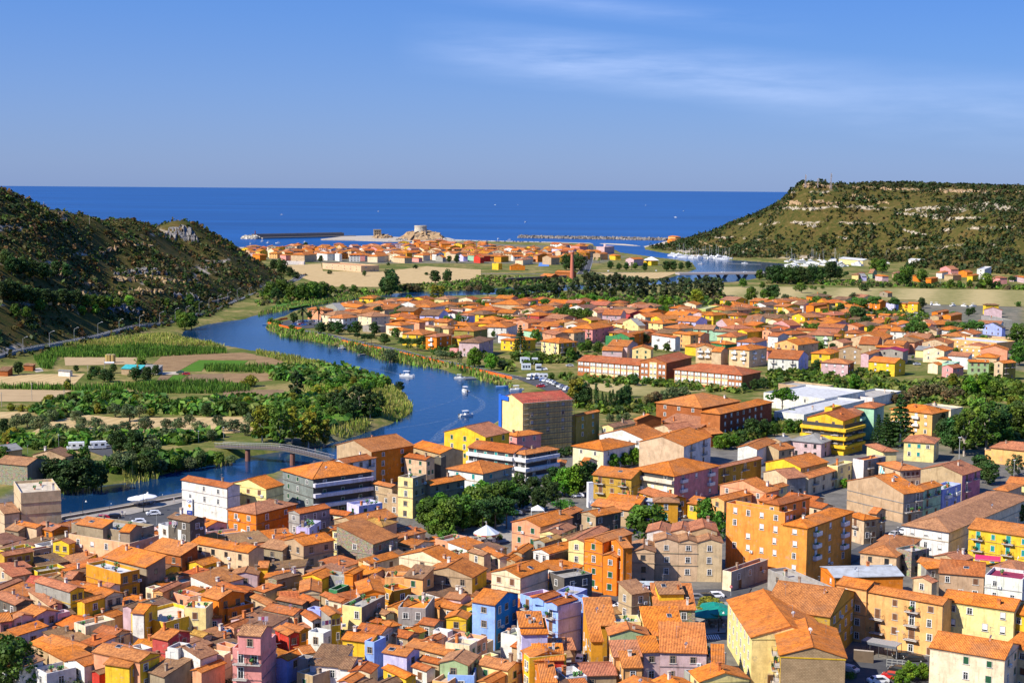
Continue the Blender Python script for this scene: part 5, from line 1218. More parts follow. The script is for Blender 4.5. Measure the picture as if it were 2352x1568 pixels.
 if not wing and near and win[0]!='n' and random.random()<.6:
  link('door',DOOR,par,(random.uniform(-.3,.3)*w,-d/2,0))
 if near and h>5 and random.random()<.5 and t!='f':
  pb=MB();x0=-w/2+.15;pb.tube((x0,-d/2-.09,0),(x0,-d/2-.09,h-.1),.06,n=5,col=(.22,.15,.1));pb.obj('drainpipe',[PAINT],par)
 roof_extras(ro,0,0,w,d,h,t,rise,dist,rcol)
 return root,w,d,h,rise,t
for rec in parse(HOUSES):build_house(rec)
NEARSEA=len(LAB)
for rec in parse(SEASIDE):build_house(rec)
def inside(p,poly):
 x,y=p;r=False
 for(ax,ay),(bx,by)in zip(poly,poly[1:]+poly[:1]):
  if(ay>y)!=(by>y)and x<(bx-ax)*(y-ay)/(by-ay)+ax:r=not r
 return r
OLD=[(0,1270),(60,1255),(160,1225),(330,1235),(470,1250),(700,1235),(900,1240),(1050,1275),(1130,1290),(1180,1310),(1300,1320),(1330,1370),(1190,1420),(1330,1440),(1560,1500),(1590,1568),(1590,1640),(0,1640)]
STREETS=[[(1340,1350),(1460,1350),(1460,1410),(1340,1420)],[(1310,1440),(1345,1420),(1350,1600),(1300,1600)],[(1090,1440),(1170,1380),(1190,1600),(1130,1600)],[(1590,1380),(1700,1380),(1730,1500),(1590,1500)]]
def covered(p,m):
 for _,c,w,d,ang,_r in FOOT:
  q=p-c
  if q.length_squared>2500:continue
  x=q.x*math.cos(ang)+q.y*math.sin(ang);y=-q.x*math.sin(ang)+q.y*math.cos(ang)
  if abs(x)<w/2+m and abs(y)<d/2+m:return True
 return False
random.seed(21);NF=0
for px,py in[(x+random.uniform(-6,6),y+random.uniform(-4,4))for y in range(1250,1600,14)for x in range(-10,1600,24)]:
 if not inside((px,py),OLD)or any(inside((px,py),s)for s in STREETS):continue
 c=at(px,py,3).to_2d();free=[m for m in(4.6,3.8,3.0,2.4)if not covered(c,m*.8)]
 if not free:continue
 s=free[0];near=min(FOOT,key=lambda f:(f[1]-c).length_squared);ang=near[4]
 w,d,h=s*2,s*1.7,random.uniform(3.6,5.6);t=random.choice(['gu','gv','su','sv','sv','f']);rc=random.choice(['or','or','pk','tn','ru','ob','br']);wc=random.choice(['be','cr','gb','tn','pe','yl','wh','lp','sa'])
 rise=0 if t=='f' else.28*s*.8
 wb,rbm=volume(w,d,h,t,rise,WC[wc],WC[wc],tuple(x*random.uniform(.85,1.1)for x in(RC[rc]if t!='f' else(.4,.35,.28))))
 root=empty('courtyard_house',(c.x,c.y,3),ang);wb.obj('wall',[WALL],root);ro=rbm.obj('roof',[FLAT if t=='f' else TILEM],root)
 if s>2.5:put_windows(root,0,0,w,d,h,1,random.choice('dox')+'11',rise,t,True)
 roof_extras(ro,0,0,w,d,h,t,rise,400,RC[rc])
 tag(root,None,'house','low courtyard houses of the old town');LAB.append((root,f"low {WN[wc]} house with {RN[rc] if t != 'f' else 'grey flat'} roof",Vector((c.x,c.y,3+h)),None,False));FOOT.append((root.name,c,w,d,ang,None));NF+=1
print('infill',NF)
MIDT=[(730,722),(870,700),(1120,698),(1300,704),(1600,712),(1800,700),(1980,694),(2010,740),(2230,770),(2300,830),(2200,838),(1990,800),(1840,826),(1740,806),(1640,790),(1520,800),(1330,780),(1240,780),(1000,764),(870,742)]
random.seed(5);NM=0;GARDEN=[]
for px,py in[(x+random.uniform(-8,8),y+random.uniform(-2,2))for y in range(696,838,6)for x in range(700,2330,22)]:
 if not inside((px,py),MIDT):continue
 c=at(px,py,1.5).to_2d();free=[m for m in(8.6,7.2,6.0)if not covered(c,m*1.15)]
 if not free:continue
 if random.random()<.48:GARDEN.append((px,py));continue
 s=free[0];near=min(FOOT,key=lambda f:(f[1]-c).length_squared);ang=near[4];zg=ground_of(c)
 w,d,h=s*2,s*random.uniform(1.4,1.9),random.uniform(5.2,7.6);t=random.choice(['h','h','gu','gv']);rc=random.choice(['or','or','ob','ob','ru','pk','tn','br']);wc=random.choice(['cr','wh','yl','pe','lp','yp','be','sa','or'])
 rise=min(.28*min(w,d)/2,2.4);wb,rbm=volume(w,d,h,t,rise,WC[wc],WC[wc],tuple(x*random.uniform(.85,1.1)for x in RC[rc]),ov=.8)
 root=empty('suburb_house',(c.x,c.y,zg),ang);wb.obj('wall',[WALL],root);ro=rbm.obj('roof',[TILEM],root);put_windows(root,0,0,w,d,h,0,random.choice('xwbo')+'22',rise,t,False);roof_extras(ro,0,0,w,d,h,t,rise,700,RC[rc])
 tag(root,None,'house','houses of the lower town');LAB.append((root,f"{WN[wc]} house with {RN[rc]} {'hipped' if t == 'h' else 'gabled'} roof",Vector((c.x,c.y,zg+h)),None,False));FOOT.append((root.name,c,w,d,ang,None));NM+=1
SEAP=[(558,584),(600,576),(760,574),(900,570),(1000,562),(1060,566),(1180,578),(1290,572),(1345,574),(1380,590),(1340,600),(1240,602),(1160,600),(1060,600),(900,601),(800,601),(700,596),(600,592)]
random.seed(9);wb_,rb_=MB(),MB();cnt=0
for px,py in[(x+random.uniform(-5,5),y+random.uniform(-1,1))for y in range(562,604,3)for x in range(556,1390,15)]:
 if not inside((px,py),SEAP):continue
 c=at(px,py,1.5).to_2d()
 if not any(not covered(c,m)for m in(10,)):continue
 w,d,h=random.uniform(11,18),random.uniform(9,14),random.choice([6.3,6.5,7,9,9.4]);ang=random.choice([.15,.3,-.5,-.7,.6]);t=random.choice(['h','gu','gv']);rise=2.0;wc=random.choice(['cr','wh','yl','pe','lp','sa','be','or','oc'])
 a,b=volume(w,d,h,t,rise,WC[wc],WC[wc],tuple(x*random.uniform(.8,1.1)for x in RC[random.choice(['or','or','ob','ru','pk'])]),ov=.8)
 for k in range(3):
  for z in(1.6,4.7,7.6):
   if z<h-.8:xx=(k-1)*w*.3;a.box(xx-.6,xx+.6,-d/2-.05,-d/2+.1,z-.8,z+.8,0,(.10,.09,.08));a.box(-w/2-.05,-w/2+.1,xx*d/w-.6,xx*d/w+.6,z-.8,z+.8,0,(.5,.48,.42))
 M4=Matrix.Translation((c.x,c.y,1.3))@Matrix.Rotation(ang,4,'Z')
 for src,dst in((a,wb_),(b,rb_)):
  for f,u,cc in zip(src.f,src.uv,src.c):dst.face([M4@Vector(src.v[i])for i in f],0,u,cc)
 FOOT.append(('x',c,w,d,ang,None));cnt+=1
o=wb_.obj('seaside_houses',[WALL]);ro_=rb_.obj('roof',[TILEM],o);tag(o,'small crowded houses with orange roofs filling the seaside town',None,None,'stuff')
print('midtown',NM,'seaside',cnt)
LC=dict(green=(.085,.165,.016),bright=(.115,.240,.014),dark=(.042,.085,.016),olive=(.105,.145,.052),yellow=(.230,.240,.018),pine=(.075,.155,.020),euc=(.075,.108,.038),pale=(.18,.20,.07),fig=(.075,.20,.018),brown=(.16,.12,.045))
def leafquads(cen,rad,n,size,rng,base,cvar=.35,flat=0.0):
 """leaf quads round clump centres cen (m,3), radii rad (m,3)"""
 m=len(cen);k=rng.integers(0,m,n);u=rng.normal(size=(n,3));u/=np.linalg.norm(u,axis=1)[:,None]
 r=rng.uniform(.55,1.0,n)**.6;p=cen[k]+u*rad[k]*r[:,None]
 nn=u+rng.normal(size=(n,3))*.7+np.array([0,0,.35+flat]);nn/=np.linalg.norm(nn,axis=1)[:,None]
 a=np.cross(nn,rng.normal(size=(n,3)));a/=np.linalg.norm(a,axis=1)[:,None]+1e-9;b=np.cross(nn,a)
 s=size*rng.uniform(.6,1.3,n)[:,None];a=a*s;b=b*s*rng.uniform(.45,.9,n)[:,None]
 V=np.stack([p-a-b*.3,p-b,p+a+b*.3,p+b],1)
 cl=rng.uniform(1-cvar,1+cvar,m)[k]*rng.uniform(.75,1.25,n);hue=rng.normal(0,.12,m)[k]
 c=np.stack([base[0]*cl*(1+hue),base[1]*cl,base[2]*cl],1);return V,np.clip(c,0,.6)
def crown_shape(shape,rng):
 if shape=='broad':m=20;z0,z1,w=.22,.95,.40
 elif shape=='olive':m=16;z0,z1,w=.30,.92,.52
 elif shape=='pine':m=16;z0,z1,w=.58,.93,.46
 elif shape=='euc':m=22;z0,z1,w=.18,.95,.27
 elif shape=='bush':m=13;z0,z1,w=.10,.80,.55
 elif shape=='low':m=14;z0,z1,w=.20,.75,1.0
 else:m=16;z0,z1,w=.2,.95,.4
 cen=[];rad=[]
 for i in range(m):
  t=(i+.5)/m;zz=z0+(z1-z0)*t;prof=math.sin(math.pi*min(1,max(.12,.18+.72*t)))if shape not in('pine',)else math.sqrt(max(.1,1-t*.85))
  if shape=='euc':prof=.45+.55*math.sin(math.pi*(.1+.8*t))*rng.uniform(.6,1.2)
  a=i*2.4+rng.uniform(-.4,.4);q=rng.uniform(.35,1.0)*prof*w
  cen.append((math.cos(a)*q,math.sin(a)*q,zz+rng.uniform(-.04,.04)));r=w*rng.uniform(.30,.52)*(.8 if shape=='euc' else 1)
  rad.append((r,r,r*(.55 if shape=='pine' else.75)))
 return np.array(cen),np.array(rad)
PROTO={}
def tree_protos(shape,colour):
 key=(shape,colour)
 if key in PROTO:return PROTO[key]
 out=[]
 for sd_ in range(2 if shape not in('cypress','conifer','palm')else 1):
  rng=np.random.default_rng(abs(hash(shape))%1+sd_*31+len(PROTO)*7+5);base=LC[colour];tb=MB()
  if shape=='palm':
   tb.tube((0,0,-.05),(.02,0,.72),.035,.022,6,col=(.2,.15,.1));Q=[];n=26
   for i in range(n):
    a=i*2.4;el=rng.uniform(-.5,1.1);pts=[]
    for k in range(5):
     s=k/4*.42;pts.append(np.array([math.cos(a)*s*math.cos(el*(1-k*.1)),math.sin(a)*s*math.cos(el),.74+s*math.sin(el)-.9*s*s]))
    sd2=np.array([-math.sin(a),math.cos(a),0])*.035
    for k in range(4):Q.append([pts[k]-sd2,pts[k+1]-sd2,pts[k+1]+sd2,pts[k]+sd2])
   V=np.array(Q);c=np.array([base]*len(V))*rng.uniform(.6,1.3,(len(V),1))
  elif shape=='cypress':
   tb.tube((0,0,-.02),(0,0,.3),.03,.02,5);cen=np.array([(rng.uniform(-.02,.02),rng.uniform(-.02,.02),.1+.85*i/15)for i in range(16)]);rad=np.array([[.11*math.sin(math.pi*(.2+.8*i/16))+.015]*2+[.08]for i in range(16)])
   V,c=leafquads(cen,rad,700,.03,rng,base,.2)
  elif shape=='conifer':
   tb.tube((0,0,-.02),(0,0,.95),.025,.005,5);cen=[];rad=[]
   for i in range(11):
    z=.12+.8*i/10;R=.30*(1-i/11.5)
    for k in range(6):a=k*1.047+i;cen.append((math.cos(a)*R*.65,math.sin(a)*R*.65,z-R*.1));rad.append((R*.42,R*.42,.02))
    cen.append((0,0,z));rad.append((R*.3,R*.3,.03))
   V,c=leafquads(np.array(cen),np.array(rad),1700,.03,rng,base,.3)
  else:
   cen,rad=crown_shape(shape,rng);n={'broad':2300,'olive':1700,'pine':1700,'euc':1900,'bush':900,'low':1300}[shape]
   V,c=leafquads(cen,rad,n,{'broad':.042,'olive':.045,'pine':.040,'euc':.032,'bush':.07,'low':.06}[shape],rng,base,.42 if shape!='bush' else.3)
   if shape not in('bush','low'):
    hz={'pine':.62,'olive':.34}.get(shape,.34);r0={'pine':.022,'olive':.045,'euc':.020}.get(shape,.030);col=(.45,.38,.3)if shape=='euc' else(.13,.10,.07)
    tb.tube((0,0,-.04),(.02,.01,hz),r0*1.3,r0*.8,7,col=col)
    for i in rng.choice(len(cen),7,replace=False):tb.tube((.02,.01,hz*rng.uniform(.75,1)),tuple(cen[i]),r0*.55,r0*.18,5,col=col)
   else:tb.tube((0,0,-.05),(0,0,.3),.02,.01,5,col=(.13,.1,.07))
  crown=quads_mesh('crown',V,[LEAF],c);out.append((crown,tb.mesh('trunk',[PAINT])))
 PROTO[key]=out;return out
TKIND={'broad':('broadleaf_tree','tree'),'olive':('olive_tree','olive tree'),'pine':('pine_tree','pine'),'euc':('eucalyptus_tree','eucalyptus'),'bush':('bush','bush'),'low':('spreading_bush','bush'),'palm':('palm_tree','palm'),'cypress':('cypress_tree','cypress'),'conifer':('araucaria_tree','conifer')}
CN=dict(green='green',bright='bright green',dark='dark green',olive='grey-green',yellow='yellow-green',pine='deep green',euc='grey-green',pale='pale sparse',fig='lush green',brown='brown')
def tree(tile,shape,colour,x,y,h,w=None):
 px,py=tp(tile,x,y);p=at(px,py,3.0);z=ground_of(p);p=at(px,py,z);zz=gz(p.x,p.y)
 if zz>z+.8:
  for _ in range(4):p=at(px,py,zz);zz=gz(p.x,p.y)
 z=max(zz,.2);dist=p.to_2d().length;H=h/4*dist/FP*1.02
 cr,tr=random.choice(tree_protos(shape,colour));name,cat=TKIND[shape];r=empty(name,(p.x,p.y,z),random.uniform(0,6.28))
 sw=(w/h/{'broad':.95,'olive':1.3,'pine':1.1,'euc':.7,'bush':1.35,'low':2.3}.get(shape,1)if w else random.uniform(.9,1.15))
 link('crown',cr,r,sc=(H*sw,H*sw,H));link('trunk',tr,r,sc=(H*sw,H*sw,H))
 tag(r,None,cat,{'olive':'olive trees on the river bank','euc':'tall eucalyptus trees','pine':'umbrella pines','palm':'palms','cypress':'cypresses','bush':'bushes','low':'bushes'}.get(shape,'trees among the houses'))
 LAB.append((r,f"{CN[colour]} {cat}",Vector((p.x,p.y,z+H*.6)),None,False));return r
TREES='''
E broad green 560,360,130 680,340,120 800,350,120 960,330,130 1080,330,120 1500,380,130 1620,400,120 2050,400,130 2150,380,130
E broad yellow 450,340,110 900,400,90 1250,330,100 1750,390,100 2280,360,120
K broad green 300,1240,150 180,1230,140 420,1220,150 600,1180,150 700,1280,140 820,1180,150 950,1060,130 800,960,120 640,930,110 480,900,110 1020,1240,120 1150,1150,110
K broad yellow 100,1290,160 520,1300,170 760,1090,130 900,980,110 560,1050,110 350,1130,120
E olive olive 150,540,130 250,520,120 370,580,160 480,470,110 430,620,120 560,620,130 700,480,110 750,540,110 740,620,130 880,560,120 880,650,110 1060,430,120 1190,470,150 1040,630,130 1150,590,120 1330,570,140 1280,430,110 1530,550,100 1640,560,120 1740,500,100 1830,580,110 1540,660,130 2000,520,110 2050,560,100 2150,570,120 2300,520,120 1080,930,170 1190,900,150 1400,810,180 1480,880,130 1740,850,120 2130,800,90 1400,690,100 950,600,100 2250,600,110 1950,650,100
E broad dark 40,580,130 1900,430,130 2230,430,140 1350,900,230 1250,810,250 1100,770,200 1850,830,150 500,1040,260 620,1050,290 760,1045,300 860,1030,260 400,1000,200 930,1000,190
E broad yellow 120,660,130 1390,430,80 720,640,70 60,690,110
E broad green 200,650,110 1610,860,150 2020,800,120 660,900,160 780,880,170 30,840,130
E bush green 100,790,100 330,730,90 470,700,90 560,690,80 1700,670,100 1800,660,90 1950,640,90 1270,660,90
E low fig 260,1100,100,280
E bush yellow 100,370,70 200,380,70 270,380,60 620,180,80 2300,150,110
F euc yellow 60,660,340 480,650,330 620,640,260 330,560,230 330,650,280
F euc green 220,670,370 150,560,250 560,560,240
F euc dark 370,300,290 800,410,230 900,390,250 1050,440,260 960,440,290 1130,400,210 720,380,200
F broad dark 1320,195,95 850,470,190
F bush bright 1000,200,110 1080,170,100 900,160,90 600,230,90 500,170,80 1150,180,90 560,430,100 760,200,90 680,190,80 1200,140,80
F broad green 1620,1480,310 1750,1530,340 1900,1490,330 2000,1410,330 2120,1360,300 2250,1310,290 2330,1260,240 1820,1440,280 1680,1540,260
F broad bright 1700,1390,260 1560,1400,220 2080,1200,180 1950,1260,180 2280,1120,100
F pine dark 2080,1490,300 2200,1470,300 2300,1460,280 2140,1430,260
F bush green 1450,1310,90 1330,1300,90 1240,960,60 1260,1290,70 1720,1570,120 1800,1560,110 2240,1560,60
G broad dark 60,1150,200 200,1190,210 100,1280,210 250,1300,230 370,1240,210 380,1050,160 330,1160,190 600,1150,200
G broad bright 480,1160,260 560,1160,280 820,910,120 930,910,140 1040,890,130 1120,870,150 870,880,120 700,960,130
G low fig 480,1270,95,270
G broad fig 1240,1570,340,460 1780,1440,250,230 1900,1570,270,180
G broad dark 680,1090,250 1060,255,120 1130,145,110 640,330,210 1030,340,170
G cypress dark 720,335,180 775,335,220 690,340,160 860,355,140 900,355,170 925,355,180 1000,345,170 830,345,150 960,350,160
G broad yellow 590,325,240
G bush dark 980,400,80 1190,360,60 450,800,100 520,780,90 430,700,90
G bush green 1250,130,70 1320,140,60 1390,150,60 1550,180,40 1650,190,40 1820,205,50 750,110,50 820,115,45 900,120,45 990,115,50 1480,150,40 730,130,60 880,160,50 960,145,50
G bush olive 1480,250,110 1580,240,100 1400,260,90 900,470,80 980,460,70 1050,450,70 1310,330,100
G broad brown 1260,340,120 1330,330,130
G broad dark 2230,190,100 2300,170,100 2130,200,80 2200,620,170 2100,690,130 2320,610,150
G broad bright 1950,730,140 1900,720,120 2040,720,130
H pine bright 130,410,250
H broad green 220,470,110 60,610,130 200,570,120 300,565,110 440,430,80 330,210,70 600,235,70 530,205,80 980,155,90 700,330,60
H broad bright 800,190,140 1990,240,200 1850,240,170
H conifer dark 1210,700,490 1080,705,310 1010,660,260
H broad dark 1150,690,200 1540,590,220 1700,760,310 1950,1000,210 2020,1050,200 2100,660,310 1620,660,200 2280,480,180
H euc green 1800,790,410 1900,710,430 2000,730,410 2200,570,260
H broad yellow 1700,170,130 2250,430,180
H bush brown 1450,260,150 1350,280,140 1560,250,140 1250,300,110 1150,300,100 1640,290,110 1730,270,120
H broad green 2080,260,160 2300,260,150 2300,610,280 2200,700,160 2310,1410,170 640,150,80 430,60,60 300,60,60 200,60,60 100,50,60
H palm green 2010,750,170
H bush bright 2110,850,70 700,1080,90 790,1270,40
H euc pale 2230,980,160 2290,960,180
K palm dark 430,385,180 575,375,165 680,565,85 1410,745,65 1890,855,90 2220,910,70 2290,910,60
K broad dark 350,375,95 500,335,75 600,470,100 1180,570,100 860,470,80 2010,500,60 760,480,120 920,480,120 1090,490,120 690,470,110
K broad green 1280,520,100 1560,385,60 2180,505,60 1500,430,50
K pine dark 1060,570,100 1000,560,90 1400,620,110 1480,630,120 1540,590,100 1340,600,90 930,540,80
K olive olive 1230,715,120,180 960,635,80 1690,700,80 1740,700,70 2260,800,90
K broad bright 2010,775,170 2160,805,150
K euc pale 1870,745,120
K euc yellow 1640,165,150 1700,165,140
K bush green 1800,690,70 1860,690,60 2080,640,60 2150,640,60 1640,660,60 420,470,60 330,440,60 200,400,60 140,380,60
K broad green 130,150,150 230,140,160 330,160,140 420,170,150 520,160,160 600,140,140 700,110,80 800,100,80 900,105,80 270,120,120
K broad dark 1240,105,190 1180,95,120 180,170,110 380,150,120 560,150,120 470,140,130 640,120,110 1320,90,80
K bush brown 1400,75,70 1470,75,70 1960,70,60 2050,65,60
K pine dark 2130,175,150 2250,175,120 2330,175,120
P broad dark 520,690,140 450,650,100 600,710,90 1520,835,190 1460,820,110 740,442,50 1190,482,40 1000,472,40 880,572,60 2060,575,60 2130,578,70 1280,700,50
P broad dark 1930,765,115 2040,765,120
P bush dark 650,720,70 1750,630,40 960,680,40 1850,690,30 1500,600,30
M euc euc 310,425,190 430,435,190 230,435,130 130,455,140 40,455,140 590,415,170 690,425,240 760,415,210 820,405,180 900,425,200 960,415,210 1020,415,190 1080,445,210 1140,455,220 1220,445,200 1300,425,160 1400,435,190 1480,445,160 1560,425,180 1620,445,190 1700,455,200 1780,435,200 1850,435,190 1900,425,170 540,425,130 380,420,150
M pine dark 80,460,120 180,450,130 260,440,130 360,440,130
M bush bright 470,495,75 560,505,85 650,495,85 740,485,85 820,495,75 930,505,75 1000,505,65 610,470,70 700,465,70
M broad bright 1290,525,90 1380,545,120 1440,545,110
M broad yellow 1700,505,140
M bush olive 1550,545,75 1850,545,95 1240,500,60 1620,520,60 1760,530,70 1930,500,60 1150,520,60 1480,560,60 880,540,40
M broad green 480,695,160 560,705,160 680,695,150 700,605,120 420,645,100 220,865,130 790,955,110 700,935,110 1420,935,80 540,1010,110 640,940,90 620,660,120 530,650,110
M conifer dark 75,940,260
M broad dark 1200,865,100 500,995,90 1240,855,70 1320,930,60 860,860,40
M bush green 200,1035,100 130,1005,80 30,1005,90 280,1020,90 240,990,70 760,990,50 680,990,50 360,1190,70
M broad dark 500,185,140 580,185,150 620,195,140 900,175,70 980,185,60 1050,185,70 1220,195,70 1420,195,90 1480,195,90 1550,185,70 1620,175,70 540,190,120
M palm green 1100,185,80 800,130,70 760,120,60
M broad green 2270,275,90 2120,345,80 2200,475,130 2310,455,90 2300,355,60 1130,180,60
N broad dark 60,455,130 20,450,120 80,310,160 200,315,160 300,315,150 390,305,160 480,295,130 570,285,170 640,275,120 130,310,140 260,300,140 440,290,130 20,300,140
N broad green 980,205,120 1050,215,120 1250,335,160 1410,295,110 2000,355,130 1680,355,80 1760,355,70 1850,350,70 1300,260,110 1180,300,80
N pine dark 1270,335,95 2240,325,80 720,260,60
N bush dark 880,375,70 1120,340,40 1050,345,40 950,345,40 780,330,40 1480,350,50 1420,350,50 1550,340,50 1950,350,60 2100,350,70
N olive green 255,377,45 310,395,90 520,422,40 400,362,35 500,362,35 435,367,30
N pine pine 800,555,120 860,565,120 960,565,130 1000,545,110 1160,565,120 1320,845,180 1400,865,200 1570,745,80 1660,775,110 1720,775,110 1800,785,110 1880,795,140 1930,795,130 740,545,80
N pine dark 820,700,170 900,730,120 800,640,120 870,680,110
N broad dark 1410,535,90 1580,935,110 450,1110,100 1000,1145,70 1840,610,70 1880,590,60 30,1150,60 100,1140,60
N broad green 530,655,100 1230,740,120 2290,905,210 2310,1060,190 200,1140,60 330,1150,60 700,1150,60 850,1150,70 1330,1000,30
N euc yellow 1100,745,130 1200,660,80
N bush green 180,480,70 250,490,60 310,500,70 600,660,40 1700,620,60 2300,520,50 1960,1120,80 2050,1110,80 2110,1130,90
L broad dark 30,880,150 100,870,170 180,860,160 260,850,150 340,840,140 420,825,130 500,815,120 580,800,140 650,790,130 720,775,120 120,800,150 220,790,150 320,780,140 420,770,140 60,780,140 520,750,130 620,740,120
L broad green 800,770,110 870,760,110 940,750,100 1010,740,100 1080,725,90 1200,705,80 1750,600,110 1820,590,80 150,900,120 250,885,100 380,850,110 1540,640,70 1640,690,120 1700,720,150 1760,710,140
L bush bright 980,745,90 1190,700,90 880,770,80 760,790,80
L broad dark 170,1145,110 850,1150,80 870,1170,70 960,1210,110 1010,1215,100 1250,1200,120 1350,1210,130 1430,1150,90 1040,1130,80 700,1120,60 620,1270,80
L bush green 1300,1050,80 820,1190,60 900,1130,70 470,1000,60
A broad green 60,1470,330 200,1540,360 90,1650,420 300,1640,240 -40,1500,300
A low olive 520,1640,180 720,1640,130 900,1640,110 620,1600,140 430,1600,170 1150,1630,90 2040,1620,100
C broad yellow 1820,905,115,300
D broad bright 1300,1560,180 1420,1540,150 1220,1620,170
D low green 1380,1480,60 1720,320,70 1790,310,100 750,1530,70
C broad green 520,1320,70
'''
for ln in TREES.strip().split('\n'):
 a=ln.split()
 for q in a[3:]:
  v=[float(k)for k in q.split(',')];tree(a[0],a[1],a[2],*v)
for px,py in GARDEN:tree('Z',random.choice(['broad','broad','pine','bush','olive']),random.choice(['green','dark','bright','green','olive']),px,py,0+random.uniform(60,110))
def in_poly(P,poly):return sdist(P,poly)<0
def scatter(poly_px,n,z=1.5):
 poly=[at(x,y,z).to_2d()for x,y in poly_px];A=np.array([tuple(p)for p in poly]);lo,hi=A.min(0),A.max(0);out=[]
 while sum(map(len,out))<n:
  P=RNG.uniform(lo,hi,(max(n,500),2));out.append(P[in_poly(P,poly)])
  if len(out)>60:break
 return np.concatenate(out)[:n]
def bushes(name,P,z,size,cols,k,label,leaf=.34,up=.8):
 n=len(P);s=size if hasattr(size,'__len__')else RNG.uniform(size*.6,size*1.35,n)
 idx=np.repeat(np.arange(n),k);m=len(idx);u=RNG.normal(size=(m,3));u[:,2]=np.abs(u[:,2]);u/=np.linalg.norm(u,axis=1)[:,None]
 p=np.stack([P[idx,0],P[idx,1],z[idx]],1)+u*s[idx][:,None]*np.array([.5,.5,up])*RNG.uniform(.5,1,(m,1))
 nn=u+RNG.normal(size=(m,3))*.5;nn/=np.linalg.norm(nn,axis=1)[:,None];a=np.cross(nn,RNG.normal(size=(m,3)));a/=np.linalg.norm(a,axis=1)[:,None];b=np.cross(nn,a)
 q=(s[idx]*leaf*RNG.uniform(.6,1.2,m))[:,None];V=np.stack([p-a*q,p-b*q*.7,p+a*q,p+b*q*.7],1)
 C=np.array(cols)[RNG.integers(0,len(cols),n)]*RNG.uniform(.65,1.35,(n,1));c=C[idx]*RNG.uniform(.75,1.25,(m,1))
 o=link(name,quads_mesh(name,V,[LEAF],c));return tag(o,label,None,None,'stuff')
def hill_points(n,box,hmin):
 out=[];cnt=0
 while cnt<n:
  P=RNG.uniform((box[0],box[2]),(box[1],box[3]),(n*2,2));zz,w,h=landz(P);px=1176+FP*P[:,0]/np.maximum(P[:,1],1)
  dens=fbm(P,70,4,21)+.8*fbm(P,18,2,4);ok=(h>plainz(P)+hmin)&(w>8)&(dens>RNG.uniform(-.30,.22,len(P)))&(px>-250)&(px<2650);out.append(np.concatenate([P[ok],zz[ok,None]],1));cnt+=ok.sum()
 A=np.concatenate(out)[:n];return A[:,:2],A[:,2]
P,z=hill_points(33000,(-700,60,700,1900),.5)
bushes('hillside_scrub',P,z,RNG.choice([1.4,2.0,2.9,4.8],len(P),p=[.3,.36,.24,.10]),[(.035,.066,.010),(.055,.09,.012),(.085,.075,.018),(.12,.065,.02),(.03,.052,.010),(.075,.062,.016)],10,'dark green and rusty scrub covering the southern hill')
P,z=hill_points(28000,(180,1500,1700,2700),.5)
bushes('headland_scrub',P,z,RNG.choice([2.2,3.4,5.0,8.0],len(P),p=[.3,.33,.25,.12]),[(.055,.088,.016),(.07,.095,.02),(.11,.10,.03),(.045,.07,.014),(.055,.08,.016),(.11,.08,.03)],9,'olive green scrub covering the flat-topped headland')
def reeds(name,polys,label,H,cols,dens=.5,w=.45):
 PP=[]
 for poly in polys:
  A=np.array([tuple(at(x,y,1.5).to_2d())for x,y in poly]);ar=abs(np.dot(A[:,0],np.roll(A[:,1],1))-np.dot(A[:,1],np.roll(A[:,0],1)))/2
  PP.append(scatter(poly,int(min(16000,ar*dens))))
 P=np.concatenate(PP);z=np.maximum(gzs(P),-.2);n=len(P);h=H*RNG.uniform(.6,1.15,n)*(1+fbm(P,9,2,5));a=RNG.uniform(0,6.28,n);s=np.stack([np.cos(a),np.sin(a),0*a],1)*(w*RNG.uniform(.6,1.2,n))[:,None]
 b=np.stack([P[:,0],P[:,1],z-.2],1);lean=RNG.normal(size=(n,3))*np.array([.16,.16,0])*h[:,None];t=b+lean+np.array([0,0,1])*h[:,None]
 V=np.stack([b-s,b+s,t+s*.35,t-s*.35],1);c=np.array(cols)[RNG.integers(0,len(cols),n)]*RNG.uniform(.6,1.35,(n,1))*(1+.7*fbm(P,14,2,11))[:,None]
 o=link(name,quads_mesh(name,V,[LEAF],np.clip(c,0,.6)));return tag(o,label,None,None,'stuff')
def pp(t,*q):return[tp(t,x,y)for x,y in q]
G1,G2,Y1,Y2=(.09,.19,.018),(.14,.22,.025),(.25,.25,.045),(.32,.27,.09)
reeds('cane_thicket',[pp('L',(440,930),(700,900),(1250,880),(2060,905),(2090,945),(1300,985),(520,985)),pp('L',(310,1000),(450,930),(530,980),(480,1090),(380,1090)),pp('L',(1870,1075),(2351,1060),(2351,1120),(1900,1115)),pp('E',(1150,130),(1900,110),(2100,130),(2300,150),(2300,190),(1900,215),(1300,210),(1200,180)),pp('E',(0,145),(580,165),(600,185),(0,170)),pp('L',(640,1275),(1180,1240),(1160,1290),(660,1290)),pp('K',(0,760),(180,775),(160,830),(0,830))],'tall green cane thicket between the ploughed fields',2.7,[G1,G2,(.05,.11,.012)],.1+1.3,.28)
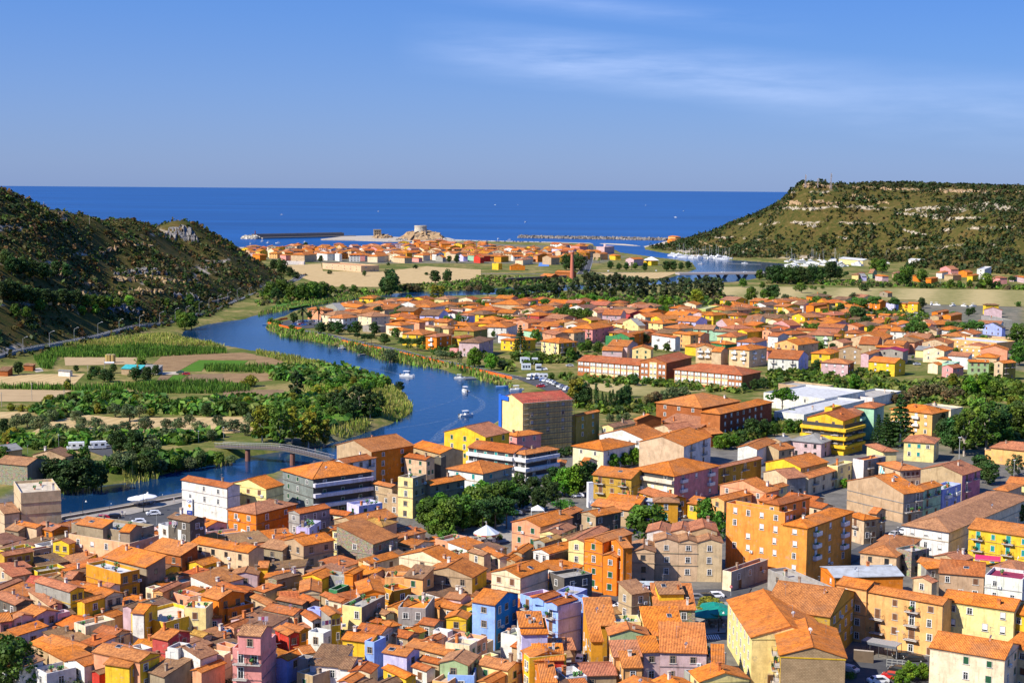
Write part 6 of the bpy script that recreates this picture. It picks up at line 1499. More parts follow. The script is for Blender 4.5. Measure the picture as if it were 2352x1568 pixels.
reeds('riverbank_reeds',[pp('L',(460,900),(1000,825),(1500,770),(1700,815),(2070,880),(1250,870)),pp('K',(0,615),(280,670),(560,725),(840,790),(820,830),(300,760),(230,720),(0,650)),pp('K',(860,800),(1230,925),(1430,1090),(1440,1160),(1300,1250),(1150,1240),(1080,1120),(1060,1000)),pp('K',(650,1290),(980,1240),(1070,1320),(830,1400),(690,1420)),pp('K',(420,960),(760,940),(760,1080),(500,1060)),pp('E',(1100,960),(1400,900),(1450,960),(1160,1020)),pp('E',(500,1085),(880,1030),(900,1050),(560,1105)),pp('E',(1960,830),(2120,780),(2140,820),(1980,860)),pp('F',(380,610),(620,600),(600,660),(420,680))],'yellow-green reeds and tall grass along the river bank',2.2,[G2,Y1,Y1,Y2],1.5,.28)
reeds('far_bank_reeds',[pp('K',(100,400),(230,480),(560,530),(780,575),(940,625),(1140,690),(1300,720),(1560,760),(1760,770),(2100,890),(2351,950),(2351,920),(2000,800),(1560,700),(1300,640),(900,560),(560,480),(250,430),(160,380)),pp('P',(300,1050),(620,985),(1000,930),(1520,850),(1500,835),(1000,890),(620,960),(310,1030))],'dry yellow reeds along the far river bank',2.4,[Y1,G2,G2,(.22,.17,.07)],.55,.6)
def under(name,polys,n,size,cols,label,k=14):
 P=np.concatenate([scatter(q,m)for q,m in zip(polys,n)]);w=waterd(P);P=P[w>1];return bushes(name,P,gzs(P),size,cols,k,label)
DG=[(.05,.11,.014),(.09,.19,.018),(.14,.23,.022),(.16,.18,.035)]
under('orchard_undergrowth',[pp('E',(300,370),(820,240),(1400,260),(1650,340),(1600,400),(900,390),(700,420),(450,480)),pp('E',(1600,330),(2351,260),(2351,420),(1800,420),(1600,410)),pp('K',(150,800),(830,790),(1230,930),(1000,1000),(450,930),(150,880)),pp('K',(0,1100),(420,1060),(900,1140),(1150,1220),(900,1280),(560,1440),(0,1460)),pp('E',(0,700),(600,650),(1000,640),(1600,660),(2050,640),(1700,720),(900,740),(200,740)),pp('E',(950,950),(1700,840),(2150,790),(2180,820),(1600,900),(1000,980))],[620,420,820,1200,420,260],4.4,DG,'tangled green orchard undergrowth beside the river')
under('meadow_scrub',[pp('M',(0,420),(600,400),(1300,420),(1950,420),(1950,540),(1400,560),(600,480),(0,470)),pp('Q',(0,1080),(900,1090),(900,1150),(0,1180)),pp('N',(0,310),(800,330),(1600,345),(2351,370),(2351,350),(1500,320),(600,290),(0,290)),pp('P',(1640,800),(2351,740),(2351,810),(1640,840)),pp('K',(0,100),(700,90),(1240,80),(1240,110),(700,150),(0,220))],[520,260,240,260,300],4.5,DG+[(.12,.09,.04),(.10,.10,.03)],'low bushes and scrub across the dry meadows')
under('garden_greenery',[pp('H',(0,60),(700,90),(1100,120),(1900,200),(2351,230),(2351,330),(1300,320),(700,230),(0,170)),pp('N',(1050,1250),(2100,1160),(2351,1260),(2200,1340),(1300,1330)),pp('H',(0,430),(330,420),(480,370),(500,420),(300,600),(0,600)),pp('G',(1830,720),(2350,520),(2351,620),(1900,760)),pp('F',(1500,1330),(2330,1090),(2351,1160),(2200,1480),(1640,1500)),pp('G',(560,330),(1300,300),(1350,400),(880,420)),pp('H',(1600,560),(2351,420),(2351,640),(1750,780)),pp('K',(1320,590),(1900,620),(2200,760),(2351,830),(2351,760),(2000,640)),pp('M',(0,980),(500,980),(640,960),(560,1030),(100,1060)),pp('N',(0,1130),(1100,1120),(1100,1170),(0,1170)),pp('N',(700,500),(1450,560),(1500,640),(1250,760),(850,700)),pp('M',(420,1160),(1500,1220),(2100,1300),(2100,1320),(1400,1260),(500,1200))],[620,520,200,240,300,160,300,260,160,220,320,200],3.3,DG,'hedges and garden greenery between the houses')
import bmesh
from mathutils.geometry import tessellate_polygon
def at_g(px,py,z=None):
 z=3.0 if z is None else z;p=at(px,py,z)
 for _ in range(3):z=ground_of(p);p=at(px,py,z)
 return p
NSH=[0]
def sheet(name,pts,mat,off=.06,label=None,cuts=3,flat=None):
 NSH[0]+=1;off+=NSH[0]*.005
 V=[at_g(*q)if flat is None else at(*q,flat)for q in pts];tris=tessellate_polygon([[Vector((v.x,v.y,0))for v in V]])
 bm=bmesh.new();bv=[bm.verts.new(v)for v in V]
 for t in tris:
  try:bm.faces.new([bv[i]for i in t])
  except ValueError:pass
 if cuts:bmesh.ops.subdivide_edges(bm,edges=bm.edges[:],cuts=cuts,use_grid_fill=True)
 P=np.array([(v.co.x,v.co.y)for v in bm.verts]);zz=np.array([ground_of(q)for q in P])if flat is None else np.full(len(P),flat)
 for v,z in zip(bm.verts,zz):v.co.z=z+off
 bmesh.ops.recalc_face_normals(bm,faces=bm.faces[:]);me=D_.meshes.new(name);bm.to_mesh(me);bm.free()
 if len(me.polygons)and me.polygons[0].normal.z<0:me.flip_normals()
 me.materials.append(mat);return tag(link(name,me),label,None,None,'structure')
def rows_material(name,a,b_,angle,width,soft=.5):
 m,nt,b=newmat(name,.95,.08);p=pos(nt);mp=N(nt,'Mapping');L(nt,p,mp.inputs['Vector']);mp.inputs['Rotation'].default_value=(0,0,angle)
 sx=N(nt,'SeparateXYZ');L(nt,mp.outputs[0],sx.inputs[0]);w=mth(nt,'SINE',mth(nt,'ADD',mth(nt,'MULTIPLY',sx.outputs[0],2*math.pi/width),mth(nt,'MULTIPLY',noise(nt,p,.1,3),3)))
 f=mth(nt,'ADD',mth(nt,'MULTIPLY',w,soft*.5),noise(nt,p,.12,5,.7))
 L(nt,ramp(nt,f,[(.2,a),(.75,b_)]),b.inputs['Base Color']);bump(nt,b,w,.4,.15);return m
PLOUGH=rows_material('ploughed_soil',(.15,.09,.045),(.34,.22,.11),.9,2.4);PLOUGH2=rows_material('ploughed_soil_dark',(.13,.085,.05),(.28,.19,.10),.5,2.0,.7)
STRAW=rows_material('dry_stubble',(.36,.25,.11),(.55,.40,.20),.2,5,.2);TANF=rows_material('dry_earth',(.34,.24,.13),(.46,.33,.18),1.4,7,.15);CROP=rows_material('green_crop',(.045,.12,.012),(.09,.19,.02),.9,2.2,.6)
MEADOW=rows_material('dry_meadow',(.22,.20,.07),(.42,.33,.15),.3,60,.5);LAWN=rows_material('lawn',(.05,.13,.02),(.09,.18,.03),.3,6,.2);PATHM=plain('sandy_path',(.42,.36,.28),.95,.1,scale=.3)
sheet('ploughed_field',pp('L',(1340,1105),(1500,962),(2250,942),(2351,960),(2351,1010),(1820,1008),(1640,1112)),PLOUGH,label='brown ploughed field by the upper cane thicket')
sheet('ploughed_field',pp('L',(1610,1230),(1760,1140),(2351,1130),(2351,1215),(1900,1220)),PLOUGH2,label='striped ploughed field with dark furrows')
sheet('ploughed_field',pp('K',(0,670),(280,712),(230,768),(0,760)),PLOUGH,label='brown ploughed field on the river bend')
sheet('ploughed_field',pp('L',(1410,1235),(1475,1152),(1590,1150),(1482,1238)),PLOUGH2,label='narrow ploughed strip beside the green strip')
sheet('crop_field',pp('L',(1640,1114),(1830,1012),(2280,1018),(2220,1065),(1880,1072),(1850,1115)),CROP,.08,label='dark green crop field')
sheet('crop_field',pp('L',(1484,1240),(1592,1152),(1708,1155),(1612,1222)),CROP,.08,label='bright green crop strip')
sheet('dry_field',pp('L',(-300,1150),(780,1135),(680,1235),(-300,1247)),STRAW,label='straw-coloured mown field')
sheet('dry_field',pp('L',(-300,1275),(660,1290),(420,1392),(-300,1392)),TANF,label='tan bare field behind the orchard')
sheet('dry_field',pp('L',(590,985),(1280,985),(1240,1050),(600,1062)),TANF,label='tan ground round the farm silos')
sheet('dry_field',pp('K',(-300,835),(155,835),(150,900),(-300,930)),PLOUGH,label='bare field behind the reeds');sheet('dry_field',pp('K',(-300,985),(250,985),(300,1052),(-300,1052)),PLOUGH2,label='bare field near the poplars')
sheet('dry_field',pp('E',(-100,385),(260,385),(160,440),(-100,450)),STRAW,label='small straw field');sheet('dry_field',pp('E',(240,600),(480,470),(770,410),(1100,440),(2351,430),(2351,560),(1400,650),(600,660)),STRAW,label='dry grass under the olive trees')
sheet('grass_patch',pp('L',(430,1392),(700,1290),(1180,1290),(900,1390)),LAWN,label='green grass strip beside the fields');sheet('sandy_path',pp('L',(300,1090),(380,1080),(400,1115),(330,1125)),PATHM,label='pale farm path');sheet('sandy_path',pp('L',(1480,1122),(1650,1115),(1640,1145),(1490,1148)),PATHM,label='pale track by the tractor')
sheet('dry_meadow',pp('N',(-700,345),(0,335),(1000,352),(2600,372),(2600,530),(1480,500),(1350,455),(700,470),(350,455),(0,470),(-380,480),(-420,400)),MEADOW,label='broad dry meadow in front of the headland')
sheet('dry_meadow',pp('P',(560,600),(880,585),(900,655),(1420,662),(1850,610),(2351,640),(2351,745),(1640,770),(1400,800),(950,795),(720,720)),STRAW,label='straw-coloured plain behind the seaside town')
sheet('dry_meadow',pp('Q',(1150,1040),(1880,1030),(1700,1090),(1250,1085)),STRAW,label='dry grass by the river mouth bridge')
sheet('grass_bank',pp('K',(130,225),(300,170),(560,150),(900,110),(880,135),(560,190),(330,235)),LAWN,label='green grass bank by the boats');sheet('lawn',pp('N',(1250,795),(1560,785),(1560,850),(1250,860)),LAWN,label='green sports pitch among pines')
sheet('school_garden',pp('M',(560,1180),(1440,1225),(1800,1290),(1300,1350),(1000,1330),(640,1260)),MEADOW,label='dry garden before the long school')
def road(name,pts,w,mat,label,off=.12,zf=None,sk=2.0,step=7.0,line=True):
 P=[at_g(*q)if zf is None else at(*q,zf)for q in pts];Q=[]
 for a,b in zip(P[:-1],P[1:]):
  n=max(1,int((b-a).length/step));Q+=[a.lerp(b,k/n)for k in range(n)]
 Q.append(P[-1]);Q=[Vector((q.x,q.y,0))for q in Q]
 for _ in range(6):Q=[Q[0]]+[(Q[i-1]+Q[i]*2+Q[i+1])/4 for i in range(1,len(Q)-1)]+[Q[-1]]
 zs=[max(1.0,gz(q.x,q.y))+off if zf is None else zf+off for q in Q]
 for _ in range(5):zs=[zs[0]]+[max(zs[i],(zs[i-1]+zs[i]*2+zs[i+1])/4)for i in range(1,len(zs)-1)]+[zs[-1]]
 b=MB();E=[]
 for i,q in enumerate(Q):
  t=(Q[min(i+1,len(Q)-1)]-Q[max(i-1,0)]).normalized();s=Vector((-t.y,t.x,0))*w/2;E.append((q+s,q-s,zs[i]))
 for(a,c,z),(a2,c2,z2)in zip(E[:-1],E[1:]):
  f=lambda v,zz:(v.x,v.y,zz)
  b.face([f(c,z),f(c2,z2),f(a2,z2),f(a,z)],0);b.face([f(c,z-sk),f(c2,z2-sk),f(c2,z2),f(c,z)],1);b.face([f(a,z),f(a2,z2),f(a2,z2-sk),f(a,z-sk)],1)
  if line:
   for k in(-.46,.46,0):
    if k==0 and int(a.x+a.y)%3==0:continue
    m,m2=a.lerp(c,.5+k),a2.lerp(c2,.5+k);s=(c-a).normalized()*.09;b.face([f(m+s,z+.015),f(m2+s,z2+.015),f(m2-s,z2+.015),f(m-s,z+.015)],2)
 return tag(b.obj(name,[mat,CONC,WHITE]),label,None,None,'structure'),E
ROAD1,E1=road('coast_road',pp('L',(-200,1040),(0,992),(440,908),(800,832),(1050,775),(1400,712),(1560,672),(1720,630),(1870,600),(2000,532),(2110,485),(2220,448))+pp('P',(130,902),(260,860),(420,800),(560,760),(640,738),(690,700),(730,682)),9,ASPH,'grey coast road curving below the southern hill')
ROAD2,E2=road('riverside_road',pp('K',(420,440),(640,470),(780,512),(1000,562),(1300,615),(1500,682),(1850,752),(2351,865))+pp('M',(110,1180),(330,1240),(520,1310)),7,ASPH,'grey riverside road behind the orange mesh')
road('avenue',pp('Q',(1055,825),(1048,880),(1035,940),(1010,1010),(985,1050)),13,ASPH,'straight grey avenue through the seaside town');road('plain_road',pp('Q',(-300,1040),(300,1046),(700,1050),(985,1045),(1300,1032),(1600,1030),(1900,1036)),8,ASPH,'grey road across the plain to the bridge',step=20)
sheet('car_park',pp('K',(190,378),(300,345),(600,345),(640,410),(420,425),(290,415)),ASPH,.1,'riverside car park on the point',2);sheet('car_park',pp('M',(0,1165),(330,1180),(540,1260),(540,1330),(330,1300)),ASPH,.1,'car park beside the river',2)
sheet('quay_road',pp('E',(500,1440),(590,1390),(1690,1195),(1760,1300),(1480,1480),(500,1520)),ASPH,.05,'asphalt quay road with parked cars',2);sheet('quay_pavement',pp('E',(600,1372),(1690,1182),(1700,1215),(1200,1330),(960,1350),(610,1398)),PAVE,.15,'pale pavement along the river wall',2)
sheet('square',pp('F',(1750,1420),(2351,1340),(2420,1568),(1800,1640)),PAVE,.06,'paved square by the park',2);sheet('street',pp('C',(700,780),(1100,740),(1110,860),(1060,930),(780,930)),ASPH,.05,'asphalt street junction below the orange house',1);sheet('street',pp('C',(1640,760),(1960,740),(2050,900),(1960,1110),(1700,1130),(1690,870)),PAVE,.05,'pale paved corner with parasols',1)
sheet('street',pp('C',(1600,720),(2200,700),(2150,800),(1640,870)),ASPH,.09,'street in front of the three-gabled palazzo',1);sheet('yard',pp('D',(690,1380),(1500,1330),(1520,1568),(640,1600)),ASPH,.05,'asphalt yard with parked cars',1);sheet('street',pp('D',(600,430),(1300,100),(1330,180),(840,430),(700,520)),ASPH,.05,'street between the orange block and white institute',1)
sheet('blue_court',pp('Q',(582,978),(590,945),(680,945),(680,978)),plain('court_blue',(.10,.22,.50),.8),.1,'blue sports court',0)
def zebra(t,a,b,n,w):
 A,B=at(*tp(t,*a),3),at(*tp(t,*b),3);d=(B-A)/n;s=Vector((-d.y,d.x,0)).normalized()*w/2;mb=MB()
 for k in range(n):p=A+d*k;q=p+d*.5;mb.face([p-s,q-s,q+s,p+s])
 o=mb.obj('crossing_stripes',[WHITE]);o.location.z=.16;tag(o,'white zebra crossing painted on the street',None,None,'structure')
zebra('E',(1500,1290),(1670,1296),8,4);zebra('C',(1770,1150),(1915,1150),7,3.5);zebra('C',(850,845),(1075,835),8,3.5)
def reg(o,label,p,mark=None,cat=None,group=None,final=False):
 tag(o,None,cat,group);LAB.append((o,label,Vector(p),mark,True));return o
def fence(name,pts,h,label,cat,mats,zoff=0,bars=True,col=(.4,.4,.4),step=3.0,solid=False,z=None):
 P=[at_g(*q)if z is None else at(*q,z)for q in pts];root=empty(name,P[0]);o0=P[0];m=MB();pm=MB()
 for a,b in zip(P[:-1],P[1:]):
  n=max(1,int((b-a).length/step))
  for k in range(n):
   p,q=a.lerp(b,k/n)-o0,a.lerp(b,(k+1)/n)-o0;p.z=q.z=0
   pm.tube(p-Vector((0,0,.3)),p+Vector((0,0,h)),.06,n=4,col=col)
   if solid:m.face([p+Vector((0,0,.1)),q+Vector((0,0,.1)),q+Vector((0,0,h)),p+Vector((0,0,h))],0,None,col);m.face([p+Vector((0,.03,h)),q+Vector((0,.03,h)),q+Vector((0,.03,.1)),p+Vector((0,.03,.1))],0,None,col)
   else:
    for hh in(.35,.7,1.0):m.tube(p+Vector((0,0,h*hh)),q+Vector((0,0,h*hh)),.05,n=4,col=col)
 m.obj('mesh_panel' if solid else 'rail',mats,root);pm.obj('post',mats,root)['kind']='stuff';return reg(root,label,P[len(P)//2],None,cat)
ORG=(.75,.14,.02)
for pts in(pp('K',(110,380),(180,395),(290,420),(420,432)),pp('K',(790,545),(900,568),(1050,602),(1150,618)),pp('K',(1320,655),(1500,695),(1730,750)),pp('K',(1840,778),(2100,830),(2351,890)),pp('K',(170,372),(230,345),(290,338))):
 fence('orange_mesh_fence',pts,1.5,'orange plastic mesh fence along the riverside road','fence',[PAINT],col=ORG,solid=True)
b0=[(a if i%1==0 else a)for i,(a,c,z)in enumerate(E1)]
def rail_along(E,side,i0,i1,name,label,h=1.0):
 root=empty(name,(E[i0][side].x,E[i0][side].y,E[i0][2]));o=Vector(root.location);m=MB();pm=MB()
 for i in range(i0,i1):
  a=Vector((E[i][side].x,E[i][side].y,E[i][2]))-o;b=Vector((E[i+1][side].x,E[i+1][side].y,E[i+1][2]))-o
  for hh in(.5,1):m.tube(a+Vector((0,0,h*hh)),b+Vector((0,0,h*hh)),.07,n=4,col=(.5,.5,.5))
  pm.tube(a,a+Vector((0,0,h)),.07,n=4,col=(.4,.4,.4))
 m.obj('rail',[PAINT],root);pm.obj('post',[PAINT],root)['kind']='stuff';reg(root,label,o,None,'railing')
rail_along(E1,1,2,min(95,len(E1)-2),'road_railing','grey metal railing on the river side of the coast road')
def wall_run(name,pts,h,t,label,mat,z0=-1.0,zb=3.0,cat='wall'):
 P=[at(*q,zb)for q in pts];root=empty(name,(P[0].x,P[0].y,0));o=Vector(root.location);m=MB();c=MB()
 for a,b in zip(P[:-1],P[1:]):
  d=(b-a).normalized();s=Vector((-d.y,d.x,0))*t/2;a,b=a-o,b-o
  for mb,lo,hi,k,col in((m,z0,zb+h,1,(.34,.27,.2)),(c,zb+h,zb+h+.12,1.3,(.5,.42,.33))):
   A=[(a+s*k),(a-s*k),(b-s*k),(b+s*k)];lower=[(v.x,v.y,lo)for v in A];up=[(v.x,v.y,hi)for v in A]
   for i in range(4):j=(i+1)%4;mb.face([lower[j],lower[i],up[i],up[j]],0,None,col)
   mb.face(up[::-1],0,None,col)
 m.obj('wall',[mat],root);c.obj('coping',[PAINT],root);return reg(root,label,P[len(P)//2],None,cat)
wall_run('river_wall',pp('E',(560,1378),(590,1370),(900,1316),(1300,1246),(1690,1178)),.9,.6,'low brown stone wall along the quay',STONE)
wall_run('roadside_wall',pp('L',(1870,520),(1990,495),(2105,460)),3.2,.5,'grey retaining wall beside the coast road',STONE,2);wall_run('yard_wall',pp('D',(785,1375),(968,1392)),2.6,.4,'grey block wall of the parking yard',BLOCK,2)
def beam(mb,a,b,w,t,mat=0,col=(1,1,1)):
 a,b=Vector(a),Vector(b);d=(b-a).normalized();s=Vector((-d.y,d.x,0)).normalized()*w/2;u=Vector((0,0,t))
 A=[a-s,b-s,b+s,a+s];B=[p-u for p in A];mb.face(A,mat,None,col);mb.face(B[::-1],mat,None,col)
 for i in range(4):j=(i+1)%4;mb.face([B[i],B[j],A[j],A[i]],mat,None,col)
fp=[(*tp(t,x,y),z)for t,x,y,z in(('E',2010,690,3.6),('E',2200,700,5.0),('F',0,704,5.6),('F',130,707,5.9),('F',270,720,5.8),('F',400,745,5.3),('F',540,778,4.5),('F',700,818,3.4))]
FBP=[at(x,y,z)for x,y,z in fp];root=empty('footbridge',(FBP[4].x,FBP[4].y,0));o=Vector(root.location);dm,rm,am=MB(),[MB(),MB()],MB()
Q=[];
for a,b in zip(FBP[:-1],FBP[1:]):Q+=[a.lerp(b,k/6)-o for k in range(6)]
Q.append(FBP[-1]-o)
for _ in range(4):Q=[Q[0]]+[(Q[i-1]+Q[i]*2+Q[i+1])/4 for i in range(1,len(Q)-1)]+[Q[-1]]
for i,(a,b)in enumerate(zip(Q[:-1],Q[1:])):
 beam(dm,a,b,3.6,.35,0,(.17,.13,.10));d=(b-a).normalized();s=Vector((-d.y,d.x,0)).normalized()*1.8
 for k in(0,1):
  t=s if k else-s
  for hh in(.25,.5,.75):rm[k].tube(a+t+Vector((0,0,hh)),b+t+Vector((0,0,hh)),.03,n=4,col=(.16,.16,.17))
  rm[k].tube(a+t+Vector((0,0,1.15)),b+t+Vector((0,0,1.15)),.07,n=4,col=(.42,.42,.42));rm[k].tube(a+t,a+t*1.06+Vector((0,0,1.15)),.07,n=4,col=(.12,.12,.12));am.tube(a+t*.8-Vector((0,0,.6)),b+t*.8-Vector((0,0,.6)),.2,n=5,col=(.18,.19,.19))
dm.obj('deck',[PAINT],root);am.obj('girder',[PAINT],root)
for r in rm:r.obj('railing',[PAINT],root)
for x in(Q[9],Q[27]):
 pm=MB();pm.tube((x.x,x.y,-2.5),(x.x,x.y,x.z-.6),1.0,.9,12,col=(.22,.10,.07));pm.tube((x.x,x.y,x.z-1.0),(x.x,x.y,x.z-.5),1.25,1.25,12,col=(.3,.2,.15));pm.obj('pier',[PAINT],root)
reg(root,'arched steel footbridge over the river with a round brown pier',FBP[4],'the footbridge','footbridge')
A,B=at(*tp('M',1520,214),6.5),at(*tp('M',2420,206),6.5);root=empty('road_bridge',((A+B)/2).to_2d().to_3d());o=Vector(root.location);dm,rm=MB(),MB();beam(dm,A-o,B-o,12,1.6,0,(.45,.38,.33));d=(B-A).normalized();s=Vector((-d.y,d.x,0))*5.8
for sg in(-1,1):
 beam(dm,A-o+s*sg+Vector((0,0,.5)),B-o+s*sg+Vector((0,0,.5)),.5,.5,0,(.55,.48,.42));rm.tube(A-o+s*sg+Vector((0,0,1.3)),B-o+s*sg+Vector((0,0,1.3)),.09,n=4,col=(.5,.5,.5))
 for k in range(60):p=A.lerp(B,k/60)-o+s*sg;rm.tube(p+Vector((0,0,.4)),p+Vector((0,0,1.3)),.06,n=3,col=(.5,.5,.5))
dm.obj('deck',[PAINT],root);rm.obj('railing',[PAINT],root)
for x in(1760,1950,2148,2330):
 p=at(*tp('M',x,214),6.5);t=(p-A).dot(d);p=A+d*t-o;pm=MB();c=(.25,.2,.17)
 for sg in(-1,1):
  P1,P2=p+d*sg*1.5,p+d*sg*5.5;w=s.normalized()*4
  lo=[P1-w+Vector((0,0,-8)),P1+d*1.2-w+Vector((0,0,-8)),P1+d*1.2+w+Vector((0,0,-8)),P1+w+Vector((0,0,-8))];up=[P2-w+Vector((0,0,-1.6)),P2+d*1.2-w+Vector((0,0,-1.6)),P2+d*1.2+w+Vector((0,0,-1.6)),P2+w+Vector((0,0,-1.6))]
  for i in range(4):j=(i+1)%4;pm.face([lo[i],lo[j],up[j],up[i]],0,None,c)
 pm.box(p.x-5,p.x+5,p.y-5,p.y+5,-8.5,-5.6,0,c);pm.obj('pier',[PAINT],root)
reg(root,'long concrete road bridge with V-shaped piers at the harbour',(A+B)/2,'the road bridge','bridge');BRA,BRB=A,B
def school():
 root=None;recs=[((605,1012),(1172,1057),(1200,1030),8.0,'gu',15),((1178,1015),(1418,1032),(1650,1002),10.5,'gv',None),((1492,1092),(2115,1147),(2285,1117),7.6,'h',None)]
 for i,(l,c,r,h,t,dep)in enumerate(recs):
  cen,w,d,ang,zg=place('M',l,c,r,h,dep);rise=min(.3*(d if t=='gv' else min(w,d))/2,3.0);BRI=(.42,.14,.045)
  wb,rbm=volume(w,d,h,t,rise,BRI,BRI,(.58,.17,.06),ov=.6)
  if i==0:root=empty('school',(cen.x,cen.y,zg),ang);ang0,P0=ang,cen.copy();par=wb.obj('wall',[WALL],root);lo,rz=(0,0),0
  else:rel=Matrix.Rotation(-ang0,2)@(cen-P0);par=wb.obj('wing',[WALL],root,(rel.x,rel.y,0),ang-ang0)
  ro=rbm.obj('roof',[TILEM],root if i==0 else par);hold=root if i==0 else par
  bays={0:10,1:3,2:10}[i];bw=d/bays
  for k in range(bays):
   y=d/2-(k+.5)*bw;cream=(i==0 and k>=2)or(i==2 and k<8)or(i==1 and k==1)
   if cream:
    pb=MB();pb.box(-.10,0,-bw*.42,bw*.42,.9,h-.4,0,(.82,.66,.34));pb.obj('panel',[WALL],hold,(-w/2,y,0))
   for z in((h-1.7,h-4.9)if i!=1 else(h-2.4,h-5.6,h-8.6)):
    for s in(-.22,.22):link('window',WIN['w'],hold,(-w/2-(.10 if cream else 0),y+s*bw,z),-math.pi/2,(min(1.15,bw*.30),1,1.15))
  if i==0:pos0=Vector((cen.x,cen.y,zg+h))
 reg(root,'long brick-red school with cream window panels and a taller gabled middle',at_g(*tp('M',1300,1100)),'the long brick school','school')
school()
tw=next(f for f in FOOT if f[5]and f[5][9]=='the scaffolded yellow tower');_,cen,w,d,ang,rec=tw;zg=ground_of(cen)
root=empty('scaffolding',(cen.x,cen.y,zg),ang);st,pl,br=MB(),MB(),MB();nx,H=int(w/2.1),19.0
for k in range(nx+1):
 x=-w/2+w*k/nx
 for y in(-d/2-.35,-d/2-1.5):st.tube((x,y,0),(x,y,H),.045,n=4,col=(.12,.12,.11))
for j in range(1,10):
 z=j*2.0
 for y in(-d/2-.35,-d/2-1.5):st.tube((-w/2,y,z+.9),(w/2,y,z+.9),.035,n=4,col=(.12,.12,.11));st.tube((-w/2,y,z),(w/2,y,z),.035,n=4,col=(.12,.12,.11))
 pl.box(-w/2,w/2,-d/2-1.5,-d/2-.35,z-.05,z,0,(.30,.25,.18))
 for k in range(0,nx,2):x0=-w/2+w*k/nx;br.tube((x0,-d/2-1.5,z-2),(x0+w/nx,-d/2-1.5,z),.03,n=4,col=(.15,.15,.14))
st.obj('standard',[PAINT],root);pl.obj('platform',[PAINT],root);br.obj('brace',[PAINT],root);reg(root,'grey tube scaffolding on the shaded front of the tall block',(cen.x,cen.y-d/2,14),None,'scaffolding')
tb=MB();tb.box(-w/2-.5,-w/2-.05,d/2-1.6,d/2+.3,1,19.5,0,(.02,.12,.55));tb.box(-w/2-.45,-w/2-.05,d/2-6.5,d/2-1.6,17.6,19.2,0,(.02,.12,.55));to=tb.obj('tarpaulin',[PAINT]);to.location=(cen.x,cen.y,zg);to.rotation_euler=(0,0,ang);reg(to,'bright blue tarpaulin hanging down the edge of the tall block',(cen.x,cen.y,15),None,'tarpaulin')
def hits(px,py,d0=700,d1=2900,st=6.0):
 D=np.arange(d0,d1,st);a=atd(px,py,1000.0);u=np.array([a.x,a.y])/1000.0;zr=100+(a.z-100)/1000.0*D;P=u[None]*D[:,None];zz=np.maximum(hills(P),1.0);k=np.argmax(zr<zz)
 return Vector((P[k][0],P[k][1],zz[k]))if zr[k]<zz[k]else None
def rock_mat(name,a,b_):
 m,nt,b=newmat(name,.95,.1);p=pos(nt);n=noise(nt,scaled(nt,p,(1,1,1.8)),.22,7,.75)
 L(nt,ramp(nt,n,[(.3,a),(.5,tuple((x+y)/2 for x,y in zip(a,b_))),(.68,b_)]),b.inputs['Base Color']);bump(nt,b,n,1.0,2.5);return m
ROCKW=rock_mat('pale_rock',(.24,.19,.12),(.62,.54,.40));ROCKT=rock_mat('tan_rock',(.22,.13,.06),(.58,.40,.22));ROCKG=rock_mat('grey_rock',(.10,.095,.09),(.36,.33,.29));SOILT=rock_mat('bare_soil',(.26,.17,.08),(.52,.37,.19))
def ledge(name,top,hs,mat,label,off=1.6,rough=1.6,d0=700,d1=2900,step=3.0):
 pts=[]
 for(a,b),(h0,h1)in zip(zip(top[:-1],top[1:]),zip(hs[:-1],hs[1:])):
  n=max(1,int(math.dist(a,b)/step));pts+=[(a[0]+(b[0]-a[0])*k/n,a[1]+(b[1]-a[1])*k/n,h0+(h1-h0)*k/n)for k in range(n)]
 pts.append((*top[-1],hs[-1]));rows=5;G=[]
 for x,y,h in pts:
  col=[];hh=h*random.uniform(.65,1.2);yo=random.uniform(-.12,.12)*h
  for r in range(rows):
   v=hits(x,y+yo+hh*r/(rows-1),d0,d1)
   if v is None:col=None;break
   t=(EYE-v).normalized();e=0 if r in(0,rows-1)else 1;col.append(v+t*(off*e+.3)+Vector(RNG.normal(size=3))*rough*e*.6-Vector((0,0,1.2 if r==rows-1 else 0)))
  G.append(col)
 b=MB()
 for c0,c1 in zip(G[:-1],G[1:]):
  if c0 is None or c1 is None:continue
  for r in range(rows-1):b.face([c0[r+1],c1[r+1],c1[r],c0[r]])
 if b.f:return tag(b.obj(name,[mat]),label,None,None,'structure')
def cq(*q):return[(1550.4+x*.3408,367.5+y*.3408)for x,y in q]
random.seed(3)
ledge('cliff',cq((806,160),(900,162),(1000,166),(1095,182)),(12,12,9,5),ROCKT,'tan cliff under the masts',d0=1900)
ledge('cliff',cq((1190,185),(1450,186),(1700,200),(1950,203),(2200,207),(2345,214)),(4,8,7,8,8,5),ROCKT,'long tan cliff band under the plateau',d0=1900)
ledge('cliff',cq((1550,338),(1700,322),(1800,308),(1900,330),(1970,305),(2050,284),(2200,296),(2280,325),(2345,350)),(3,6,14,8,14,24,18,8,3),ROCKW,'big pale rock scar on the headland',d0=1500)
ledge('cliff',cq((1480,362),(1640,370),(1760,380),(1850,392),(2060,392)),(3,5,10,8,4),ROCKW,'pale rock strip below the big scar',d0=1500);ledge('cliff',cq((625,280),(720,268),(850,292)),(3,12,6),ROCKT,'tan rock shoulder of the headland',d0=1700);ledge('cliff',cq((655,318),(800,326),(950,336)),(4,6,4),ROCKW,'pale rock strip on the seaward slope',d0=1700)
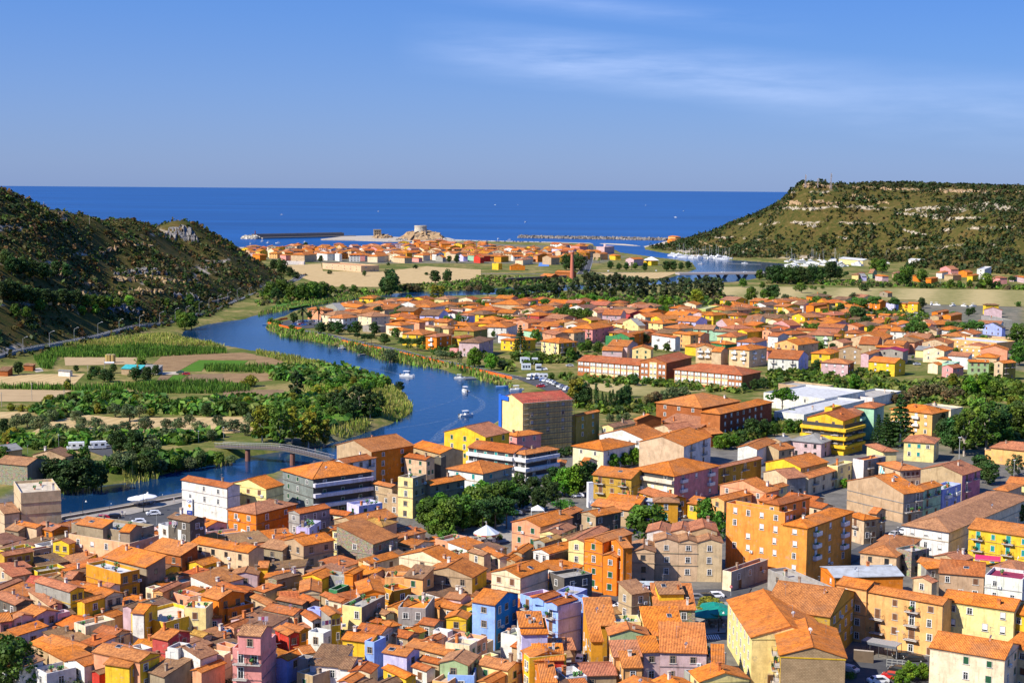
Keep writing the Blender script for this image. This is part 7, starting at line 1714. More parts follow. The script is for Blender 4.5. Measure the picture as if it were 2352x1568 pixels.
ledge('cliff',cq((800,428),(900,442),(965,456)),(3,4,3),ROCKW,'small pale rock strip low on the headland',d0=1500);ledge('cliff',cq((1535,475),(1620,500),(1690,508)),(3,6,3),ROCKW,'small pale outcrop above the village',d0=1500);ledge('cliff',cq((1190,235),(1320,270),(1440,290)),(10,9,4),SOILT,'bare tan slope on the headland',d0=1700);ledge('cliff',cq((900,280),(1000,285),(1110,300)),(4,6,4),ROCKT,'rocky strip on the headland',d0=1700)
ledge('track',cq((150,540),(230,575),(340,590),(500,600),(660,610)),(2.5,2.5,2,2,2),SOILT,'pale track along the headland foot',d0=1700);ledge('shore_rock',cq((10,600),(110,612),(250,622)),(9,10,5),ROCKW,'white rocks on the harbour shore',d0=1500);ledge('shore_rock',cq((330,620),(460,625),(520,640)),(6,5,3),ROCKW,'white rocks behind the moored yachts',d0=1500)
def tq(*q):return[tp('T',x,y)for x,y in q]
ledge('cliff',tq((1500,560),(1560,500),(1680,480),(1760,500),(1820,600)),(8,28,40,36,10),ROCKG,'grey cliff on the southern hill',d0=1100,d1=1900);ledge('cliff',tq((1050,900),(1290,865),(1450,870),(1560,900)),(6,16,14,8),ROCKG,'grey rock face above the tan bench',d0=900,d1=1500)
ledge('bare_slope',tq((1020,950),(1300,935),(1600,960),(1830,985)),(10,14,8,4),SOILT,'tan grassy bench on the southern hill',d0=850,d1=1500);ledge('bare_slope',tq((1190,1050),(1400,1060),(1500,1080)),(16,10,6),SOILT,'dry slope under the bench',d0=850,d1=1500);ledge('bare_slope',tq((740,1085),(950,1075),(1140,1095)),(6,7,6),SOILT,'tan terrace edge on the southern hill',d0=800,d1=1400)
ledge('cliff',tq((1000,1230),(1130,1190),(1290,1220)),(16,30,20),ROCKG,'shaded grey quarry face above the road',d0=800,d1=1400);ledge('cliff',tq((1590,1090),(1700,1070),(1830,1120)),(12,26,14),ROCKG,'grey rock face beside the retaining wall',d0=900,d1=1500);ledge('bare_slope',tq((380,850),(520,870),(640,950)),(8,16,8),ROCKT,'rocky tan slope on the southern hill',d0=800,d1=1400)
ledge('bare_slope',tq((680,960),(860,1010)),(10,7),ROCKT,'rocky tan ridge on the southern hill',d0=800,d1=1400);ledge('bare_slope',tq((400,1180),(560,1160),(740,1260)),(6,12,10),SOILT,'bare tan slope above the road trees',d0=800,d1=1300);ledge('track',tq((520,350),(600,325),(640,320),(560,375),(620,410),(600,435)),(4,4,3,4,4,3),SOILT,'pale winding track near the hill crest',d0=900,d1=1900);ledge('bare_slope',tq((1080,610),(1250,640),(1400,655)),(5,8,6),SOILT,'tan bare strip on the southern hill',d0=900,d1=1900);ledge('bare_slope',tq((890,720),(1000,690),(1080,690)),(5,8,4),ROCKT,'rock outcrop on the southern hill',d0=900,d1=1700);ledge('bare_slope',tq((520,300),(650,318),(780,350)),(2,4,2),SOILT,'golden grass on the hill crest',d0=900,d1=1900)
S=lambda t,x,y,z=0:at(*tp(t,x,y),z)
def dome(name,pts,H,mat,label,n=26,jag=2.0,z=0):
 """rocky mound over a base outline"""
 b=MB();c=sum((Vector(p)for p in pts),Vector())/len(pts);rings=7;ring=[]
 per=[]
 for a,q in zip(pts,pts[1:]+pts[:1]):per+=[Vector(a).lerp(Vector(q),k/6)for k in range(6)]
 for r in range(rings+1):
  t=r/rings;ring.append([Vector((c.x+(p.x-c.x)*(1-t)**.8,c.y+(p.y-c.y)*(1-t)**.8,z-1+(H+1)*(1-(1-t)**2.2)))+Vector(RNG.normal(size=3))*jag*(0 if r in(0,)else 1)for p in per])
 for r in range(rings):
  for i in range(len(per)):j=(i+1)%len(per);b.face([ring[r][i],ring[r][j],ring[r+1][j],ring[r+1][i]])
 return b.obj(name,[mat])
def boxpoly(name,pts,z0,z1,mat,col=(1,1,1),label=None,kind='structure'):
 b=MB();P=[Vector(p)for p in pts];tris=tessellate_polygon([[Vector((p.x,p.y,0))for p in P]])
 for t in tris:
  q=[P[i]for i in t];n=(q[1]-q[0]).cross(q[2]-q[0])
  if n.z<0:q=q[::-1]
  b.face([(p.x,p.y,z1)for p in q],0,None,col)
 for a,c in zip(P,P[1:]+P[:1]):b.face([(a.x,a.y,z0),(c.x,c.y,z0),(c.x,c.y,z1),(a.x,a.y,z1)],0,None,col)
 return tag(b.obj(name,[mat]),label,None,None,kind)
boxpoly('harbour_mole',[S('P',*q)for q in((880,366),(1000,352),(1100,338),(1350,334),(1600,348),(2050,352),(2140,378),(1700,388),(1500,384),(1200,374),(900,370))],-1,1.6,PATHM,label='sandy mole joining the rocky islet to the beach')
isl=dome('rocky_islet',[S('P',*q)for q in((1580,368),(1680,352),(1850,340),(1960,345),(2030,358),(1990,374),(1850,380),(1680,380))],15,ROCKT,None,jag=2.2);isl['kind']='structure';isl['label']='rocky islet under the round tower'
def round_tower():
 p=S('P',1797,366);z=14;r=11.5;root=empty('watchtower',(p.x,p.y,z));b=MB();n=28;prof=[(r*1.10,-4),(r*1.05,4),(r,9),(r*1.0,10.2),(r*1.05,10.4),(r*1.05,11.2),(r,11.3),(r,13.0),(r-1.6,13.0),(r-1.6,11.8)]
 for(r0,z0),(r1,z1)in zip(prof[:-1],prof[1:]):
  for k in range(n):a,c=2*math.pi*k/n,2*math.pi*(k+1)/n;b.face([(r0*math.cos(a),r0*math.sin(a),z0),(r0*math.cos(c),r0*math.sin(c),z0),(r1*math.cos(c),r1*math.sin(c),z1),(r1*math.cos(a),r1*math.sin(a),z1)],0,None,(.66,.60,.48))
 b.face([((r-1.6)*math.cos(2*math.pi*k/n),(r-1.6)*math.sin(2*math.pi*k/n),11.8)for k in range(n)],0,None,(.5,.45,.36));b.obj('tower_wall',[STONE],root)
 w=MB();w.box(-.8,.8,-r-.25,-r+1,5,7.2,0,(.08,.07,.06));w.obj('doorway',[PAINT],root);reg(root,'squat round pale stone watchtower on the rocky islet',(p.x,p.y,z+8),'the round watchtower','tower')
round_tower()
p=S('P',1400,350);root=empty('ruined_tower',(p.x,p.y,1.4),.2);dome_=dome('islet_rock',[S('P',*q)for q in((1335,352),(1400,334),(1500,336),(1560,350),(1480,362),(1380,364))],6,ROCKT,None,jag=1.4);tag(dome_,'low rock under the ruined tower',None,None,'structure')
b=MB();b.box(-7,7,-6,6,0,14.5,0,(.36,.29,.2));b.box(-7.4,7.4,-6.4,6.4,13.2,13.8,0,(.3,.24,.17));
for k in range(5):b.box(-7+k*3,-5.6+k*3,-6,6,14.5,15.6,0,(.36,.29,.2))
b.obj('tower_wall',[STONE],root);w=MB()
for k in range(3):
 for z in(6,10):w.box(-5+k*4,-3.6+k*4,-6.2,-5.9,z,z+2.2,0,(.05,.045,.04))
w.obj('window',[PAINT],root);reg(root,'square ruined tower on the harbour mole',(p.x,p.y,10),'the ruined square tower','tower')
def sea_wall():
 A,B,C=S('P',262,356),S('P',1085,338),S('P',910,366);root=empty('pier',(A.x,A.y,0));o=Vector(A);d=(B-A).normalized();s=Vector((-d.y,d.x,0));Lh=(B-A).length;m,q,l=MB(),MB(),MB()
 M4=Matrix(((d.x,s.x,0,0),(d.y,s.y,0,0),(0,0,1,0),(0,0,0,1)))
 m.box(0,Lh,-3,3,-2,8.2,0,(.20,.17,.14),M=M4);m.box(-1,Lh,3,4.5,6,9,0,(.24,.2,.17),M=M4);q.box(10,Lh+20,-16,-3,-2,2.6,0,(.26,.23,.19),M=M4);l.tube(M4@Vector((4,0,8)),M4@Vector((4,0,15)),1.0,.8,8,col=(.2,.05,.03))
 m.obj('wall',[CONC if False else PAINT],root);q.obj('quay',[PAINT],root);l.obj('beacon',[PAINT],root);reg(root,'long dark sea wall of the harbour pier',(A+B)/2,'the long harbour pier','pier')
sea_wall()
def rocks(name,pts,n,size,label,wdt=9,col=(.30,.27,.23)):
 b=MB()
 for _ in range(n):
  i=random.randrange(len(pts)-1);a=pts[i].lerp(pts[i+1],random.random());d=(pts[i+1]-pts[i]).normalized();s=Vector((-d.y,d.x,0));u=random.uniform(-1,1);c=a+s*u*wdt+Vector((0,0,(1-abs(u))*4.0-.5));r=size*random.uniform(.6,1.4)
  R=Matrix.Rotation(random.uniform(0,6),3,Vector(RNG.normal(size=3)).normalized());V=[c+R@Vector((x*r*random.uniform(.6,1.1),y*r*random.uniform(.6,1.1),z*r*.8))for x,y,z in((-1,-1,-1),(1,-1,-1),(1,1,-1),(-1,1,-1),(-1,-1,1),(1,-1,1),(1,1,1),(-1,1,1))];k=random.uniform(.6,1.5);cc=tuple(x*k for x in col)
  for f in((0,1,5,4),(1,2,6,5),(2,3,7,6),(3,0,4,7),(4,5,6,7)):b.face([V[i]for i in f],0,None,cc)
 return tag(b.obj(name,[PAINT]),label,None,None,'stuff')
rocks('breakwater_rocks',[S('Q',405,714),S('Q',800,722),S('Q',1300,730),S('Q',1765,740)],1500,1.9,'grey boulder breakwater across the bay',8,(.19,.17,.15));rocks('pier_head_rocks',[S('P',180,354),S('P',300,357)],260,2.2,'pale concrete boulders at the pier head',10,(.42,.38,.3));rocks('mole_rocks',[S('P',1580,378),S('P',2030,372)],150,1.5,'rocks along the islet shore',6)
b=MB();
def simple(name,parts,loc,rz,label,cat,mark=None,group=None,hgt=2):
 root=empty(name,loc,rz)
 for pn,mb,mats in parts:mb.obj(pn,mats,root)
 return reg(root,label,(loc[0],loc[1],loc[2]+hgt),mark,cat,group)
p=S('Q',890,1098,1.3);s_,c_=MB(),MB();s_.tube((0,0,0),(0,0,29),2.3,1.5,10,col=(.55,.17,.10));c_.tube((0,0,28),(0,0,30),1.9,1.9,10,col=(.45,.14,.08));simple('factory_chimney',[('stack',s_,[PAINT]),('rim',c_,[PAINT])],p,0,'tall red brick chimney of the old tannery','chimney','the tall brick chimney',None,20)
wb_=MB();P0,P1=S('Q',335,1120,1.3),S('Q',760,1092,1.3);wall_run('tannery_wall',pp('Q',(285,1128),(340,1122),(600,1110),(840,1098)),4.5,1.0,'long reddish brick wall by the old tannery',BLOCK,0,1.3)
p=at(*tp('G',715,1258),3);s_,a_=MB(),MB();s_.box(-.8,.8,-.8,.8,0,7.6,0,(.8,.78,.76));s_.box(-.85,.85,-.85,.85,7.6,7.75,0,(.7,.68,.66))
for x in(-.9,0,.9):a_.box(x-.15,x+.15,-1.2,-.9,.5,2.0,0,(.75,.75,.76))
simple('white_pillar',[('shaft',s_,[PAINT]),('antenna_box',a_,[PAINT])],p,.3,'tall blank white pillar by the avenue','pillar','the white pillar',None,6)
for i,x in enumerate((990,1008,1040)):
 p=at_g(*tp('L',x,1036));s_,c_=MB(),MB();s_.tube((0,0,0),(0,0,4.6),1.3,1.3,16,col=(.42,.30,.10));c_.tube((0,0,4.6),(0,0,5.0),1.35,.3,16,col=(.38,.3,.14));c_.tube((0,0,.0),(0,0,.3),1.45,1.45,16,col=(.3,.28,.25));simple('farm_silo',[('tank',s_,[PAINT]),('lid',c_,[PAINT])],p,0,('leftmost','middle','rightmost')[i]+' of the three yellow-brown farm silos among the fields','silo','the farm silos' if i==1 else None,'farm silos',8)
p=at_g(*tp('L',1003,1052));s_,l_=MB(),MB();s_.tube((-2.7,0,1),(2.7,0,1),.65,.65,14,col=(.7,.7,.72));[l_.box(x-.1,x+.1,-.5,.5,0,.5,0,(.3,.3,.3))for x in(-2,0,2)];simple('storage_tank',[('tank',s_,[PAINT]),('cradle',l_,[PAINT])],p,.1,'white cylindrical tank lying in front of the farm silos','tank')
for i,(x,y,w)in enumerate(((118,1040,84),(210,1045,50),(130,1100,84),(243,1105,50))):
 p=at_g(*tp('M',x,y));dd=p.to_2d().length;W2=w/4*dd/FP/2;s_,r_,w_=MB(),MB(),MB();s_.box(-W2,W2,-1.3,1.3,.2,3.2,0,(.66,.72,.78));r_.box(-W2-.1,W2+.1,-1.4,1.4,3.2,3.4,0,(.75,.76,.78));[w_.box(W2*k-.5,W2*k+.5,-1.36,-1.25,1.3,2.5,0,(.05,.06,.08))for k in(-.6,0,.6)]
 simple('site_cabin',[('body',s_,[PAINT]),('roof',r_,[PAINT]),('window',w_,[PAINT])],p,.1,('long pale blue site cabin in the rear row','short pale blue site cabin in the rear row','long pale blue site cabin in the front row','short pale blue site cabin in the front row')[i]+' by the river car park','cabin',None,'site cabins by the car park')
def lamp_meshes():
 a=MB();a.tube((0,0,0),(0,0,8.2),.11,.07,6,col=(.48,.49,.5));pr=Vector((0,0,8.2))
 for k in range(1,6):t=k/5*1.35;q=Vector((2.4*math.sin(t),0,8.2+1.5*(1-math.cos(t))*0+1.6*math.sin(t*.95)*.9));a.tube(pr,q,.07,.06,5,col=(.48,.49,.5));pr=q
 h=MB();h.box(pr.x-.1,pr.x+.9,-.2,.2,pr.z-.15,pr.z+.08,0,(.6,.6,.6))
 b=MB();b.tube((0,0,0),(0,0,9),.11,.07,6,col=(.5,.5,.5));g=MB();g.box(-.5,.5,-.25,.25,9,9.25,0,(.75,.75,.75))
 c=MB();c.tube((0,0,0),(0,0,4.4),.10,.06,6,col=(.02,.025,.025));c.tube((0,0,0),(0,0,.5),.22,.15,8,col=(.02,.025,.025));c.tube((0,0,4.4),(.5,0,4.9),.05,n=5,col=(.02,.025,.025));c.tube((.5,0,4.9),(1.0,0,4.6),.05,n=5,col=(.02,.025,.025));d=MB();d.tube((1,0,4.6),(1,0,4.2),.12,.32,8,col=(.6,.6,.55))
 return{k:(x.mesh('pole',[PAINT]),y.mesh('lamp_head',[PAINT]))for k,x,y in(('curved',a,h),('straight',b,g),('lantern',c,d))}
LM=lamp_meshes();LB={'curved':'pale curved street lamp beside the coast road','straight':'tall slim street lamp','lantern':'dark lantern street lamp'}
def lamp(kind,t,x,y,h,rz=0):
 p=at_g(*tp(t,x,y));zz=gz(p.x,p.y)
 if zz>p.z+.5:p=at(*tp(t,x,y),zz);p.z=zz
 H=h/4*p.to_2d().length/FP;s=H/{'curved':9.5,'straight':9.2,'lantern':4.9}[kind];r=empty('street_lamp',p,rz);link('pole',LM[kind][0],r,sc=(s,)*3);link('lamp_head',LM[kind][1],r,sc=(s,)*3);reg(r,LB[kind],(p.x,p.y,p.z+H),None,'street lamp','street lamps along the coast road' if kind=='curved' else 'street lamps of the town')
for x,y,h in((212,930,130),(455,888,140),(682,836,122),(900,796,132),(1095,750,115),(1283,710,110),(1468,680,112),(1610,636,102),(1710,612,98),(1830,562,88),(1920,536,95),(2003,507,92),(2092,481,95),(2180,446,95)):lamp('curved','L',x,y,h)
for x,y,h in((222,882,80),(358,852,72)):lamp('curved','P',x,y,h)
for t,x,y,h in(('E',540,712,118),('E',255,765,72),('E',1140,668,105),('E',1260,670,85),('E',1825,670,112),('E',2055,640,118),('E',1440,1425,140),('G',325,1095,145),('G',610,1145,125),('D',495,430,85),('D',942,322,128),('D',1190,252,118),('D',1180,1355,270),('H',1755,830,210),('H',2258,1000,170),('B',2110,230,150),('N',1550,850,120),('N',1190,780,110),('M',80,960,90),('N',1580,330,90)):lamp('straight',t,x,y,h)
for t,x,y,h,rz in(('E',762,1342,155,0),('E',1006,1300,85,0),('E',1318,1308,205,0),('E',1480,1205,72,0),('C',1898,1100,210,0),('C',2118,1370,195,3.1),('E',1850,1340,130,0)):lamp('lantern',t,x,y,h,rz)
for t,x,y,h in(('L',293,1385,160),('L',648,1232,90),('L',590,1392,105),('L',15,1440,130),('L',808,1142,80),('L',960,1110,110),('T',403,285,78),('T',823,465,78)):
 p=at_g(*tp(t,x,y))if t=='L' else(hits(*tp(t,x,y),850,2000)or hits(tp(t,x,y)[0],tp(t,x,y)[1]+12,850,2000));H=h/4*p.to_2d().length/FP;s_=MB();s_.tube((0,0,-1),(0,0,H),.16,.12,6,col=(.42,.36,.28));c_=MB();c_.box(-.6,.6,-.08,.08,H-.5,H-.38,0,(.4,.35,.3));simple('utility_pole',[('pole',s_,[PAINT]),('crossarm',c_,[PAINT])],p,random.uniform(0,3),'thin wooden utility pole','pole',None,'utility poles in the fields',H)
for x,y0,y1,wd,lb in((1849.6,391,417,1.6,'slim lattice radio mast, leftmost on the headland top'),(1878,399,417,1.2,'short antenna cluster between the masts on the headland'),(1908,387,419,1.8,'tall lattice mast with dishes, rightmost on the headland top')):
 p=hits(x,436,1900,2800)or hits(x,446,1900,2800);H=(y1-y0+4)*p.to_2d().length/FP;s_,c_=MB(),MB();
 for q in range(3):a=q*2.1;s_.tube((wd*math.cos(a),wd*math.sin(a),0),(.25*math.cos(a),.25*math.sin(a),H),.28,.2,4,col=(.35,.3,.3))
 for k in range(10):z=H*k/10;r=wd*(1-k/11);[s_.tube((r*math.cos(q*2.1),r*math.sin(q*2.1),z),(r*math.cos(q*2.1+2.1),r*math.sin(q*2.1+2.1),z+H/10),.13,n=3,col=(.4,.35,.35))for q in range(3)]
 for k in range(4):c_.tube((.5,0,H*(.7+k*.07)),(1.6,0,H*(.7+k*.07)),.8,.8,8,col=(.65,.65,.65))
 simple('radio_mast',[('lattice',s_,[PAINT]),('dish',c_,[PAINT])],p,.4,lb,'mast',None,'masts on the headland',H)
def hull(mb,Lh,W2,H,col,z0=-.3,n=10,deck=(.75,.74,.7)):
 rings=[]
 for k in range(n+1):
  t=k/n;w=W2*(min(1,1.25*math.sin(math.pi*(.16+.84*(1-t))*.62))if t<1 else.02);x=-Lh/2+Lh*t;sh=H*(1+.25*t*t)
  rings.append([(x,-w,sh),(x,-w*.82,z0+.1),(x,0,z0-.15),(x,w*.82,z0+.1),(x,w,sh)])
 for a,b in zip(rings[:-1],rings[1:]):
  for i in range(4):mb.face([a[i],b[i],b[i+1],a[i+1]][::-1],0,None,col)
  q=lambda p:(p[0],p[1]*.9,p[2]-.12);mb.face([q(a[0]),q(b[0]),q(b[4]),q(a[4])],0,None,deck)
 mb.face(rings[0],0,None,col)
def boat_meshes():
 o={};h=MB();hull(h,6.5,1.15,.75,(.8,.8,.78));c=MB();c.box(-.6,1.0,-.65,.65,.6,1.35,0,(.78,.78,.76));c.box(.9,1.02,-.6,.6,1.3,1.75,0,(.05,.07,.09));s=MB();s.box(-2.6,-1.9,-.9,.9,.6,.95,0,(.6,.58,.52));s.box(-3.6,-3.2,-.25,.25,.2,1.3,0,(.06,.06,.06));t=MB()
 for x in(-1.4,.6):
  for y in(-.85,.85):t.tube((x,y,.7),(x,y,2.3),.04,n=4,col=(.6,.6,.6))
 t.box(-1.7,.9,-.95,.95,2.3,2.38,0,(.82,.82,.8));o['motor']=[('hull',h),('console',c),('seat',s),('canopy',t)]
 h=MB();hull(h,11,1.8,1.2,(.82,.82,.8));c=MB();c.box(-2,2.6,-1,1,1.1,1.7,0,(.8,.8,.78));c.box(-1.5,2.2,-1.02,1.02,1.3,1.5,0,(.04,.05,.07));m=MB();m.tube((.6,0,1),(.6,0,15),.10,.07,5,col=(.6,.6,.6));m.tube((.6,0,2.4),(-4.2,0,2.5),.14,.12,5,col=(.1,.16,.4));m.tube((.6,0,14.8),(5.2,0,1.4),.03,n=3,col=(.3,.3,.3));m.tube((.6,0,14.8),(-5.2,0,1.4),.03,n=3,col=(.3,.3,.3));m.tube((.6,-1.2,9),(.6,1.2,9),.05,n=4,col=(.6,.6,.6));o['sail']=[('hull',h),('cabin',c),('mast',m)]
 h=MB();hull(h,15,2.4,1.8,(.82,.82,.81));c=MB();c.box(-5,3,-1.8,1.8,1.6,3.1,0,(.82,.82,.8));c.box(-4.6,3.1,-1.84,1.84,2.1,2.7,0,(.03,.04,.06));f=MB();f.box(-4,.5,-1.5,1.5,3.1,3.9,0,(.82,.82,.8));f.box(-3,-2.6,-1.6,1.6,3.9,5.0,0,(.7,.7,.7));o['yacht']=[('hull',h),('cabin',c),('flybridge',f)]
 h=MB();hull(h,4.8,.85,.6,(.10,.28,.62),deck=(.5,.45,.35));c=MB();[c.box(x-.15,x+.15,-.7,.7,.38,.45,0,(.4,.25,.12))for x in(-1.2,.3)];o['row']=[('hull',h),('thwart',c)]
 return{k:[(n,m.mesh(n,[PAINT]))for n,m in v]for k,v in o.items()}
BM=boat_meshes();BN=dict(motor=('motorboat','motorboat'),sail=('sailing_boat','sailing boat'),yacht=('motor_yacht','motor yacht'),row=('rowing_boat','rowing boat'))
def boat(kind,p,rz,label,sc=1.0,group=None,mark=None):
 r=empty(BN[kind][0],p,rz)
 for n,m in BM[kind]:link(n,m,r,sc=(sc,)*3)
 return reg(r,label,(p[0],p[1],p[2]+2),mark,BN[kind][1],group or 'boats on the river')
boat('motor',S('K',1392,862,.05),-.35,'white motorboat with canopy crossing the upper bend',1.25);boat('motor',S('K',1920,1004,.05),1.9,'white motorboat with canopy trailing a curved wake',1.15);boat('motor',S('K',1932,1226,.05),.5,'small white motorboat heading for the footbridge',1.05)
boat('motor',S('K',792,606,.05),.3,'small white boat moored by a little jetty',.8);boat('motor',S('K',1872,880,.05),-.1,'white boat moored at the grey floating dock',.9);boat('row',S('K',2262,962,.05),.1,'blue rowing boat moored under the bank',1.3);boat('row',S('K',95,388,.05),.2,'little boat moored at the river point',1.2);boat('motor',S('G',45,188,.05),.2,'white boat moored behind the scaffolded block',1.1);boat('row',S('K',190,213,.3),.3,'pale boat pulled up on the grass bank',1.6)
for i,(t,x,y)in enumerate((('P',522,137),('P',1410,107),('P',235,407),('P',342,382),('P',397,396),('P',486,398),('P',732,392),('Q',185,414),('Q',394,414),('Q',463,575),('Q',1568,418),('Q',1803,305),('Q',1918,471),('Q',1843,528),('Q',212,730),('Q',320,737),('Q',2078,958),('M',2138,126),('P',1505,382))):
 p=S(t,x,y,.05);boat('motor',p,RNG.uniform(0,6),'small white boat on the open sea' if p.y>2600 else 'small white boat at anchor in the bay',1.3 if p.y<4000 else 1.6,'boats out at sea')
for i in range(26):
 x=1830+i*20;boat('sail' if i%3 else 'yacht',S('Q',x,886+(x-1830)*.055+random.uniform(-4,8),.05),random.uniform(-.4,.4),'white boat moored in the long harbour row',random.uniform(.9,1.4),'boats in the harbour')
for i in range(42):
 x,y=random.uniform(60,900),random.uniform(98,172);
 if 640<x and y<105:continue
 p=S('N',x,y,.06);
 boat(random.choice(['sail','sail','motor','yacht']),p if waterd(np.array([[p.x,p.y]]))[0]<0 else Vector((p.x,p.y,min(2.5,gz(p.x,p.y))+.3)),random.uniform(0,6),'white boat packed in the boatyard basin',random.uniform(.8,1.3),'boats in the boatyard')
for x,y,k in((1080,105,'sail'),(1150,110,'yacht'),(1200,105,'motor'),(1240,100,'yacht'),(1100,125,'motor'),(500,85,'sail'),(180,165,'sail'),(680,140,'motor'),(730,150,'motor'),(790,145,'motor'),(1500,505,'motor'),(1550,510,'motor'),(1700,515,'motor'),(1800,520,'motor'),(1880,520,'motor')):
 p=at_g(*tp('N',x,y));boat(k,(p.x,p.y,p.z+.4),random.uniform(0,6),'white boat laid up ashore',1.0,'boats laid up ashore')
def dock(t,a,b,w,label):
 A,B=S(t,*a,.6),S(t,*b,.6);root=empty('floating_dock',(A.x,A.y,0));m,q=MB(),MB();beam(m,A-Vector((A.x,A.y,0)),B-Vector((A.x,A.y,0)),w,.4,0,(.17,.18,.18));[q.tube((c.x-A.x,c.y-A.y,-2),(c.x-A.x,c.y-A.y,1.6),.12,n=6,col=(.2,.16,.1))for c in(A,B)]
 m.obj('deck',[PAINT],root);q.obj('pile',[PAINT],root);reg(root,label,A,None,'dock')
dock('K',(1905,872),(2040,868),9,'dark grey floating dock on the river');dock('K',(942,660),(1040,648),2,'thin wooden jetty beside a mooring');dock('K',(790,602),(835,596),2,'little wooden jetty with a boat');dock('M',(1985,120),(2290,130),3,'long harbour pontoon');dock('N',(30,140),(220,165),4,'grey pontoon of the boatyard');dock('P',(1450,390),(1650,382),6,'low quay in front of the islet')
wk,nt,b=newmat('wake_foam',.4,.3);b.inputs['Base Color'].default_value=(.22,.30,.42,1);tr=N(nt,'BsdfTransparent');mx=N(nt,'MixShader');L(nt,ramp(nt,noise(nt,pos(nt),.9,4,.7),[(.42,(0,0,0)),(.75,(.75,.75,.75))]),mx.inputs[0]);L(nt,tr.outputs[0],mx.inputs[1]);L(nt,b.outputs[0],mx.inputs[2]);L(nt,mx.outputs[0],nt.nodes['Material Output'].inputs[0])
def wake(pts,w0,w1):
 P=[S('K',x,y,.09)for x,y in pts];b=MB();n=len(P)
 Q=[]
 for i in range(n-1):Q+=[P[i].lerp(P[i+1],k/5)for k in range(5)]
 Q.append(P[-1])
 for _ in range(4):Q=[Q[0]]+[(Q[i-1]+Q[i]*2+Q[i+1])/4 for i in range(1,len(Q)-1)]+[Q[-1]]
 for i in range(len(Q)-1):
  d=(Q[i+1]-Q[i]).normalized();s=Vector((-d.y,d.x,0));a,c=w0+(w1-w0)*i/len(Q),w0+(w1-w0)*(i+1)/len(Q);b.face([Q[i]-s*a,Q[i]+s*a,Q[i+1]+s*c,Q[i+1]-s*c])
 tag(b.obj('boat_wake',[wk]),'pale foam wake trailing behind a motorboat',None,None,'stuff')
wake([(1372,858),(1300,835),(1150,800),(1000,780),(900,775)],.5,1.6);wake([(1925,1010),(2000,1040),(2070,1080),(2090,1120),(2060,1170),(1960,1210)],.7,1.8);wake([(1910,1232),(1850,1270),(1750,1330),(1680,1400),(1640,1460)],.7,2.5);wake([(1900,1010),(1860,1060),(1740,1110),(1450,1185)],.2,.5);wake([(1950,1005),(2100,1050),(2240,1075)],.2,.4);wake([(1910,1225),(1700,1270),(1480,1310),(1200,1350)],.2,.6)
CARC={}
GLC=(.02,.025,.03)
def car_meshes(col,van=False):
 k=(col,van)
 if k in CARC:return CARC[k]
 prof=[(-2.05,.35),(-2.1,.75),(-1.95,.98),(-1.5,1.02),(-.95,1.45),(.55,1.5),(1.55,1.35),(2.0,1.0),(2.08,.6),(2.0,.33)]if not van else[(-2.3,.4),(-2.35,.95),(-1.9,1.2),(-1.3,1.9),(2.2,2.0),(2.35,1.6),(2.35,.4)]
 b=MB();W2=.84;n=len(prof)
 for i in range(n):
  (x0,z0),(x1,z1)=prof[i],prof[(i+1)%n];w0=W2*(.82 if z0>1.2 else 1);w1=W2*(.82 if z1>1.2 else 1);b.face([(x0,-w0,z0),(x0,w0,z0),(x1,w1,z1),(x1,-w1,z1)],0,None,col)
 for s in(-1,1):b.face([(x,s*W2*(.82 if z>1.2 else 1),z)for x,z in prof][::s],0,None,col)
 g=MB();zb,zt=(1.04,1.42)if not van else(1.25,1.8)
 for s in(-1,1):
  xs=(-1.25,-.9,.6,1.35)if not van else(-1.5,-1.2,-.3,-.1)
  g.face([(xs[0],s*W2*.97,zb),(xs[1],s*W2*.84,zt),(xs[2],s*W2*.84,zt),(xs[3],s*W2*.97,zb)][::-s],0,None,GLC)
 fx=((-1.47,-1.0)if not van else(-1.88,-1.36));g.face([(fx[0]-.02,-.70,zb+.02),(fx[0]-.02,.70,zb+.02),(fx[1]-.02,.62,zt+.01),(fx[1]-.02,-.62,zt+.01)],0,None,GLC)
 if not van:g.face([(1.57,-.62,1.36),(1.57,.62,1.36),(1.99,.70,1.05),(1.99,-.70,1.05)],0,None,GLC)
 w=MB();w.tube((0,-.12,0),(0,.12,0),.32,.32,12,col=(.015,.015,.015));w.tube((0,-.13,0),(0,.13,0),.18,.18,8,col=(.4,.4,.4));l=MB();l.box(-2.13,-2.02,-.75,-.45,.68,.84,0,(.8,.8,.75));l.box(-2.13,-2.02,.45,.75,.68,.84,0,(.8,.8,.75));l.box(2.0,2.1,-.78,-.5,.72,.9,0,(.5,.02,.02));l.box(2.0,2.1,.5,.78,.72,.9,0,(.5,.02,.02))
 CARC[k]=(b.mesh('body',[CARP]),g.mesh('window',[PAINT]),w.mesh('wheel',[PAINT]),l.mesh('light',[PAINT]));return CARC[k]
CARP,nt,b=newmat('car_paint',.25,.6);L(nt,vcol(nt),b.inputs['Base Color'])
CC=dict(white=(.8,.8,.8),silver=(.45,.46,.48),grey=(.18,.19,.21),black=(.02,.02,.022),red=(.5,.02,.02),blue=(.04,.12,.4),green=(.03,.08,.05))
def car(c,t,x,y,rz,where,van=False,z=None,group='parked cars',small=False):
 p=at_g(*tp(t,x,y))if z is None else at(*tp(t,x,y),z);p.z+=.12;body,g,w,l=car_meshes(CC[c],van);r=empty('parked_van' if van else 'parked_car',p,rz);link('body',body,r);link('window',g,r);link('light',l,r)
 if not small:
  for sx in(-1.3,1.3):
   for sy in(-.76,.76):link('wheel',w,r,(sx,sy,.32))
 else:link('wheel',w,r,(0,0,.32),sc=(4,6.0,.9))
 reg(r,f"{c} {'van' if van else 'car'} {where}",(p.x,p.y,p.z+1),None,'van' if van else 'car',group)
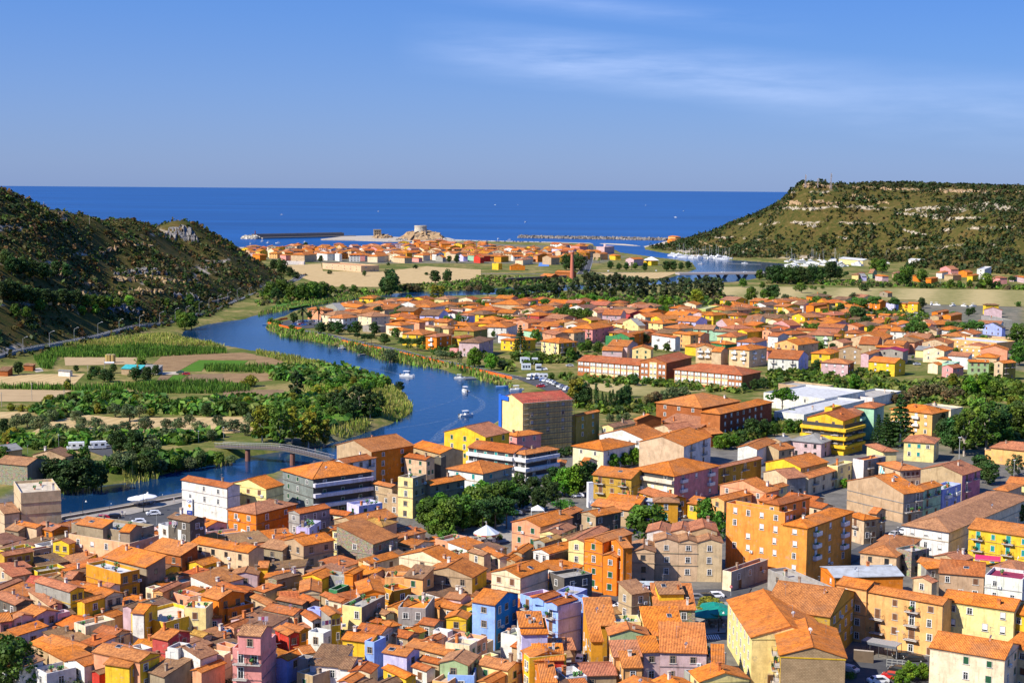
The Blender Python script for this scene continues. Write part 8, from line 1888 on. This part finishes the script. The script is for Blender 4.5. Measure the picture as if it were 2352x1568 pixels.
for a in(('white','E',1410,1335,.35,'driving along the quay road'),('black','E',1045,1365,.35,'parked by the river wall'),('red','E',940,1378,.35,'parked by the river wall'),('white','E',1275,1412,.3,'parked behind the salmon palace'),('blue','E',620,1432,.3,'parked beside the blank beige building'),('silver','D',740,1470,2.4,'parked in the walled yard'),('black','D',1205,1478,-.5,'parked in the walled yard'),('red','D',1140,1535,-.5,'parked in the walled yard'),('white','D',1010,1575,.2,'half hidden by bushes in the yard'),('black','D',1340,1372,-.12,'parked under the long peach house'),('black','D',1232,1345,-.12,'parked beside the grey canopy'),('silver','D',1160,222,.9,'parked along the side street'),('white','D',1140,258,.9,'parked along the side street'),('white','D',1245,195,.9,'parked at the street corner'),('grey','C',1682,806,.1,'parked before the three-gabled palazzo'),('black','C',1772,800,.1,'parked before the three-gabled palazzo'),('white','C',1866,788,.1,'parked before the three-gabled palazzo'),('white','C',1005,892,.25,'at the street junction'),('white','C',1075,812,1.2,'beside the street junction'),('white','C',622,1380,1.4,'in the narrow street'),('grey','C',540,1305,1.4,'in the narrow street'),('white','F',2045,1418,.1,'parked in the park square'),('silver','F',1860,1450,.2,'parked in the park square'),('white','G',600,1170,.1,'stopped on the avenue'),('black','G',60,1325,.2,'parked under the avenue trees'),('silver','G',30,1330,.2,'parked under the avenue trees'),('grey','G',140,1300,.2,'parked under the avenue trees'),('red','G',235,1275,.2,'parked under the avenue trees'),('white','E',980,700,.5,'parked between the campers and the trees'),('black','L',800,830,.45,'driving on the coast road'),('black','L',1430,700,.5,'driving on the coast road near the river'),('white','L',1862,582,.4,'driving on the coast road past the wall'),('white','L',2155,478,.5,'on the far bend of the coast road'),('green','L',1655,1135,.1,'parked on the farm track'),('red','L',1710,1150,.3,'on the farm track'),('silver','M',530,1072,.2,'beside the long brick school'),('white','M',290,1105,.1,'by the site cabins'),('silver','M',285,1250,.3,'in the river car park'),('red','M',262,1262,.3,'in the river car park'),('red','K',1582,712,-.3,'on the riverside road'),('blue','N',1512,800,0,'by the pine trees near the pitch'),('silver','N',1368,1058,.2,'before the pale yellow pavilion')):
 car(*a)
car('white','D',690,418,.75,'parked in the street below the orange block',True)
for i,(x,y)in enumerate(((282,1204),(305,1208),(342,1215),(372,1225),(395,1240),(415,1252),(440,1262),(462,1278),(500,1290))):car(('blue','white','white','white','silver','black','white','grey','white')[i],'M',x,y,1.0,'in the slanting row of the river car park',i==8,None,'cars in the river car park')
for i in range(22):car(random.choice(['white','silver','grey','white','black','blue','red']),'K',345+(i%11)*23+random.uniform(-4,4),(362 if i<11 else 392)+random.uniform(-5,5),random.uniform(-.1,.1)+.3,'in the car park on the river point',False,None,'cars on the river point',True)
for i in range(24):car(random.choice(['white','silver','grey','white','blue']),'Q',5+i*27+random.uniform(-5,5),748+i*.4,.1,'in the row along the beach',False,1.6,'cars along the beach',True)
for i in range(10):car(random.choice(['white','silver','white']),'P',2080+i*26,374+i*.5,.1,'beside the beach mole',False,1.6,'cars along the beach',True)
dBR=(BRB-BRA).normalized()
for x in(1880,2095,2242):p=at(*tp('M',x,200),6.8);t=(p-BRA).dot(dBR);p=BRA+dBR*t;x_,y_=proj(p);car('white','Z',x_,y_,math.atan2(dBR.y,dBR.x),'crossing the road bridge',False,6.7,'cars on the bridge',True)
for x,y in((1045,905),(1048,935),(1022,930),(1225,1025),(1665,1022)):car('white' if x>1200 else 'grey','Q',x,y,1.4,'driving in the seaside town',False,1.4,'cars in the seaside town',True)
for i in range(8):car(random.choice(['white','grey','silver']),'N',1350+(i%4)*18,585+(i//4)*30+(i%4)*6,1.2,'in the sloping car park by the townhouses',False,None,'cars by the townhouses',True)
def camper(t,x,y,rz,label,over=True):
 p=at_g(*tp(t,x,y));p.z+=.12;r=empty('camper_van',p,rz);b,g,s=MB(),MB(),MB();wc=(.82,.82,.80)
 b.box(-1.4,3.3,-1.1,1.1,.5,2.9,0,wc);b.box(-3.0,-1.4,-.95,.95,.5,1.3,0,wc);b.face([(-2.5,-.95,1.3),(-2.5,.95,1.3),(-1.4,.95,2.1),(-1.4,-.95,2.1)],0,None,GLC);b.face([(-2.5,-.95,1.3),(-1.4,-.95,2.1),(-1.4,-.95,1.3)],0,None,wc);b.face([(-2.5,.95,1.3),(-1.4,.95,1.3),(-1.4,.95,2.1)],0,None,wc)
 b.box(-2.3,-1.4,-1.1,1.1,2.1,2.9,0,wc);b.box(0,.9,-.4,.4,2.9,3.1,0,(.6,.6,.6));b.box(-1.3,3.2,-1.12,-1.09,1.05,1.2,0,(.15,.2,.35))
 for x0,x1 in((-.8,.2),(1.4,2.6)):g.box(x0,x1,-1.13,-1.08,1.5,2.2,0,GLC);g.box(x0,x1,1.08,1.13,1.5,2.2,0,GLC)
 b.obj('body',[CARP],r);g.obj('window',[PAINT],r);w=car_meshes(CC['white'])[2]
 for sx in(-2.2,2.0):
  for sy in(-.95,.95):link('wheel',w,r,(sx,sy,.34))
 reg(r,label,(p.x,p.y,p.z+2),None,'camper')
sheet('camper_yard',pp('E',(600,740),(1020,690),(1040,790),(960,800),(800,740)),ASPH,.05,'asphalt yard with campers',1)
camper('E',690,735,.25,'smaller white camper parked beside the striped shed roof');camper('E',890,728,.35,'large white motorhome parked by the olive trees');camper('M',172,1190,1.1,'leftmost white camper in the river car park');camper('M',212,1188,1.1,'middle white camper in the river car park');camper('M',268,1188,.2,'white camper standing side-on in the river car park')
def person_mesh():
 V=[(0,0,.95),(0,0,1.2),(0,0,1.42),(0,0,1.52),(0,-.01,1.66),(.1,0,.88),(.13,-.05,.48),(.13,.06,.06),(.14,-.08,.03),(-.1,0,.88),(-.13,.06,.48),(-.13,.14,.06),(-.14,.02,.03),(.19,0,1.40),(.26,.02,1.12),(.27,-.10,.88),(-.19,0,1.40),(-.26,.0,1.12),(-.27,-.12,.88)]
 E=[(0,1),(1,2),(2,3),(3,4),(0,5),(5,6),(6,7),(7,8),(0,9),(9,10),(10,11),(11,12),(2,13),(13,14),(14,15),(2,16),(16,17),(17,18)];R=[.15,.14,.15,.055,.10,.085,.065,.045,.04,.085,.065,.045,.04,.065,.045,.035,.065,.045,.035]
 me=D_.meshes.new('body');me.from_pydata(V,E,[]);o=D_.objects.new('body',me);COLL.objects.link(o);o.modifiers.new('s','SKIN');o.modifiers.new('d','SUBSURF').levels=1
 for i,sv in enumerate(me.skin_vertices[0].data):sv.radius=(R[i],R[i]*.85);sv.use_root=i==0
 dg=bpy.context.evaluated_depsgraph_get();m2=D_.meshes.new_from_object(o.evaluated_get(dg));D_.objects.remove(o);return m2
PB=person_mesh()
def person(t,x,y,rz,shirt,legs,label,z=None):
 p=at_g(*tp(t,x,y))if z is None else at(*tp(t,x,y),z);p.z+=.15 if z is None else 0;me=PB.copy();ca=me.color_attributes.new('Col','FLOAT_COLOR','CORNER');cols=[]
 for f in me.polygons:
  z_=f.center.z;c=(.55,.32,.22)if z_>1.47 or(abs(f.center.x)>.21 and z_<1.2)or z_<.45 else shirt if z_>.92 else legs
  if z_<.1:c=(.05,.05,.05)
  if z_>1.70 or(z_>1.6 and f.center.y>.03):c=(.05,.03,.02)
  cols+=[(*c,1)]*f.loop_total
 ca.data.foreach_set('color',np.array(cols,np.float32).reshape(-1));me.materials.clear();me.materials.append(PAINT);o=link('person',me,None,p,rz);reg(o,label,(p.x,p.y,p.z+1),None,'person','people in the streets')
person('E',1600,1222,.5,(.75,.72,.68),(.6,.5,.4),'person in pale clothes walking along the river wall');person('E',1122,1342,1,(.1,.15,.4),(.7,.7,.68),'person in blue shirt on the quay road');person('E',1150,1345,2,(.8,.8,.78),(.05,.05,.08),'person in white shirt on the quay road');person('E',1912,1362,2,(.05,.05,.06),(.1,.1,.12),'person in black at the quay shop door');person('F',545,760,.3,(.3,.3,.32),(.06,.08,.15),'person in grey crossing the footbridge',4.6);person('C',852,880,1.2,(.75,.75,.74),(.05,.06,.1),'person in white by the street junction')
def parasol(t,x,y,r,h,col,label,group,furn=3):
 p=at_g(*tp(t,x,y));p.z+=.15;root=empty('parasol',p,random.uniform(0,1));c,q=MB(),MB();n=8;e=[(r*math.cos(2*math.pi*k/n+.39),r*math.sin(2*math.pi*k/n+.39),h-.28*r)for k in range(n)];top=(0,0,h)
 for k in range(n):j=(k+1)%n;c.face([e[k],e[j],top],0,None,tuple(x*(.85 if k%2 else 1)for x in col));c.face([e[j],e[k],(e[k][0],e[k][1],e[k][2]-.25),(e[j][0],e[j][1],e[j][2]-.25)],0,None,col)
 q.tube((0,0,0),(0,0,h),.06,n=6,col=(.4,.4,.4));q.box(-.4,.4,-.4,.4,0,.12,0,(.3,.3,.3));c.obj('canopy',[PAINT],root);q.obj('pole',[PAINT],root);reg(root,label,(p.x,p.y,p.z+h),None,'parasol',group)
 for k in range(furn):
  a=k*2.1+1;o=Vector((p.x+math.cos(a)*r*.62,p.y+math.sin(a)*r*.62,p.z));tr=empty('cafe_table',o);tm,lm=MB(),MB();tm.tube((0,0,.72),(0,0,.76),.45,n=12,col=(.3,.3,.3));lm.tube((0,0,0),(0,0,.72),.04,n=5,col=(.1,.1,.1));tm.obj('table_top',[PAINT],tr);lm.obj('leg',[PAINT],tr);tag(tr,None,'table','cafe tables');LAB.append((tr,'round cafe table under the '+group,o,None,True))
  for s in(0,2.1,4.2):
   cr=empty('cafe_chair',(o.x+.8*math.cos(s),o.y+.8*math.sin(s),o.z),s+1.57);m1,m2,m3=MB(),MB(),MB();cc=random.choice([(.7,.7,.7),(.1,.1,.1)]);m1.box(-.22,.22,-.22,.22,.42,.47,0,cc);m2.box(-.22,.22,-.24,-.20,.47,.9,0,cc);[m3.tube((sx*.19,sy*.19,0),(sx*.19,sy*.19,.42),.02,n=4,col=cc)for sx in(-1,1)for sy in(-1,1)]
   m1.obj('seat',[PAINT],cr);m2.obj('backrest',[PAINT],cr);m3.obj('leg_frame',[PAINT],cr);tag(cr,None,'chair','cafe chairs');LAB.append((cr,'small cafe chair under the '+group,o,None,True))
parasol('E',1262,1262,3.0,3.6,(.82,.82,.8),'left white square parasol of the quay cafe','white quay parasols',2);parasol('E',1348,1250,3.2,3.8,(.82,.82,.8),'right white parasol of the quay cafe','white quay parasols',2)
GP=(.01,.24,.17);parasol('C',1790,1040,3.6,3.6,GP,'left green parasol on the paved corner','green corner parasols',3);parasol('C',1900,1030,3.8,4.2,GP,'right green parasol on the paved corner','green corner parasols',3);parasol('C',1850,985,3.2,4.0,GP,'rear green parasol on the paved corner','green corner parasols',1)
def carousel():
 p=at(*tp('B',2118,285),3.1);root=empty('carousel',p);a,b,c,d=MB(),MB(),MB(),MB();r=3.6;a.tube((0,0,0),(0,0,.4),r,r,20,col=(.4,.3,.25));n=16
 for k in range(n):t0,t1=2*math.pi*k/n,2*math.pi*(k+1)/n;b.face([(r*math.cos(t0),r*math.sin(t0),3.0),(r*math.cos(t1),r*math.sin(t1),3.0),(0,0,5.2)],0,None,(.72,.75,.78)if k%2 else(.45,.52,.58));b.face([(r*math.cos(t1),r*math.sin(t1),3.0),(r*math.cos(t0),r*math.sin(t0),3.0),(r*math.cos(t0),r*math.sin(t0),2.6),(r*math.cos(t1),r*math.sin(t1),2.6)],0,None,(.5,.12,.1)if k%2 else(.7,.6,.3))
 c.tube((0,0,0),(0,0,5.8),.25,.1,8,col=(.5,.4,.3))
 for k in range(8):
  t=k*math.pi/4;x,y=2.9*math.cos(t),2.9*math.sin(t);c.tube((x,y,.4),(x,y,2.8),.04,n=5,col=(.6,.55,.4));d.box(x-.5,x+.5,y-.25,y+.25,1.0,1.6,0,(.6,.55,.5)if k%2 else(.12,.1,.1))
 a.obj('platform',[PAINT],root);b.obj('canopy',[PAINT],root);c.obj('pole',[PAINT],root);d.obj('ride_seat',[PAINT],root);reg(root,'small carousel with pale striped conical roof in the square',(p.x,p.y,p.z+4),'the carousel','carousel')
carousel()
def text(body,parent,loc,size,mat,rz=0,name='lettering'):
 cu=D_.curves.new(name,'FONT');cu.body=body;cu.size=size;cu.align_x='CENTER';cu.align_y='CENTER';cu.extrude=.01;cu.materials.append(mat);t=D_.objects.new(name,cu);COLL.objects.link(t);me=D_.meshes.new_from_object(t.evaluated_get(bpy.context.evaluated_depsgraph_get()));D_.objects.remove(t);o=D_.objects.new(name,me);COLL.objects.link(o);o.parent=parent;o.location=loc;o.rotation_euler=(math.pi/2,0,rz);return o
NAVY=plain('navy_paint',(.015,.03,.22),.5)
p=at_g(*tp('E',1745,1345));root=empty('pylon_sign',p,-.35);a,b_,c=MB(),MB(),MB();a.box(-.9,.9,-.15,.15,.4,5.6,0,(.8,.8,.8));b_.box(-.9,.9,-.17,.17,.5,1.9,0,(.02,.05,.3));c.tube((0,-.19,3.3),(0,-.15,3.3),.5,.5,16,col=(.8,.35,.03));a.obj('panel',[PAINT],root);b_.obj('price_panel',[PAINT],root);c.obj('emblem',[PAINT],root);text('Q8',root,(0,-.19,4.6),1.1,NAVY);text('IP24',root,(0,-.19,1.3),.5,WHITE);reg(root,'tall white and blue fuel station sign on the quay',(p.x,p.y,p.z+4),None,'sign')
p=at(*tp('C',1315,645),6.2);root=empty('shop_sign',p,-.05);a,b_=MB(),MB();a.box(-5.6,5.6,-.7,-.5,-.5,.5,0,(.60,.68,.72));[b_.box(x0,x0+.28,-1.8,-.5,-1.0,-.85,0,(.75,.72,.72)if k%2 else(.35,.1,.2))for k,x0 in enumerate([-5.5+.28*i for i in range(14)]+[1.0+.28*i for i in range(14)])];a.obj('sign_board',[PAINT],root);b_.obj('awning',[PAINT],root);text('market',root,(-3.5,-.72,0),.62,DARK);text('market',root,(3.6,-.72,0),.62,DARK);reg(root,'pale blue shop sign with striped awnings on the palazzo front',(p.x,p.y,p.z),None,'sign')
p=at(*tp('C',2010,772),3.1);root=empty('no_entry_sign',p,0);a,b_,c=MB(),MB(),MB();a.tube((0,0,0),(0,0,2.5),.04,n=6,col=(.5,.5,.5));b_.tube((0,-.06,2.4),(0,-.03,2.4),.36,.36,16,col=(.6,.01,.02));c.box(-.26,.26,-.08,-.06,2.33,2.47,0,(.85,.85,.85));a.obj('pole',[PAINT],root);b_.obj('disc',[PAINT],root);c.obj('bar',[PAINT],root);reg(root,'round red no-entry sign on a post at the corner',(p.x,p.y,p.z+2),None,'sign')
A,B=at(*tp('D',880,1285),3),at(*tp('D',1200,1345),3);root=empty('pavement_canopy',A,math.atan2(B.y-A.y,B.x-A.x));Lc=(B-A).length;a,b_=MB(),MB();a.box(0,Lc,-1.6,1.6,2.9,3.05,0,(.32,.31,.30));a.box(0,Lc,-1.65,-1.58,2.4,2.9,0,(.12,.13,.15));[b_.tube((Lc*k/4,y,0),(Lc*k/4,y,2.9),.06,n=5,col=(.1,.1,.1))for k in range(5)for y in(-1.5,1.5)];a.obj('roof',[PAINT],root);b_.obj('post',[PAINT],root);reg(root,'grey flat cafe canopy in front of the long peach house',A,None,'canopy')
fence('metal_gate',pp('D',(1090,1425),(1280,1445)),1.8,'pale grey metal gate of the walled yard','gate',[PAINT],col=(.5,.5,.45),step=1.0)
def awning(t,L_,R_p,z,dep,h,c1,c2,label):
 A,B=at(*tp(t,*L_),z),at(*tp(t,*R_p),z);root=empty('awning',A,math.atan2(B.y-A.y,B.x-A.x));Lc=(B-A).length;m=MB();n=max(4,int(Lc/.35))
 for k in range(n):c=c1 if k%2 else c2;m.face([(Lc*k/n,-dep,-h),(Lc*(k+1)/n,-dep,-h),(Lc*(k+1)/n,0,0),(Lc*k/n,0,0)],0,None,c);m.face([(Lc*k/n,-dep,-h-.25),(Lc*(k+1)/n,-dep,-h-.25),(Lc*(k+1)/n,-dep,-h),(Lc*k/n,-dep,-h)],0,None,c)
 q=MB();q.tube((0,-dep,-h),(Lc,-dep,-h),.03,n=5,col=(.5,.5,.5));m.obj('fabric',[PAINT],root);q.obj('rod',[PAINT],root);reg(root,label,(A.x,A.y,A.z),None,'awning')
awning('D',(1980,160),(2065,165),11.2,1.4,1.2,(.45,.42,.10),(.75,.7,.35),'yellow striped awning on the yellow house');awning('D',(1975,258),(2075,265),8.2,1.4,1.2,(.8,.76,.74),(.5,.3,.28),'white and brown striped awning on the yellow house');awning('D',(1905,385),(2140,405),6.0,1.8,.8,(.50,.03,.12),(.48,.03,.11),'long crimson awning under the yellow house');awning('H',(1030,878),(1105,885),9.5,1.6,1.9,(.04,.38,.36),(.55,.72,.70),'teal striped awning on the bright orange-roofed house')
p=at(*tp('G',236,1340),3.1)
def tent(p,r,h,label):
 root=empty('white_gazebo',p);a,b_=MB(),MB();e=[(-r,-r,h*.6),(r,-r,h*.6),(r,r,h*.6),(-r,r,h*.6)];[a.face([e[k],e[(k+1)%4],(0,0,h)],0,None,(.82,.82,.82))for k in range(4)];[b_.tube((x,y,0),(x,y,z),.06,n=5,col=(.7,.7,.7))for x,y,z in e];a.obj('canopy',[PAINT],root);b_.obj('post',[PAINT],root);reg(root,label,(p[0],p[1],p[2]+h),None,'gazebo')
tent(p,1.9,3.4,'small white gazebo under the avenue trees');tent(at(*tp('Q',1620,965),1.3),9,11,'pointed white marquee near the river mouth')
for i in range(44):
 x=1190+i*16+random.uniform(-5,5);y=441-i*.9+random.uniform(-4,4);p=at(*tp('P',x,y),1.5);c=random.choice([(.8,.8,.8),(.1,.25,.6),(.75,.75,.7),(.7,.2,.1)]);root=empty('beach_umbrella',p);a,b_=MB(),MB();n=6;[a.face([(2.2*math.cos(2*math.pi*k/n),2.2*math.sin(2*math.pi*k/n),2.2),(2.2*math.cos(2*math.pi*(k+1)/n),2.2*math.sin(2*math.pi*(k+1)/n),2.2),(0,0,3.2)],0,None,c)for k in range(n)];b_.tube((0,0,0),(0,0,3.2),.06,n=4,col=(.5,.5,.5));a.obj('canopy',[PAINT],root);b_.obj('pole',[PAINT],root);reg(root,'tiny beach umbrella on the sand of the bay',(p.x,p.y,3),None,'beach umbrella','beach umbrellas on the bay')
def laundry(t,a,b,z,label):
 A,B=at(*tp(t,*a),z),at(*tp(t,*b),z);root=empty('washing_line',A,math.atan2(B.y-A.y,B.x-A.x));Lc=(B-A).length;m,q=MB(),MB();q.tube((0,0,0),(Lc,0,0),.015,n=3,col=(.4,.4,.4));q.tube((0,0,-1.6),(0,0,.1),.03,n=4,col=(.4,.4,.4));q.tube((Lc,0,-1.6),(Lc,0,.1),.03,n=4,col=(.4,.4,.4));x=.15
 while x<Lc-.4:w=random.uniform(.35,.8);h=random.uniform(.5,1.2);m.box(x,x+w,-.015,.015,-h,0,0,random.choice([(.8,.8,.8),(.75,.6,.65),(.7,.75,.8),(.6,.1,.2),(.2,.25,.5),(.8,.8,.78)]));x+=w+.1
 m.obj('laundry',[PAINT],root);q.obj('line',[PAINT],root);reg(root,label,(A.x,A.y,A.z),None,'washing line')
laundry('A',(1515,88),(1700,82),13.4,'washing line with pale sheets on the peeling white terrace');laundry('B',(600,1000),(690,985),11.9,'washing line with red and white clothes on the white terrace');laundry('B',(15,960),(100,955),12.8,'washing line with pink and white sheets by the pink house');laundry('B',(725,625),(790,620),11.2,'white laundry hanging over the small green terrace');laundry('F',(1350,905),(1480,915),6.5,'washing line with sheets in the yard behind the beige house')
SCR=[]
for o,base,p,mark,hand in LAB:
 x,y=proj(p);SCR.append((x,y,(p-EYE).length))
MARKS=[(i,r[3])for i,r in enumerate(LAB)if r[3]]
ORD=['nearest','second','third','fourth','fifth','sixth','seventh','eighth','ninth','tenth','eleventh','twelfth','thirteenth','fourteenth','fifteenth','sixteenth','seventeenth','eighteenth','nineteenth','twentieth']
def rel(i,j):
 x,y,d=SCR[i];X,Y,Dm=SCR[j];dx=x-X;dd=(d-Dm)*FP/Dm*.18
 if abs(dx)>abs(dd)*.8 or abs(d-Dm)<6:return 'left of' if dx<0 else 'right of'
 return 'behind' if d>Dm else 'in front of'
def wc(s):return len(s.split())
from collections import Counter
CNT=Counter(r[1]for r in LAB);FIN={};NEED=[]
for i,(o,base,p,mark,hand)in enumerate(LAB):
 if mark:FIN[i]=base;continue
 if hand and wc(base)>=6 and CNT[base]==1 and any(f' {k} ' in f' {base} ' for k in('behind','beside','below','under','beneath','by','near','between','in','at','on','along','against','across','left','leftmost','rightmost','middle','above','crossing','from')):FIN[i]=base;continue
 x,y,d=SCR[i];c=sorted(MARKS,key=lambda m:math.hypot(x-SCR[m[0]][0],(y-SCR[m[0]][1])*1.5)*(1+abs(d-SCR[m[0]][2])/d*2))[:6]
 c=[m for m in c if wc(base)+wc(m[1])+2<=15]or c;NEED.append((i,c))
used={}
for i,c in NEED:
 opts=[f"{LAB[i][1]} {rel(i, j)} {ph}" for j,ph in c[:3]];pick=next((q for q in opts if q not in used and wc(q)<=16),None)
 if pick is None:pick=next((q for q in opts if wc(q)<=14),LAB[i][1]);
 used.setdefault(pick,[]).append(i)
for s,l in used.items():
 if len(l)==1 and s not in FIN.values():FIN[l[0]]=s;continue
 l.sort(key=lambda i:SCR[i][2]if(' behind ' in s)else-SCR[i][2]if ' in front of ' in s else abs(SCR[i][0]-SCR[min(MARKS,key=lambda m:0 if s.endswith(m[1])else 1)[0]][0]))
 for k,i in enumerate(l):FIN[i]=f"{ORD[k] if k < 20 else str(k + 1) + 'th'} {s}"
seen={}
for i,s in list(FIN.items()):
 if s in seen:
  k=2
  x,y,d=SCR[i];alt=sorted(MARKS,key=lambda m:math.hypot(x-SCR[m[0]][0],y-SCR[m[0]][1]))
  for j,ph in alt[:25]:
   q=f"{LAB[i][1]} {rel(i, j)} {ph}"
   if q not in seen and q not in FIN.values()and wc(q)<=16:s=q;break
  FIN[i]=s
 seen[s]=i
for i,s in FIN.items():
 w=s.split();LAB[i][0]['label']=' '.join(w[:16])
